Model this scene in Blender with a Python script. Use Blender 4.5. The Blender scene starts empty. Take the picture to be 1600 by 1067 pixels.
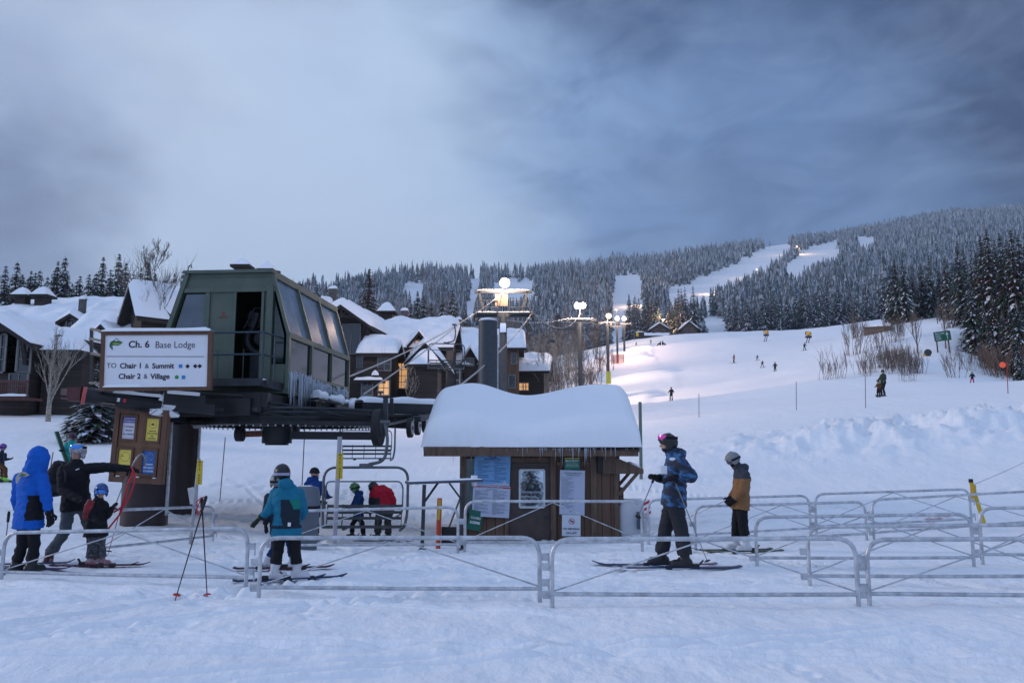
import bpy, bmesh, math, random
import numpy as np
from mathutils import Vector, Matrix, Quaternion, noise as mnoise
R = math.radians
random.seed(7); rng = np.random.default_rng(11)
scene = bpy.context.scene
COL = scene.collection

# ---------------------------------------------------------------- camera
F = 1244.0; PITCH = math.atan((702-533.5)/F); CAMZ = 1.63
cam_d = bpy.data.cameras.new('camera'); cam = bpy.data.objects.new('camera', cam_d); COL.objects.link(cam)
cam.location = (0, 0, CAMZ); cam.rotation_euler = (R(90)+PITCH, 0, 0)
cam_d.sensor_width = 36; cam_d.lens = 36*F/1600; cam_d.clip_start = .1; cam_d.clip_end = 9000
scene.camera = cam
cam_d.dof.use_dof = False

# ---------------------------------------------------------------- world: dusk overcast sky with broken cloud
scene.view_settings.view_transform = 'Standard'; scene.view_settings.look = 'None'
scene.view_settings.exposure = 0.0; scene.view_settings.gamma = 1
scene.cycles.use_denoising = True
scene.cycles.max_bounces = 6; scene.cycles.diffuse_bounces = 3; scene.cycles.glossy_bounces = 3
scene.cycles.transmission_bounces = 4; scene.cycles.volume_bounces = 0; scene.cycles.transparent_max_bounces = 8
scene.cycles.sample_clamp_indirect = 3.0

def pix_dir(u, v):
    cx = (u-800)/F; cy = (533.5-v)/F
    return Vector((cx, math.cos(PITCH)-cy*math.sin(PITCH), math.sin(PITCH)+cy*math.cos(PITCH)))
def P(u, v, Y):
    d = pix_dir(u, v); return Vector((0, 0, CAMZ)) + d*(Y/d.y)

class NT:
    """small helper around a node tree"""
    def __init__(s, tree): s.t = tree; s.n = tree.nodes; s.l = tree.links
    def new(s, typ, **kw):
        n = s.n.new(typ)
        for k, v in kw.items(): setattr(n, k, v)
        return n
    def put(s, sock, val):
        if isinstance(val, bpy.types.NodeSocket): s.l.new(val, sock)
        elif val is not None: sock.default_value = val
    def math(s, op, a, b=None, c=None, clamp=False):
        n = s.new('ShaderNodeMath', operation=op, use_clamp=clamp)
        s.put(n.inputs[0], a); s.put(n.inputs[1], b)
        if c is not None: s.put(n.inputs[2], c)
        return n.outputs[0]
    def vmath(s, op, a, b=None, scale=None):
        n = s.new('ShaderNodeVectorMath', operation=op)
        s.put(n.inputs[0], a); s.put(n.inputs[1], b)
        if scale is not None: s.put(n.inputs['Scale'], scale)
        return n.outputs['Value'] if op in ('DOT_PRODUCT', 'LENGTH', 'DISTANCE') else n.outputs[0]
    def mix(s, fac, a, b, blend='MIX'):
        n = s.new('ShaderNodeMix', data_type='RGBA', blend_type=blend)
        s.put(n.inputs[0], fac); s.put(n.inputs[6], a); s.put(n.inputs[7], b)
        return n.outputs[2]
    def noise(s, vec, scale, detail=3, rough=.55, dist=0, col=False):
        n = s.new('ShaderNodeTexNoise'); s.put(n.inputs['Vector'], vec)
        n.inputs['Scale'].default_value = scale; n.inputs['Detail'].default_value = detail
        n.inputs['Roughness'].default_value = rough; n.inputs['Distortion'].default_value = dist
        return n.outputs['Color' if col else 'Fac']
    def ramp(s, fac, stops):
        n = s.new('ShaderNodeValToRGB'); s.put(n.inputs[0], fac); e = n.color_ramp.elements
        while len(e) < len(stops): e.new(.5)
        for el, (p, c) in zip(e, stops):
            el.position = p; el.color = (c, c, c, 1) if isinstance(c, (int, float)) else (*c, 1)
        return n.outputs[0]
    def mapping(s, vec, scale=(1, 1, 1), rot=(0, 0, 0), loc=(0, 0, 0)):
        n = s.new('ShaderNodeMapping'); s.put(n.inputs[0], vec)
        n.inputs['Scale'].default_value = scale; n.inputs['Rotation'].default_value = rot; n.inputs['Location'].default_value = loc
        return n.outputs[0]

world = bpy.data.worlds.new('World'); scene.world = world; world.use_nodes = True
w = NT(world.node_tree); w.n.clear()
tc = w.new('ShaderNodeTexCoord'); dirv = w.vmath('NORMALIZE', tc.outputs['Generated'])
nz = w.noise(w.mapping(dirv, (1, 1, 2.0)), 2.6, 4, .55, .3, col=True)
wob = w.vmath('SCALE', w.vmath('SUBTRACT', nz, (.5, .5, .5)), scale=.42)
dd = w.vmath('NORMALIZE', w.vmath('ADD', dirv, wob))
def blob(u, v, inner, outer, vec=None):
    """soft patch of sky round the direction through (u, v); angles in degrees"""
    d = pix_dir(u, v).normalized()
    dot = w.vmath('DOT_PRODUCT', vec or dd, tuple(d))
    n = w.new('ShaderNodeMapRange', interpolation_type='SMOOTHSTEP')
    w.put(n.inputs[0], dot); n.inputs[1].default_value = math.cos(R(outer)); n.inputs[2].default_value = math.cos(R(inner))
    n.inputs[3].default_value = 0; n.inputs[4].default_value = 1
    return n.outputs[0]
def srgb(r, g, b):
    f = lambda c: (c/255/12.92 if c/255 <= .04045 else ((c/255+.055)/1.055)**2.4)
    return (f(r), f(g), f(b), 1)
skyc = srgb(130, 153, 198)
colr = w.mix(blob(60, 40, 2, 30), skyc, srgb(72, 96, 142))
colr = w.mix(blob(1600, 160, 16, 46), colr, srgb(54, 66, 98))
colr = w.mix(w.math('MULTIPLY', blob(1180, 380, 2, 17), .8), colr, srgb(118, 146, 190))
colr = w.mix(w.math('MULTIPLY', blob(330, 260, 3, 25), .9), colr, srgb(210, 220, 242))
colr = w.mix(w.math('MULTIPLY', blob(650, 330, 2, 17), .75), colr, srgb(172, 200, 238))
colr = w.mix(w.math('MULTIPLY', blob(60, 250, 2, 9), .7), colr, srgb(176, 186, 216))
colr = w.mix(w.math('MULTIPLY', blob(30, 350, 2, 9), .5), colr, srgb(52, 64, 104))
colr = w.mix(w.math('MULTIPLY', blob(1130, 190, 1, 15), .30), colr, srgb(112, 146, 200))
colr = w.mix(w.math('MULTIPLY', blob(900, 330, 1, 12), .5), colr, srgb(152, 184, 232))
# cloud streaks in the broken middle of the sky
st = w.noise(w.mapping(dirv, (1.0, 1.0, 1.9), (0, R(28), 0)), 6.5, 8, .64, .8)
stf = w.ramp(st, [(.44, 0), (.60, 1)])
mask = blob(1060, 240, 6, 26)
colr = w.mix(w.math('MULTIPLY', w.math('MULTIPLY', stf, mask), .42), colr, srgb(86, 108, 150))
st2 = w.noise(w.mapping(dirv, (1.0, 1.0, 1.5), (0, R(-20), 0)), 3.1, 5, .55, .4)
colr = w.mix(w.math('MULTIPLY', w.ramp(st2, [(.48, 0), (.72, 1)]), .28), colr, srgb(104, 122, 160))
# unseen sky overhead and behind the camera, made brighter and bluer to light snow
st3 = w.noise(w.mapping(dirv, (1.0, 1.0, 2.4), (0, R(35), 0)), 8.5, 7, .62, .7)
colr = w.mix(w.math('MULTIPLY', w.ramp(st3, [(.40, 0), (.66, 1)]), w.math('SUBTRACT', .36, w.math('MULTIPLY', blob(1580, 140, 10, 40), .17))), colr, srgb(170, 190, 226))
colr = w.mix(w.math('MULTIPLY', blob(520, 430, 2, 21), .8), colr, srgb(208, 222, 246))
colr = w.mix(1.0, colr, (.92, .975, .99, 1), 'MULTIPLY')
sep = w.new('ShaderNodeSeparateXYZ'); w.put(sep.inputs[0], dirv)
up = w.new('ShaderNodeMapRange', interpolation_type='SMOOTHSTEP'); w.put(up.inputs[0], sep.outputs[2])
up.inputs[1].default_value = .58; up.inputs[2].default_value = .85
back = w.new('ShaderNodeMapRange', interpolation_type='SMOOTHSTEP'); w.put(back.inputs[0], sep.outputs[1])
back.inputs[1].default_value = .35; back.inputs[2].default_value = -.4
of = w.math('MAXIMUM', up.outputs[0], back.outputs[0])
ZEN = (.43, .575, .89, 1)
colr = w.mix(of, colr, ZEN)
nish = w.new('ShaderNodeTexSky', sky_type='NISHITA', sun_disc=False, sun_elevation=R(6), sun_rotation=R(-28))
colr = w.mix(1.0, colr, w.mix(1.0, nish.outputs[0], (.0003, .0005, .001, 1), 'MULTIPLY'), 'ADD')
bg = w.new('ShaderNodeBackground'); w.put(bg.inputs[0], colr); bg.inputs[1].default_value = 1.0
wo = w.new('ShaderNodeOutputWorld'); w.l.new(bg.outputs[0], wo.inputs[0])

sun_d = bpy.data.lights.new('sun', 'SUN'); sun = bpy.data.objects.new('sun', sun_d); COL.objects.link(sun)
sun_d.energy = 1.4; sun_d.angle = R(10); sun_d.color = (1, .86, .78)
# light comes out of the bright cloud, beyond and to one side of the lift
sdir = Vector((-.97, .10, .0)).normalized()*math.cos(R(17)) + Vector((0, 0, math.sin(R(17))))
sun.rotation_euler = (-sdir).to_track_quat('-Z', 'Y').to_euler()

# ---------------------------------------------------------------- materials
MATS = {}
def mat(name, col, rough=.6, metal=0, spec=.4, var=.0, vscale=6, bump=0, bscale=40, bdist=.01, col2=None, stretch=(1, 1, 1), emit=None, estr=0, trans=0, alpha=1, coat=0):
    if name in MATS: return MATS[name]
    m = bpy.data.materials.new(name); m.use_nodes = True; t = NT(m.node_tree)
    b = t.n['Principled BSDF']; tcn = t.new('ShaderNodeTexCoord'); oc = t.mapping(tcn.outputs['Object'], stretch)
    c = (*col, 1) if len(col) == 3 else col
    if var or col2:
        c2 = (*(col2 or tuple(max(0, x*(1-var)) for x in c[:3])), 1)
        f = t.ramp(t.noise(oc, vscale, 5, .6), [(.35, 0), (.65, 1)])
        t.put(b.inputs['Base Color'], t.mix(f, c, c2))
    else: b.inputs['Base Color'].default_value = c
    b.inputs['Roughness'].default_value = rough; b.inputs['Metallic'].default_value = metal
    b.inputs['Specular IOR Level'].default_value = spec
    if coat: b.inputs['Coat Weight'].default_value = coat
    if bump:
        bn = t.new('ShaderNodeBump'); bn.inputs['Strength'].default_value = bump; bn.inputs['Distance'].default_value = bdist
        t.put(bn.inputs['Height'], t.noise(oc, bscale, 4, .6)); t.l.new(bn.outputs[0], b.inputs['Normal'])
    if emit: b.inputs['Emission Color'].default_value = (*emit, 1); b.inputs['Emission Strength'].default_value = estr
    if trans: b.inputs['Transmission Weight'].default_value = trans
    if alpha < 1: b.inputs['Alpha'].default_value = alpha
    MATS[name] = m; return m

def snow_mat(name, col, scales, rough=.7, groom=0):
    m = bpy.data.materials.new(name); m.use_nodes = True; t = NT(m.node_tree); b = t.n['Principled BSDF']
    tcn = t.new('ShaderNodeTexCoord'); oc = tcn.outputs['Object']
    h = None
    for sc, amp, st in scales:
        n = t.math('MULTIPLY', t.noise(t.mapping(oc, st), sc, 5, .62), amp)
        h = n if h is None else t.math('ADD', h, n)
    if groom:
        wv = t.new('ShaderNodeTexWave', wave_type='BANDS', bands_direction='X'); t.put(wv.inputs[0], t.mapping(oc, (1, .25, .2), (0, 0, R(35))))
        wv.inputs['Scale'].default_value = 1.2; wv.inputs['Distortion'].default_value = 5; wv.inputs['Detail'].default_value = 3
        h = t.math('ADD', h, t.math('MULTIPLY', wv.outputs['Fac'], groom))
    bn = t.new('ShaderNodeBump'); bn.inputs['Strength'].default_value = 1; bn.inputs['Distance'].default_value = 1
    t.put(bn.inputs['Height'], h); t.l.new(bn.outputs[0], b.inputs['Normal'])
    f = t.noise(oc, 1.3, 5, .6)
    t.put(b.inputs['Base Color'], t.mix(f, (*col, 1), (*[c*.93 for c in col], 1)))
    b.inputs['Roughness'].default_value = rough; b.inputs['Specular IOR Level'].default_value = .25
    MATS[name] = m; return m
SNOW = snow_mat('snow', (.87, .88, .90), [(.7, .09, (1, .45, 1)), (3.2, .036, (1, .6, 1)), (13, .010, (1, .8, 1)), (55, .003, (1, 1, 1))], groom=0)
RSNOW = snow_mat('roof_snow', (.88, .89, .91), [(1.5, .03, (1, 1, 1)), (25, .002, (1, 1, 1))])
def wood(name, col, col2, plank=.15, axis=0, rough=.75):
    """boards: thin dark gaps every `plank` metres across object axis `axis`, grain along the boards"""
    m = bpy.data.materials.new(name); m.use_nodes = True; t = NT(m.node_tree); b = t.n['Principled BSDF']
    oc = t.new('ShaderNodeTexCoord').outputs['Object']
    s = t.new('ShaderNodeSeparateXYZ'); t.put(s.inputs[0], oc)
    if axis == 3: a = t.math('ADD', s.outputs[0], s.outputs[1])
    else: a = s.outputs[axis]
    q = t.math('DIVIDE', a, plank); fr = t.math('FRACT', q); fl = t.math('FLOOR', q)
    gap = t.math('LESS_THAN', t.math('ABSOLUTE', t.math('SUBTRACT', fr, .5)), .46)
    st = [14, 14, 14]
    if axis == 2: st = [2, 2, 22]
    else: st = [22, 22, 2]
    g = t.noise(t.mapping(oc, tuple(st)), 1.0, 5, .65, .6)
    wn = t.new('ShaderNodeTexWhiteNoise', noise_dimensions='1D'); t.put(wn.inputs['W'], fl)
    f = t.math('ADD', t.math('MULTIPLY', g, .7), t.math('MULTIPLY', wn.outputs[0], .35))
    c = t.mix(t.ramp(f, [(.25, 0), (.8, 1)]), (*col, 1), (*col2, 1))
    c = t.mix(gap, (*[x*.25 for x in col], 1), c)
    t.put(b.inputs['Base Color'], c); b.inputs['Roughness'].default_value = rough; b.inputs['Specular IOR Level'].default_value = .25
    bn = t.new('ShaderNodeBump'); bn.inputs['Distance'].default_value = .012; bn.inputs['Strength'].default_value = .8
    t.put(bn.inputs['Height'], t.math('ADD', t.math('MULTIPLY', g, .3), gap)); t.l.new(bn.outputs[0], b.inputs['Normal'])
    MATS[name] = m; return m

# ---------------------------------------------------------------- mesh builder
class MB:
    def __init__(s): s.v = []; s.f = []; s.m = []; s.sm = []; s.mi = 0
    def add(s, vs, fs, smooth=False, mi=None):
        o = len(s.v); s.v.extend([tuple(x) for x in vs]); s.f.extend([tuple(i+o for i in f) for f in fs])
        s.m.extend([s.mi if mi is None else mi]*len(fs)); s.sm.extend([smooth]*len(fs)); return s
    def box(s, c, size, rz=0, rx=0, ry=0, mi=None):
        c = Vector(c); hx, hy, hz = [x/2 for x in size]
        M = Matrix.Rotation(rz, 3, 'Z') @ Matrix.Rotation(ry, 3, 'Y') @ Matrix.Rotation(rx, 3, 'X')
        vs = [c + M @ Vector((x*hx, y*hy, z*hz)) for x in (-1, 1) for y in (-1, 1) for z in (-1, 1)]
        return s.add(vs, [(0, 1, 3, 2), (4, 6, 7, 5), (0, 4, 5, 1), (2, 3, 7, 6), (0, 2, 6, 4), (1, 5, 7, 3)], mi=mi)
    def bar(s, a, b, wd, h, upv=(0, 0, 1), mi=None):
        a = Vector(a); b = Vector(b); d = (b-a).normalized(); r = d.cross(Vector(upv))
        if r.length < 1e-4: r = d.cross(Vector((0, 1, 0)))
        r.normalize(); u2 = r.cross(d).normalized()
        vs = [p + r*x*wd/2 + u2*z*h/2 for p in (a, b) for x in (-1, 1) for z in (-1, 1)]
        return s.add(vs, [(0, 1, 3, 2), (4, 6, 7, 5), (0, 4, 5, 1), (2, 3, 7, 6), (0, 2, 6, 4), (1, 5, 7, 3)], mi=mi)
    def tube(s, pts, r, n=8, cap=True, mi=None, smooth=True):
        pts = [Vector(p) for p in pts]; k = len(pts); rr = r if isinstance(r, (list, tuple)) else [r]*k
        vs = []; prev = None
        for i, p in enumerate(pts):
            d = (pts[min(i+1, k-1)] - pts[max(i-1, 0)]).normalized()
            if prev is None:
                x = d.cross(Vector((0, 0, 1)));
                if x.length < 1e-3: x = d.cross(Vector((0, 1, 0)))
            else: x = prev - d*prev.dot(d)
            x.normalize(); prev = x; y = d.cross(x)
            vs += [p + (x*math.cos(2*math.pi*j/n) + y*math.sin(2*math.pi*j/n))*rr[i] for j in range(n)]
        fs = [(i*n+j, i*n+(j+1) % n, (i+1)*n+(j+1) % n, (i+1)*n+j) for i in range(k-1) for j in range(n)]
        s.add(vs, fs, smooth, mi)
        if cap:
            s.add([vs[j] for j in range(n)], [tuple(range(n))[::-1]], False, mi)
            s.add([vs[(k-1)*n+j] for j in range(n)], [tuple(range(n))], False, mi)
        return s
    def cyl(s, a, b, r, n=16, mi=None, r2=None): return s.tube([a, b], [r, r if r2 is None else r2], n, True, mi)
    def ell(s, c, rad, n=14, k=9, M=None, mi=None, z0=-1.0, z1=1.0):
        c = Vector(c); M = M or Matrix.Identity(3); vs = []
        for i in range(k+1):
            ph = math.asin(max(-1, min(1, z0 + (z1-z0)*0))) + (math.asin(z1)-math.asin(z0))*i/k
            for j in range(n):
                th = 2*math.pi*j/n
                vs.append(c + M @ Vector((rad[0]*math.cos(ph)*math.cos(th), rad[1]*math.cos(ph)*math.sin(th), rad[2]*math.sin(ph))))
        fs = [(i*n+j, i*n+(j+1) % n, (i+1)*n+(j+1) % n, (i+1)*n+j) for i in range(k) for j in range(n)]
        s.add(vs, fs, True, mi)
        s.add(vs[:n], [tuple(range(n))[::-1]], True, mi); s.add(vs[-n:], [tuple(range(n))], True, mi); return s
    def prism(s, poly, a, b, mi=None):
        """polygon given as 3-D points at one end, moved by vector b-a to the other end"""
        off = Vector(b)-Vector(a); p0 = [Vector(p) for p in poly]; p1 = [p+off for p in p0]; n = len(poly)
        fs = [tuple(range(n))[::-1], tuple(range(n, 2*n))] + [(i, (i+1) % n, n+(i+1) % n, n+i) for i in range(n)]
        return s.add(p0+p1, fs, mi=mi)
    def grid(s, fn, nu, nv, smooth=True, mi=None, closed=False):
        vs = [fn(i/nu, j/nv) for i in range(nu+1) for j in range(nv+1)]
        fs = [(i*(nv+1)+j, (i+1)*(nv+1)+j, (i+1)*(nv+1)+j+1, i*(nv+1)+j+1) for i in range(nu) for j in range(nv)]
        return s.add(vs, fs, smooth, mi)
    def obj(s, name, mats, parent=None, weld=False):
        me = bpy.data.meshes.new(name)
        vs = s.v
        if parent is not None:
            Mi = wmat(parent).inverted(); vs = [Mi @ Vector(v) for v in vs]
        me.from_pydata(vs, [], s.f)
        me.polygons.foreach_set('material_index', s.m); me.polygons.foreach_set('use_smooth', s.sm)
        for m in (mats if isinstance(mats, (list, tuple)) else [mats]): me.materials.append(m)
        if weld:
            bm = bmesh.new(); bm.from_mesh(me); bmesh.ops.remove_doubles(bm, verts=bm.verts, dist=1e-4)
            bmesh.ops.recalc_face_normals(bm, faces=bm.faces); bm.to_mesh(me); bm.free()
        me.update()
        o = bpy.data.objects.new(name, me); COL.objects.link(o)
        if parent is not None: o.parent = parent
        return o
def wmat(o):
    M = Matrix.LocRotScale(o.location, o.rotation_euler, o.scale)
    return wmat(o.parent) @ M if o.parent else M
def tag(o, label=None, cat=None, group=None, kind=None):
    if label: o['label'] = label
    if cat: o['category'] = cat
    if group: o['group'] = group
    if kind: o['kind'] = kind
    return o
def thing(name, loc, label, cat, group=None, rz=0):
    o = bpy.data.objects.new(name, None); COL.objects.link(o); o.location = loc; o.rotation_euler = (0, 0, rz)
    o.empty_display_size = .2
    return tag(o, label, cat, group)
def kids(o): return [c for c in bpy.data.objects if c.parent is o]
KID = {}
def copy_thing(root, loc, rz=0, scale=None, label=None, group=None):
    if root.name not in KID:
        def coll(o): return [(c, coll(c)) for c in bpy.data.objects if c.parent == o]
        KID[root.name] = coll(root)
    def cp(o, ks, par):
        c = o.copy(); COL.objects.link(c); c.parent = par
        for k, kk in ks: cp(k, kk, c)
        return c
    r = cp(root, KID[root.name], None)
    r.location = loc; r.rotation_euler = (0, 0, rz)
    if scale is not None: r.scale = scale if isinstance(scale, (tuple, list)) else (scale,)*3
    if label: r['label'] = label
    if group: r['group'] = group
    return r
def rounded(pts, rad, n=6):
    """polyline with its inner corners rounded"""
    pts = [Vector(p) for p in pts]; out = [pts[0]]
    for i in range(1, len(pts)-1):
        a, b, c = pts[i-1], pts[i], pts[i+1]; r1 = min(rad, (a-b).length*.49, (c-b).length*.49)
        p, q = b+(a-b).normalized()*r1, b+(c-b).normalized()*r1
        for k in range(n+1):
            t = k/n; out.append(p*(1-t)**2 + b*2*t*(1-t) + q*t*t)
    out.append(pts[-1]); return out
SCR = bpy.data.scenes.new('scratch')   # empty side scene in which curves and modifiers are evaluated; removed at the end
def baked(o):
    SCR.collection.objects.link(o); vl = SCR.view_layers[0]; vl.update(); dg = vl.depsgraph
    me = bpy.data.meshes.new_from_object(o.evaluated_get(dg)); d = o.data; bpy.data.objects.remove(o); return me, d
def text_mesh(txt, size, bold=0.0, align='CENTER', narrow=1.0):
    c = bpy.data.curves.new('t', 'FONT'); c.body = txt; c.size = size; c.align_x = align; c.align_y = 'CENTER'
    c.offset = bold*size; c.extrude = .0012; c.resolution_u = 3
    me, _ = baked(bpy.data.objects.new('t', c)); bpy.data.curves.remove(c)
    vs = [(v.co.x*narrow, v.co.y, v.co.z) for v in me.vertices]; fs = [tuple(p.vertices) for p in me.polygons]
    bpy.data.meshes.remove(me); return vs, fs
def put_text(mb, frame, txt, x, y, size, bold=0, align='CENTER', mi=None, narrow=1.0, off=.004):
    """frame = (origin, right, up) unit vectors of a panel; x, y metres on it"""
    O, Rr, U2 = frame; N = Rr.cross(U2)
    vs, fs = text_mesh(txt, size, bold, align, narrow)
    mb.add([O + Rr*(x+a) + U2*(y+b) + N*(off+c) for a, b, c in vs], fs, mi=mi)
def put_poly(mb, frame, pts, mi=None, off=.004, th=.002):
    O, Rr, U2 = frame; N = Rr.cross(U2)
    p = [O + Rr*a + U2*b + N*off for a, b in pts]
    mb.prism(p, (0, 0, 0), N*th, mi=mi)
def circ(x, y, r, n=20, r0=None): return [(x+r*math.cos(2*math.pi*i/n), y+r*math.sin(2*math.pi*i/n)) for i in range(n)]
def put_ring(mb, frame, x, y, r, wd, mi=None, n=24):
    for i in range(n):
        a, b = 2*math.pi*i/n, 2*math.pi*(i+1)/n
        put_poly(mb, frame, [(x+r*math.cos(a), y+r*math.sin(a)), (x+r*math.cos(b), y+r*math.sin(b)), (x+(r-wd)*math.cos(b), y+(r-wd)*math.sin(b)), (x+(r-wd)*math.cos(a), y+(r-wd)*math.sin(a))], mi=mi)

# ---------------------------------------------------------------- terrain
def zv(v, Y): return CAMZ + (702-v)/F*Y
UC = np.array([-1800, -400, 0, 200, 450, 700, 850, 1000, 1200, 1400, 1500, 1600, 2000, 3400], float)
rows = {
 4:   [.16]*14,
 7:   [.14]*14,
 8:   [.11]*14,
 9:   [.04]*14,
 13:  [.05, .05, .05, 0, 0, 0, 0, .0, .02, .05, .05, .05, .1, .1],
 15:  [.1, .1, .1, .0, -.10, -.18, -.2, -.12, 0, .03, .05, .1, .2, .2],
 18:  [.2, .3, .3, .1, -.18, -.38, -.38, -.2, .1, .15, .2, .3, .5, .6],
 24:  [.8, .8, .65, .5, .3, .0, 0, .3, .5, .75, .8, 1, 1.3, 1.5],
 30:  [3, 2, 1.5, 1.3, 1.0, .8, .8, 1.5, 1.7, 2.1, 2.2, 2.5, 3, 3],
 36:  [4, 2.8, 2.3, 2.2, 1.9, 1.6, 1.6, 1.9, 2.4, 2.7, 2.9, 3.2, 4, 4],
 50:  [6, 4.5, 3.9, 3.8, 3.3, 2.6, 2.6, 3.2, 4.2, 4.9, 5.1, 5.4, 7, 8],
 70:  [9, 7, 5.6, 5.3, 5.2, 4.7, 4.6, 5.0, 6.0, 7.0, 7.3, 7.4, 10, 13],
 85:  [11, 9, 6.5, 6.2, 6.2, 5.7, 5.4, 5.8, 7.8, 9.6, 11, 8.2, 14, 18],
 104: [13, 10, 8, 7.5, 7, 6.3, 6.2, 6.8, 10.2, 14.0, 16.5, 12, 17, 22],
 125: [15, 12, 10, 9, 8.5, 7.8, 8.5, 11.3, 13.0, 19, 22, 20, 24, 30],
 155: [18, 14, 12, 11, 10.5, 11, 13, 15.5, 18.5, 25, 28, 28, 32, 40],
 200: [22, 18, 14, 13, 13, 15, 19.5, 26.5, 29, 33, 36, 38, 45, 50],
 280: [28, 25, 20, 20, 24, 29, 34, 40.5, 43, 46, 50, 53, 60, 70],
 340: [32, 30, 22, 22, 26, 31, 38, 44, 45.5, 48, 53, 58, 70, 80],
}
skyu = np.array([-1800, -600, 0, 200, 350, 450, 520, 560, 600, 640, 700, 760, 800, 860, 930, 1000, 1100, 1160, 1215, 1250, 1300, 1340, 1370, 1400, 1440, 1500, 1560, 1600, 1800, 3400], float)
skyv = -12+np.array([612, 560, 520, 490, 482, 470, 456, 444, 438, 431, 432, 434, 437, 430, 424, 415, 404, 392, 379, 378, 369, 367, 365, 357, 345, 333, 329, 331, 322, 340], float)
def skyY(u): return np.interp(u, [0, 450, 600, 800, 1000, 1200, 1400, 1600], [800, 900, 1100, 1300, 1500, 1700, 2000, 2000])
b450 = np.interp
SS = np.arange(-2.2, 2.2, .02); TT = np.arange(math.log(4), math.log(3000), .02)
UF = 800+SS*F
tY = [math.log(y) for y in rows]; base = np.array([np.interp(UF, UC, np.array(r, float)) for r in rows.values()])  # rows x S
v450 = np.interp(UF, [-600, 0, 200, 450, 700, 850, 1000, 1200, 1400, 1600, 2200], [600, 600, 600, 580, 570, 550, 530, 527, 512, 480, 440])
vs_ = np.interp(UF, skyu, skyv); ys_ = skyY(UF)
Z = np.zeros((len(TT), len(SS)))
for j in range(len(SS)):
    near = np.interp(TT, tY, base[:, j])
    Yv = np.exp(TT); fr = (TT-math.log(450))/(math.log(ys_[j])-math.log(450))
    vv = v450[j] + (vs_[j]-v450[j])*np.clip(fr, 0, 1)**.92
    far = CAMZ + (702-vv)/F*np.minimum(Yv, ys_[j]) - np.maximum(0, Yv-ys_[j])*.25
    z340 = base[-1, j]; z450 = CAMZ+(702-v450[j])/F*450
    mid = z340 + (z450-z340)*(Yv-340)/110
    Z[:, j] = np.where(Yv < 340, near, np.where(Yv < 450, mid, far))
def blur(A, sg, ax):
    k = int(3*sg)+1; x = np.arange(-k, k+1); g = np.exp(-x*x/2/sg/sg); g /= g.sum()
    pad = [(0, 0), (0, 0)]; pad[ax] = (k, k); B = np.pad(A, pad, mode='edge')
    return np.apply_along_axis(lambda r: np.convolve(r, g, 'valid'), ax, B)
Zb = blur(blur(Z, 2.2, 0), 2.0, 1)
def vnoise(x, y, seed=0):
    xi = np.floor(x).astype(np.int64); yi = np.floor(y).astype(np.int64); xf = x-xi; yf = y-yi
    def h(a, b):
        n = (a*374761393 + b*668265263 + seed*974711) & 0x7fffffff
        n = ((n ^ (n >> 13))*1274126177) & 0x7fffffff
        return ((n ^ (n >> 16)) & 0xffff)/65535.0
    sx = xf*xf*(3-2*xf); sy = yf*yf*(3-2*yf)
    return (h(xi, yi)*(1-sx)+h(xi+1, yi)*sx)*(1-sy)+(h(xi, yi+1)*(1-sx)+h(xi+1, yi+1)*sx)*sy
def fbm(x, y, o=4, seed=0):
    r = 0; a = .5
    for i in range(o): r = r+a*vnoise(x, y, seed+i*7); x = x*2.03+3.1; y = y*2.01+1.7; a *= .5
    return r
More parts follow.
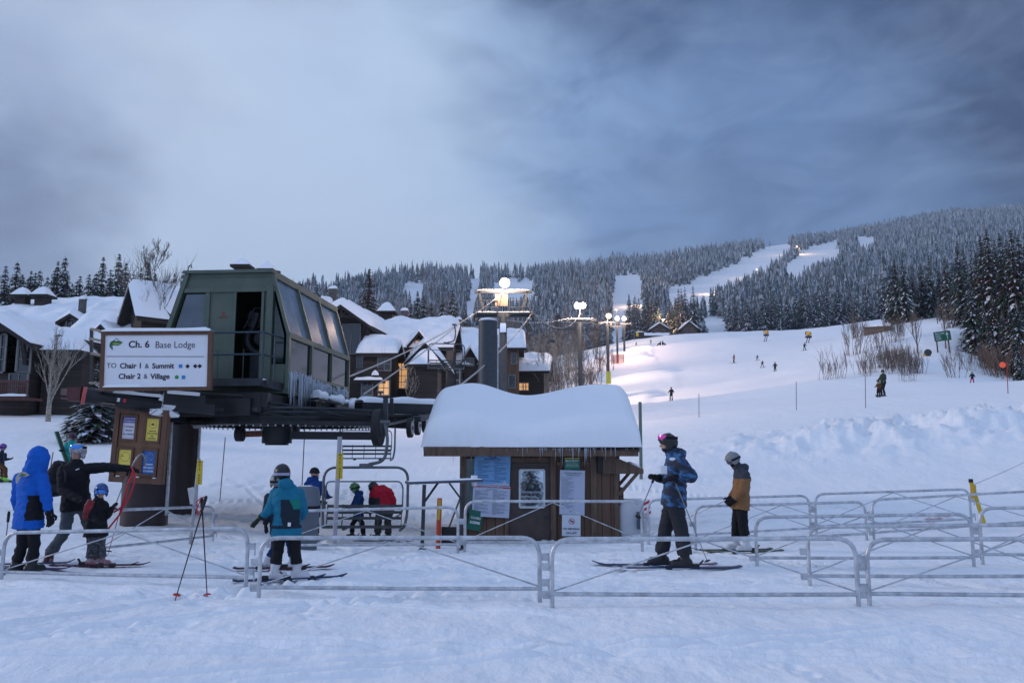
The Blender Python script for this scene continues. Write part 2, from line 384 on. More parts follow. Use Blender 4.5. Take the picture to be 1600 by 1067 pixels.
def Gnp(x, y, fine=False):
    x = np.asarray(x, float); y = np.asarray(y, float)
    yc = np.clip(y, 4.1, 2900); s = np.clip(x/np.maximum(yc, 8), SS[0], SS[-2]); t = np.log(yc)
    a = (s-SS[0])/.02; b = (t-TT[0])/.02; i = np.clip(a.astype(int), 0, len(SS)-2); j = np.clip(b.astype(int), 0, len(TT)-2); fa = a-i; fb = b-j
    z = (Zb[j, i]*(1-fa)+Zb[j, i+1]*fa)*(1-fb)+(Zb[j+1, i]*(1-fa)+Zb[j+1, i+1]*fa)*fb
    # ploughed heap of snow along the queue's far side
    u = 800+F*x/np.maximum(yc, 8)
    env = np.exp(-((y-31+2*(fbm(x*.15, y*.1, 2, 41)-.5))/3.2)**2)*np.clip((u-1050)/250, 0, 1)*np.clip((2600-u)/600, 0, 1)
    rid = 1-np.abs(2*fbm(x*.55+4, y*.55, 4, 5)-1)*1.6
    z = z + env*(.85*np.clip(rid, 0, 1)**1.7 + .75*fbm(x*1.1, y*1.1, 4, 9)-.25)
    # long groomed benches on the slope
    z = z + np.where((y > 38) & (y < 330), (fbm(x/14, y/22, 3, 3)-.45)*.020*np.minimum(y-38, 60), 0)
    z = z + np.clip((y-40)/25, 0, 1)*np.clip((330-y)/60, 0, 1)*np.clip((u-880)/120, 0, 1)*.0042*y*np.sin(21*np.log(np.maximum(y, 5))+5*fbm(x/60, y/90, 2, 12))
    if fine:
        near = np.clip((60-y)/40, 0, 1)
        z = z + near*((fbm(x*1.6, y*1.3, 3, 21)-.45)*.10 + (fbm(x*8, y*6, 3, 22)-.45)*.022)
        g = 0
        rt_ = np.random.default_rng(5); m = (y > 2.5) & (y < 34); xm, ym = x[m], y[m]; g = np.zeros(len(xm))
        for k in range(70):   # ski tracks crossing the queue area, in pairs
            y0 = rt_.uniform(3, 26); a_ = rt_.uniform(-.35, .35) if k % 4 else rt_.uniform(-2, 2); b_ = rt_.uniform(-.3, .3); f_ = rt_.uniform(.2, .6); ph = rt_.uniform(0, 6); x0 = rt_.uniform(-9, 9); ln = rt_.uniform(3, 9)
            for o_ in (0, .16+.1*rt_.random()):
                d = (ym-(y0+o_+a_*(xm-x0)+b_*np.sin(xm*f_+ph)))/math.sqrt(1+a_*a_)
                g -= np.exp(-(d/.045)**2)*.055*np.clip((ln-np.abs(xm-x0))*1.5, 0, 1); g += np.exp(-((np.abs(d)-.08)/.035)**2)*.014*np.clip((ln-np.abs(xm-x0))*1.5, 0, 1)
        z[m] = z[m]+g
        tr = np.clip((fbm(x*.4, y*.4, 2, 31)-.38)*6, 0, 1)
        z = z + near*tr*(-np.clip(fbm(x*5.0, y*5.0, 2, 33)-.50, 0, 1)*.30)
    return z
def G(x, y): return float(Gnp(np.array([x]), np.array([y]))[0])
def GU(u, Y):
    x = (u-800)/F*Y; return Vector((x, Y, G(x, Y)))

def build_terrain():
    n_s, n_t = 1000, 1000
    s = np.linspace(-1, 1, n_s); s = np.sign(s)*(np.abs(s)*.80+np.abs(s)**5*1.3)
    y = np.concatenate([3.0*(20/3.0)**np.linspace(0, 1, 460, endpoint=False), 20*(2900/20)**np.linspace(0, 1, 540)])
    y = np.concatenate([[-60, -30, -14, -8, -5, -3, -1.5, 0, 1, 2, 2.6], y])
    S2, Y2 = np.meshgrid(s, y); X2 = S2*np.maximum(Y2, 4.0)
    X2 = np.where(Y2 < 4, X2*(1+(4-Y2)*.55), X2)
    Z2 = Gnp(X2.ravel(), Y2.ravel(), True)
    co = np.stack([X2.ravel(), Y2.ravel(), Z2], 1)
    ny, nx = X2.shape; idx = np.arange(ny*nx).reshape(ny, nx)
    f = np.stack([idx[:-1, :-1], idx[:-1, 1:], idx[1:, 1:], idx[1:, :-1]], -1).reshape(-1, 4)
    me = bpy.data.meshes.new('snow_ground')
    me.vertices.add(len(co)); me.vertices.foreach_set('co', co.ravel().astype(np.float32))
    me.loops.add(f.size); me.loops.foreach_set('vertex_index', f.ravel().astype(np.int32))
    me.polygons.add(len(f)); me.polygons.foreach_set('loop_start', (np.arange(len(f))*4).astype(np.int32))
    me.polygons.foreach_set('use_smooth', np.ones(len(f), bool))
    me.update(); me.validate(); me.materials.append(SNOW)
    o = bpy.data.objects.new('snow_ground', me); COL.objects.link(o); tag(o, kind='structure'); return o
build_terrain()
# ---------------------------------------------------------------- conifers
TREE = bpy.data.materials.new('snowy_needles'); TREE.use_nodes = True
_t = NT(TREE.node_tree); _b = _t.n['Principled BSDF']; _a = _t.new('ShaderNodeAttribute', attribute_name='col')
_t.put(_b.inputs['Base Color'], _a.outputs['Color']); _b.inputs['Roughness'].default_value = .8; _b.inputs['Specular IOR Level'].default_value = .15
BARK = mat('bark', (.09, .07, .055), .9, var=.5, vscale=8, stretch=(1, 1, .3), bump=.5, bscale=12, bdist=.03)
ASPEN = mat('pale_bark', (.42, .38, .32), .85, col2=(.14, .12, .1), vscale=7, stretch=(1, 1, 2.5))
TWIG = mat('brown_twig', (.15, .12, .105), .9, var=.4, vscale=3)
TWIGR = mat('rusty_twig', (.20, .13, .10), .9, var=.4, vscale=3)

def np_mesh(name, co, tri, fcol, mats):
    me = bpy.data.meshes.new(name); me.vertices.add(len(co)); me.vertices.foreach_set('co', np.asarray(co, np.float32).ravel())
    tri = np.asarray(tri, np.int32); k = tri.shape[1]
    me.loops.add(tri.size); me.loops.foreach_set('vertex_index', tri.ravel())
    me.polygons.add(len(tri)); me.polygons.foreach_set('loop_start', (np.arange(len(tri))*k).astype(np.int32))
    at = me.attributes.new('col', 'FLOAT_COLOR', 'FACE'); c4 = np.concatenate([fcol, np.ones((len(fcol), 1))], 1)
    at.data.foreach_set('color', c4.astype(np.float32).ravel()); me.update()
    for m in mats: me.materials.append(m)
    return me
def crown_mesh(name, seed, levels=50, R0=.19, snow=.5, green=(.056, .072, .062), bare=.06, red=0):
    """needles as many narrow drooping sprays round the trunk; height 1; snow lies on the tops of some sprays"""
    r = random.Random(seed); V = []; T = []; C = []
    def tri(a, b, c, col): n = len(V); V.extend([a, b, c]); T.append((n, n+1, n+2)); C.append(col)
    for L in range(levels):
        h = bare + (1-bare)*((L+r.uniform(-.45,.45))/levels if L else 0)**.93; h = min(h, .985); top = 1-h
        rad = R0*1.25*(top**.98)*(1.0-.35*max(0, .12-(h-bare))/.12) * r.uniform(.82, 1.12) + .006
        nb = max(5, int(7+9*top)); off = r.random()*6
        for k in range(nb):
            if r.random() < .10: continue
            a = off+2*math.pi*k/nb+r.uniform(-.2, .2); rr = rad*r.uniform(.6, 1.15); dr = -rr*r.uniform(.2, .6); dh = r.uniform(-.012, .012)*(1.2-h)
            ca, sa = math.cos(a), math.sin(a)
            green_ = green; p = lambda t, sd, dz=0: (ca*rr*t - sa*sd, sa*rr*t + ca*sd, h + dh + dr*t*t + dz)
            wd = rr*.30+.004
            base = tuple(x*r.uniform(.6, 1.5) for x in green)
            if red and r.random() < red: base = (.085*r.uniform(.6, 1.3), .04, .028)
            has = r.random() < snow
            sc = (.72*r.uniform(.8, 1.1), .74*r.uniform(.8, 1.1), .78*r.uniform(.85, 1.1))
            # three feathered sections
            for q in range(3):
                t0, t1 = q/3, (q+1.25)/3; w0, w1 = wd*(1-.2*q)*r.uniform(.7, 1.1), 0
                tri(p(t0, -w0*.4), p(t0+.05, w0*.4), p(t1, 0), base)
                for sgn in (-1, 1):
                    tri(p(t0, 0), p(t0+.16, sgn*w0*.25), p(min(1.1, t0+.30), sgn*w0*r.uniform(.8, 1.3), -.006), base)
                    if r.random() < .6: tri(p(t0+.05, 0), p(t0+.2, sgn*w0*.2), p(t0+.25, sgn*w0*.6, -.018*r.uniform(.5, 1.2)), tuple(x*.75 for x in base))
                if has and r.random() < .8:
                    tri(p(t0+.05, -w0*.55, .004), p(t0+.1, w0*.55, .004), p(min(1, t1-.02), 0, .003), sc)
    return np_mesh(name, V, T, np.array(C), [TREE])
def conifer_proto(seed, **k):
    me = crown_mesh('crown', seed, **k)
    tm = MB(); tm.tube([(0, 0, -.03), (0, 0, .5), (0, 0, .99)], [.012, .008, .001], 7)
    t = bpy.data.meshes.new('trunk'); t.from_pydata(tm.v, [], tm.f); t.materials.append(BARK); return me, t
PROTO = [conifer_proto(s, snow=sn, R0=r0, levels=lv) for s, sn, r0, lv in
         ((1, .55, .19, 50), (2, .42, .17, 54), (3, .6, .22, 46), (4, .4, .16, 56), (5, .5, .23, 44))]
FROST = [conifer_proto(s, snow=sn, R0=r0, levels=30, green=(.075, .09, .092)) for s, sn, r0 in ((21, .85, .19), (22, .78, .17), (23, .9, .21))]
DARK = [conifer_proto(s, snow=sn, R0=r0, levels=lv, red=rd) for s, sn, r0, lv, rd in ((11, .45, .15, 50, .06), (12, .42, .17, 48, .35), (13, .38, .14, 54, .15))]
def conifer(x, y, h, label, group, proto=None, wide=1.0, z=None):
    pr = random.choice(PROTO) if proto is None else proto
    z = G(x, y) if z is None else z
    o = thing('snowy_conifer', (x, y, z-.1), label, 'conifer tree', group, random.random()*6.28)
    wd = wide*random.uniform(.9, 1.15); o.scale = (h*wd, h*wd, h)
    for nm, me in (('crown', pr[0]), ('trunk', pr[1])):
        c = bpy.data.objects.new(nm, me); COL.objects.link(c); c.parent = o
    return o
def conifer_at(u, vtop, Y, label, group, proto=None, wide=1.0):
    p = GU(u, Y); top = P(u, vtop, Y).z
    return conifer(p.x, Y, max(3, top-p.z), label, group, proto, wide)

LG = 'snowy conifers behind the lodges'
for u, v, Y in [(-8, 412, 92), (10, 405, 95), (22, 430, 90), (33, 420, 100), (47, 418, 96), (60, 428, 92), (75, 405, 100), (86, 397, 98), (100, 440, 88), (112, 428, 95),
                (126, 425, 92), (134, 440, 84), (147, 398, 96), (160, 432, 88), (172, 393, 92), (184, 408, 94), (197, 425, 90), (208, 415, 100), (219, 408, 100), (232, 425, 104), (245, 435, 108),
                (262, 424, 110), (276, 418, 108), (290, 440, 104), (-30, 400, 100), (-55, 420, 95), (-80, 405, 100), (160, 452, 80), (118, 455, 80), (178, 450, 78), (92, 450, 82), (140, 462, 76)]:
    conifer_at(u, v, Y, 'snowy dark conifer in the row standing behind the lodge by the trail sign', LG, None, 1.12)
for i in range(26): conifer_at(random.uniform(-60, 300), random.uniform(418, 452), random.uniform(86, 118), 'snowy dark conifer in the row standing behind the lodge by the trail sign', LG, None, 1.25)
for u, v, Y in [(490, 441, 150), (505, 445, 145), (520, 452, 150), (650, 452, 118), (660, 458, 112), (690, 455, 116), (705, 450, 112), (672, 470, 104), (712, 470, 108), (640, 470, 120), (726, 480, 118)]:
    conifer_at(u, v, Y, 'snowy dark conifer beyond the lodge roofs, before the wooded hill', 'snowy conifers beyond the middle lodge roofs')
conifer_at(573, 415, 140, 'tall rust-brown conifer rising behind the ridge of the middle lodge', None, conifer_proto(31, snow=.05, R0=.2, levels=40, red=.9), 1.1)['group'] = 'rusty conifers'
RG = 'tall dark conifers at the edge of the slope'
for u, v, Y, d in [(1402, 412, 165, 0), (1411, 398, 160, 1), (1424, 402, 158, 0), (1437, 425, 165, 0), (1452, 410, 160, 1), (1466, 401, 158, 0), (1480, 420, 160, 1), (1492, 398, 150, 1), (1503, 410, 152, 0),
                (1513, 374, 128, 1), (1523, 385, 132, 1), (1533, 402, 126, 0), (1541, 388, 118, 1), (1551, 365, 108, 1), (1562, 355, 104, 1), (1573, 372, 108, 1), (1582, 360, 98, 1), (1592, 372, 100, 1),
                (1601, 356, 96, 1), (1612, 362, 98, 1), (1625, 350, 96, 1), (1640, 360, 90, 1), (1530, 440, 100, 0), (1547, 470, 92, 0), (1562, 455, 90, 1), (1576, 480, 84, 0), (1588, 470, 82, 1),
                (1600, 465, 80, 0), (1615, 440, 82, 1), (1556, 520, 84, 0), (1596, 520, 76, 0), (1661, 365, 92, 1), (1690, 370, 92, 1)]:
    conifer_at(u, v, Y, 'tall dark conifer lightly dusted with snow at the wooded edge by the green trail sign', RG, random.choice(DARK) if d else random.choice(PROTO), 1.0)
# small conifers low by the left column and among the lodge
for u, v, Y in [(150, 560, 34), (185, 520, 38)]:
    conifer_at(u, v, Y, 'low snow-laden spruce beside the notice board, near the lodge wall', 'low spruces near the notice board', PROTO[2], 1.9)

# ---------------------------------------------------------------- the far forest
RUNS = [[(958, 430), (1002, 427), (1010, 482), (1000, 505), (950, 505), (955, 470)],
        [(1228, 374), (1205, 378), (1150, 412), (1105, 430), (1045, 452), (1038, 468), (1085, 466), (1112, 450), (1172, 427), (1205, 407), (1236, 386), (1236, 376)],
        [(1314, 374), (1270, 384), (1250, 398), (1212, 428), (1240, 430), (1264, 412), (1314, 394)],
        [(1338, 370), (1368, 371), (1364, 380), (1334, 381)], [(1094, 496), (1120, 496), (1134, 512), (1155, 535), (1108, 545), (1100, 515)],
        [(630, 442), (662, 440), (667, 450), (652, 472), (640, 465)], [(736, 432), (750, 432), (746, 460), (736, 498), (722, 498), (731, 460)], [(1268, 488), (1298, 485), (1300, 500), (1268, 506)],
        [(800, 436), (838, 440), (838, 462), (770, 462), (765, 445)]]
def inpoly(u, v, poly):
    ins = np.zeros(len(u), bool); n = len(poly)
    for i in range(n):
        x1, y1 = poly[i]; x2, y2 = poly[(i+1) % n]
        if y1 == y2: continue
        c = ((y1 > v) != (y2 > v)) & (u < (x2-x1)*(v-y1)/(y2-y1)+x1); ins ^= c
    return ins
def proj(x, y, z):
    sp, cp = math.sin(PITCH), math.cos(PITCH); dz = z-CAMZ
    dep = y*cp + dz*sp; up = -y*sp + dz*cp
    return 800+F*x/dep, 533.5-F*up/dep
def far_forest():
    N = 56000
    s = rng.uniform(-.42, .82, N); Y = np.sqrt(rng.uniform(310**2, 2150**2, N))
    N2 = 4500; s2 = rng.uniform(-.3, .8, N2); Y2 = np.sqrt(rng.uniform(300**2, 700**2, N2)); s = np.concatenate([s, s2]); Y = np.concatenate([Y, Y2])
    x = s*Y; u0 = 800+F*s
    z = Gnp(x, Y)
    h = (20+13*rng.random(len(s)))*np.interp(Y, [300, 600, 1200, 2200], [.78, .88, .8, .72])
    keep = (Y < skyY(u0)+40) & (Y > np.interp(u0, [400, 850, 1000, 1100, 1400, 1600], [270, 280, 352, 352, 345, 320]))
    h = h*(.62+.75*fbm(x/45, Y/45, 3, 78))*rng.uniform(.7, 1.2, len(h)); keep &= rng.random(len(h)) < np.clip((fbm(x/50, Y/50, 3, 79)-.22)*4, .25, 1)
    for f in (0, .35, .7, .95):
        uu, vv = proj(x, Y, z+h*f)
        ju = (vnoise(x/9, Y/9, 51)-.5)*13; jv = (vnoise(x/11, Y/11, 52)-.5)*10
        for p in RUNS: keep &= ~inpoly(uu+ju, vv+jv, p)
    x, Y, z, h = x[keep], Y[keep], z[keep], h[keep]; n = len(x)
    u = 800+F*x/Y
    # kind: leafless larch on the middle hill, spruce to the side
    larch = rng.random(n) < np.interp(u, [450, 700, 950, 1050, 1500], [.7, .75, .6, .3, .14])*np.clip(fbm(x/90, Y/90, 2, 80)*2.4-.3, .1, 1.6)
    clump = fbm(x/70, Y/70, 3, 77)
    cos, tris, cols = [], [], []; off = 0
    for (lo, hi, tiers, sides) in ((0, 620, 11, 8), (620, 1050, 7, 7), (1050, 9999, 4, 5)):
        I = np.where((Y >= lo) & (Y < hi))[0]; m = len(I)
        if not m: continue
        hh = h[I]; R0 = hh*np.where(larch[I], .125, .15)*rng.uniform(.8, 1.25, m); rz = rng.random(m)*6.28
        frost = np.clip(.42+.0006*(z[I]-100)+rng.normal(0, .13, m), .12, .85)
        tint = 1+.5*(clump[I][:, None]-.5)*np.array([1.6, .6, .1])[None]
        base = tint*np.where(larch[I][:, None], np.array([.12, .10, .095])[None], np.array([.055, .07, .072])[None])*rng.uniform(.7, 1.35, (m, 1))
        for T in range(tiers):
            t0 = .06+.94*T/tiers; rad = R0*((1-t0)**.85)*rng.uniform(.75, 1.2, m); zt = np.minimum(1, t0+1.9*.94/tiers)
            ang = rz[:, None]+T*1.3+np.arange(sides)[None]*2*math.pi/sides
            jr = rng.uniform(.55, 1.2, (m, sides)); jz = rng.uniform(-.35, .25, (m, sides))/tiers
            rx = x[I][:, None]+np.cos(ang)*rad[:, None]*jr; ry = Y[I][:, None]+np.sin(ang)*rad[:, None]*jr; rzv = z[I][:, None]+hh[:, None]*(t0+jz)
            ax, ay, az = x[I], Y[I], z[I]+hh*zt
            ring = np.stack([rx, ry, rzv], -1); apex = np.stack([ax, ay, az], -1)[:, None]
            V = np.concatenate([apex, ring], 1); k = sides+1
            idx = off+np.arange(m)[:, None]*k
            for q in range(sides):
                tris.append(np.stack([idx[:, 0], idx[:, 0]+1+q, idx[:, 0]+1+(q+1) % sides], 1))
                sn = (rng.random(m) < frost+.18)[:, None]
                amt = rng.uniform(.12, .8, (m, 1))
                cols.append(np.where(sn, base*(1-amt)+np.array([.54, .58, .64])*amt, base*1.25))
            cos.append(V.reshape(-1, 3)); off += m*k
    me = np_mesh('far_forest', np.concatenate(cos), np.concatenate(tris), np.concatenate(cols), [TREE])
    o = bpy.data.objects.new('far_forest', me); COL.objects.link(o)
    tag(o, 'frosted forest covering the mountainside behind the ski slope', 'forest', None, 'stuff')
    print('forest trees', n, 'tris', len(me.polygons))
far_forest()
# conifers that can be told apart along the foot of the forest
FG = 'frosted conifers along the foot of the wooded mountain'
cnt = 0
for i in range(900):
    u = random.uniform(985, 1540); Y = random.uniform(318, 350) if u > 1095 else random.uniform(322, 350)
    if 1092 < u < 1150 and random.random() < .95: continue
    if cnt >= 150: break
    p = GU(u, Y); h = random.uniform(15, 27)
    conifer(p.x, Y, h, 'frosted conifer in the front rank of the forest above the ski slope', FG, random.choice(FROST), 1.0); cnt += 1

# ---------------------------------------------------------------- leafless trees and shrubs
def branches(mb, p, d, L, r, depth, rnd, spread=.6, up=.25, n=3, rmin=.004):
    pts = [p]; q = Vector(p); dd = Vector(d)
    for i in range(4):
        dd = (dd + Vector((rnd.uniform(-.16, .16), rnd.uniform(-.16, .16), up*.25))).normalized(); q = q + dd*L/4; pts.append(q.copy())
    mb.tube(pts, [r*(1-.55*i/4) for i in range(5)], 5 if r > .015 else 3, cap=False)
    if depth == 0: return
    for k in range(n + (1 if depth > 2 else 0)):
        t = rnd.uniform(.3, 1.0); i = min(3, int(t*4)); b = pts[i].lerp(pts[i+1], t*4-i)
        side = Vector((rnd.gauss(0, 1), rnd.gauss(0, 1), rnd.gauss(0, .5))).normalized()
        nd = (dd + side*spread + Vector((0, 0, up))).normalized()
        branches(mb, b, nd, L*rnd.uniform(.45, .72), max(rmin, r*.5), depth-1, rnd, spread, up, n, rmin)
def bare_tree(u, vtop, Y, label, group, seed, m=ASPEN, trunk=.11, depth=4, n=4, spread=.55, frac=.41, lean=(0, 0), vbase=None):
    p = GU(u, Y) if vbase is None else P(u, vbase, Y); top = P(u, vtop, Y).z; H = top-p.z; rnd = random.Random(seed)
    o = thing('leafless_tree', p, label, 'bare tree', group)
    tr = MB(); pts = [p+Vector((lean[0]*t*H, lean[1]*t*H, t*H*frac*2-.2*(t == 0))) + Vector((rnd.uniform(-.1, .1)*t*2, 0, 0)) for t in (0, .2, .45, .7, 1.0)]
    tr.tube(pts, [trunk, trunk*.78, trunk*.5, trunk*.26, trunk*.06], 8); tr.obj('trunk', m, o)
    cr = MB()
    for k in range(n*5):
        t = rnd.uniform(.15, 1); i = min(3, int(t*4)); b = pts[i].lerp(pts[i+1], t*4-i)
        a = rnd.uniform(0, 6.28); d = Vector((math.cos(a)*spread, math.sin(a)*spread, 1)).normalized()
        branches(cr, b, d, H*.42*(1.2-t)*rnd.uniform(.6, 1), trunk*(.34-.2*t), depth-1, rnd, spread, .25, n, .006 if Y < 60 else .012)
    cr.obj('branches', m, o); return o
bare_tree(78, 490, 43, 'pale leafless aspen standing in front of the dark lodge wall', None, 3, depth=4, n=3, trunk=.15, spread=.45)
bare_tree(228, 356, 60, 'tall bare tree rising over the snowy roof behind the trail sign', None, 5, depth=4, n=4, trunk=.16, m=mat('grey_bark', (.16, .135, .12), .9, var=.3), spread=.5)
bare_tree(262, 400, 62, 'thin bare tree beside the green machine house, over the snowy roof', None, 8, depth=3, n=3, trunk=.09, m=MATS['grey_bark'])
bare_tree(640, 560, 60, 'small bare tree before the dark lodge wall, beside the bell-shaped porch roof', None, 9, depth=3, n=3, trunk=.05)
for i, (u, vt, Y) in enumerate([(842, 500, 96), (850, 520, 92), (864, 505, 100), (893, 520, 125), (876, 500, 130), (834, 515, 100), (905, 515, 140)]):
    bare_tree(u, vt, Y, 'slender leafless aspen beside the lift line below the wooded hill', 'aspens beside the lift line', 20+i, depth=3, n=4, trunk=.12, spread=.5)
for i in range(34):
    u = random.uniform(752, 960); Y = random.uniform(150, 270)
    bare_tree(u, random.uniform(455, 505), Y, 'grey leafless tree in the thicket beyond the lift tower', 'leafless trees beyond the lift tower', 60+i, depth=2, n=4, trunk=.14, spread=.4, m=TWIG if i % 3 else MATS['grey_bark'])
for i in range(24):
    u = random.uniform(470, 700); Y = random.uniform(165, 290)
    bare_tree(u, random.uniform(430, 470), Y, 'grey leafless tree in the wood behind the middle lodge', 'leafless trees behind the middle lodge', 160+i, depth=2, n=4, trunk=.16, spread=.4, m=TWIG if i % 3 else TWIGR)
for i in range(11):
    u = random.uniform(1385, 1640); Y = random.uniform(95, 175)
    bare_tree(u, random.uniform(440, 500), Y, 'grey leafless tree among the tall conifers at the wooded edge', 'leafless trees among the tall conifers', 260+i, depth=2, n=4, trunk=.1, spread=.4, m=TWIG if i % 4 else TWIGR)
def shrub_proto(seed, m, k=15):
    rnd = random.Random(seed); mb = MB()
    for i in range(k):
        a = rnd.uniform(0, 6.28); r = rnd.uniform(0, .55); b = Vector((math.cos(a)*r, math.sin(a)*r, -.05))
        d = Vector((math.cos(a)*.45*rnd.random(), math.sin(a)*.45*rnd.random(), 1)).normalized()
        branches(mb, b, d, rnd.uniform(.5, 1.0), .012, 2, rnd, .4, .3, 3, .006)
    me = bpy.data.meshes.new('twigs'); me.from_pydata([tuple(v) for v in mb.v], [], mb.f); me.materials.append(m); return me
SHR = [shrub_proto(1, TWIG), shrub_proto(2, TWIG), shrub_proto(3, TWIGR), shrub_proto(4, TWIG, 16)]
def shrub(u, Y, h, label, group, me=None):
    p = GU(u, Y); o = bpy.data.objects.new('bare_shrub', me or random.choice(SHR)); COL.objects.link(o)
    o.location = p; o.scale = (h*random.uniform(.7, 1.1), h*random.uniform(.7, 1.1), h); o.rotation_euler = (0, 0, random.random()*6.28)
    tag(o, label, 'shrub', group)
for i in range(18): shrub(random.uniform(1300, 1418), random.uniform(80, 92), random.uniform(1.2, 2.3), 'brown leafless shrub in the thicket on the bank left of the snow gun', 'leafless shrubs on the bank left of the snow gun')
for i in range(16): shrub(random.choice((random.uniform(1418, 1436), random.uniform(1462, 1560))), random.uniform(76, 88), random.uniform(1.0, 2.0), 'thin leafless shrub on the bank behind the child in pink', 'leafless shrubs around the foot of the snow gun')
for i in range(12): shrub(random.uniform(1330, 1600), random.uniform(108, 150), random.uniform(2, 4), 'sparse leafless shrub high on the bank below the dark conifers', 'leafless shrubs high on the bank')
for i in range(7): shrub(random.uniform(1545, 1620), random.uniform(76, 90), random.uniform(2, 4), 'rusty leafless shrub under the dark conifers by the orange disc', 'rusty shrubs under the dark conifers', SHR[2])
for i in range(22): shrub(random.uniform(855, 945), random.uniform(125, 190), random.uniform(2, 4.5), 'grey leafless shrub at the edge of the run by the lift line', 'shrubs along the lift line')
# ---------------------------------------------------------------- shared materials
GALV = mat('galvanised_steel', (.60, .62, .65), .42, .6, col2=(.36, .37, .40), vscale=9, bump=.25, bscale=45, bdist=.004)
DGREEN = mat('green_painted_steel', (.095, .122, .090), .5, .0, .5, var=.22, vscale=2.5, bump=.06, bscale=25)
BLACKST = mat('black_steel', (.018, .019, .022), .45, .3, .5, var=.5, vscale=3)
DARKST = mat('dark_grey_steel', (.055, .06, .068), .5, .5, .5, var=.35, vscale=3)
RUSTBR = mat('rusty_brown_steel', (.05, .032, .03), .5, .4, .5, col2=(.022, .022, .026), vscale=1.2, stretch=(1, 1, .25))
BROWNFR = mat('brown_sign_frame', (.15, .070, .040), .6, var=.35, vscale=5, stretch=(1, 1, .3))
SIGNW = mat('white_sign_panel', (.80, .78, .80), .5, var=.05, vscale=3)
INK = mat('black_ink', (.02, .015, .03), .6)
WOODBR = wood('brown_boards', (.17, .10, .066), (.095, .058, .042), .19, 0)
WOODTR = mat('brown_trim', (.155, .098, .066), .7, var=.45, vscale=7, stretch=(2, 2, .4), bump=.25, bscale=20, bdist=.006)
WOODDK = wood('dark_stained_boards', (.060, .045, .039), (.034, .027, .025), .2, 2)
SHAKE = mat('dark_roof_timber', (.035, .026, .023), .8, var=.4, vscale=4, bump=.3, bscale=10, bdist=.02)
GLASSD = mat('dark_window_glass', (.02, .025, .03), .06, 0, .8)
WARMW = mat('lit_window', (.6, .4, .2), .4, emit=(1, .52, .20), estr=.6)
TRIMG = mat('grey_window_trim', (.22, .21, .20), .6, var=.2)
ICE = mat('ice', (.75, .82, .92), .12, 0, .6, trans=.55)
BULB = mat('lit_flood_lamp', (1, .9, .6), .4, emit=(1, .76, .34), estr=1.7)
BULBW = mat('lit_white_flood_lamp', (1, .95, .8), .4, emit=(1, .80, .42), estr=1.9)
BULBO = mat('lit_orange_flood_lamp', (1, .7, .4), .4, emit=(1, .60, .28), estr=1.6)
YEL = mat('yellow_paint', (.62, .44, .035), .5, var=.1)
ORG = mat('orange_paint', (.70, .12, .03), .5, var=.15)
GRYPL = mat('grey_plastic', (.115, .135, .165), .45, var=.15, vscale=3)
RUB = mat('black_rubber', (.015, .015, .016), .7)

# ---------------------------------------------------------------- queue barriers
def barrier(a, b, label, hl=True, hr=True, lift=0):
    A, B = P(*a), P(*b); d = (B-A); d.z = 0; L = d.length; dn = d.normalized()
    gA, gB = G(A.x, A.y)-.06, G(B.x, B.y)-.06
    mid = (A+B)/2; root = thing('queue_barrier', (mid.x, mid.y, min(gA, gB)), label, 'crowd barrier', 'galvanised queue barriers')
    r = .0235; fr = MB()
    fr.tube(rounded([(A.x, A.y, gA), A, B, (B.x, B.y, gB)], .20, 6), r, 10); fr.obj('frame', GALV, root)
    hA = gA + (A.z-gA)*.25; hB = gB + (B.z-gB)*.25
    lo = MB(); lo.tube([Vector((A.x, A.y, hA)), (A+B)/2*1 + Vector((0, 0, (hA+hB)/2-(A.z+B.z)/2-.006)), Vector((B.x, B.y, hB))], .021, 8); lo.obj('lower_rail', GALV, root)
    top = (A+B)/2 - Vector((0, 0, r*.9))
    n = Vector((-dn.y, dn.x, 0))*.018
    for Q, h in ((A, hA), (B, hB)):
        m = MB(); m.tube([Vector((Q.x, Q.y, h+.02))+n, top+n*(1 if Q is A else .4)], .0085, 6); m.obj('brace_rod', GALV, root)
    for Q, s, g, on in ((A, -1, gA, hl), (B, 1, gB, hr)):
        if not on: continue
        for f in (.72, .34) if s > 0 else (.62, .24):
            z = g + (Q.z-g)*f; m = MB(); c = Vector((Q.x, Q.y, z)) + dn*s*.055
            m.box(c, (.075, .02, .075), rz=math.atan2(dn.y, dn.x)); m.cyl(c+dn*s*.04+Vector((0, 0, -.10 if s > 0 else -.02)), c+dn*s*.04+Vector((0, 0, .04)), .009, 6)
            m.obj('hinge', GALV, root)
    return root
barrier((8, 832, 10.1), (388, 825, 9.5), 'nearest-row barrier behind which the blue-coated person stands, ski poles before it')
barrier((408, 840, 8.8), (843, 840, 8.65), 'nearest-row barrier in front of the child in teal and the grey bin')
barrier((862, 842, 8.15), (1336, 841, 8.1), 'nearest-row barrier in front of the skier in blue camouflage')
barrier((1353, 843, 8.2), (1835, 840, 8.0), 'nearest-row barrier at the right edge of the picture')
barrier((1180, 808, 11.3), (1516, 803, 11.1), 'barrier of the third row starting just right of the boy in tan')
barrier((1529, 794, 11.3), (1860, 790, 11.0), 'barrier of the third row beginning just below the yellow post')
barrier((1261, 823, 9.6), (1655, 819, 9.5), 'second-row barrier standing between the nearest row and the third row')
barrier((1085, 791, 13.6), (1351, 784, 14.4), 'barrier directly behind the boy in tan, lower of the two there')
barrier((1362, 781, 14.5), (1618, 767, 15.6), 'back barrier under the red stain, passing behind the yellow post')
barrier((1273, 772, 15.6), (1514, 764, 16.2), 'rearmost barrier ending at the yellow post')
barrier((1012, 781, 14.8), (1264, 774, 15.3), 'rearmost barrier running behind the skier in blue camouflage and the boy')
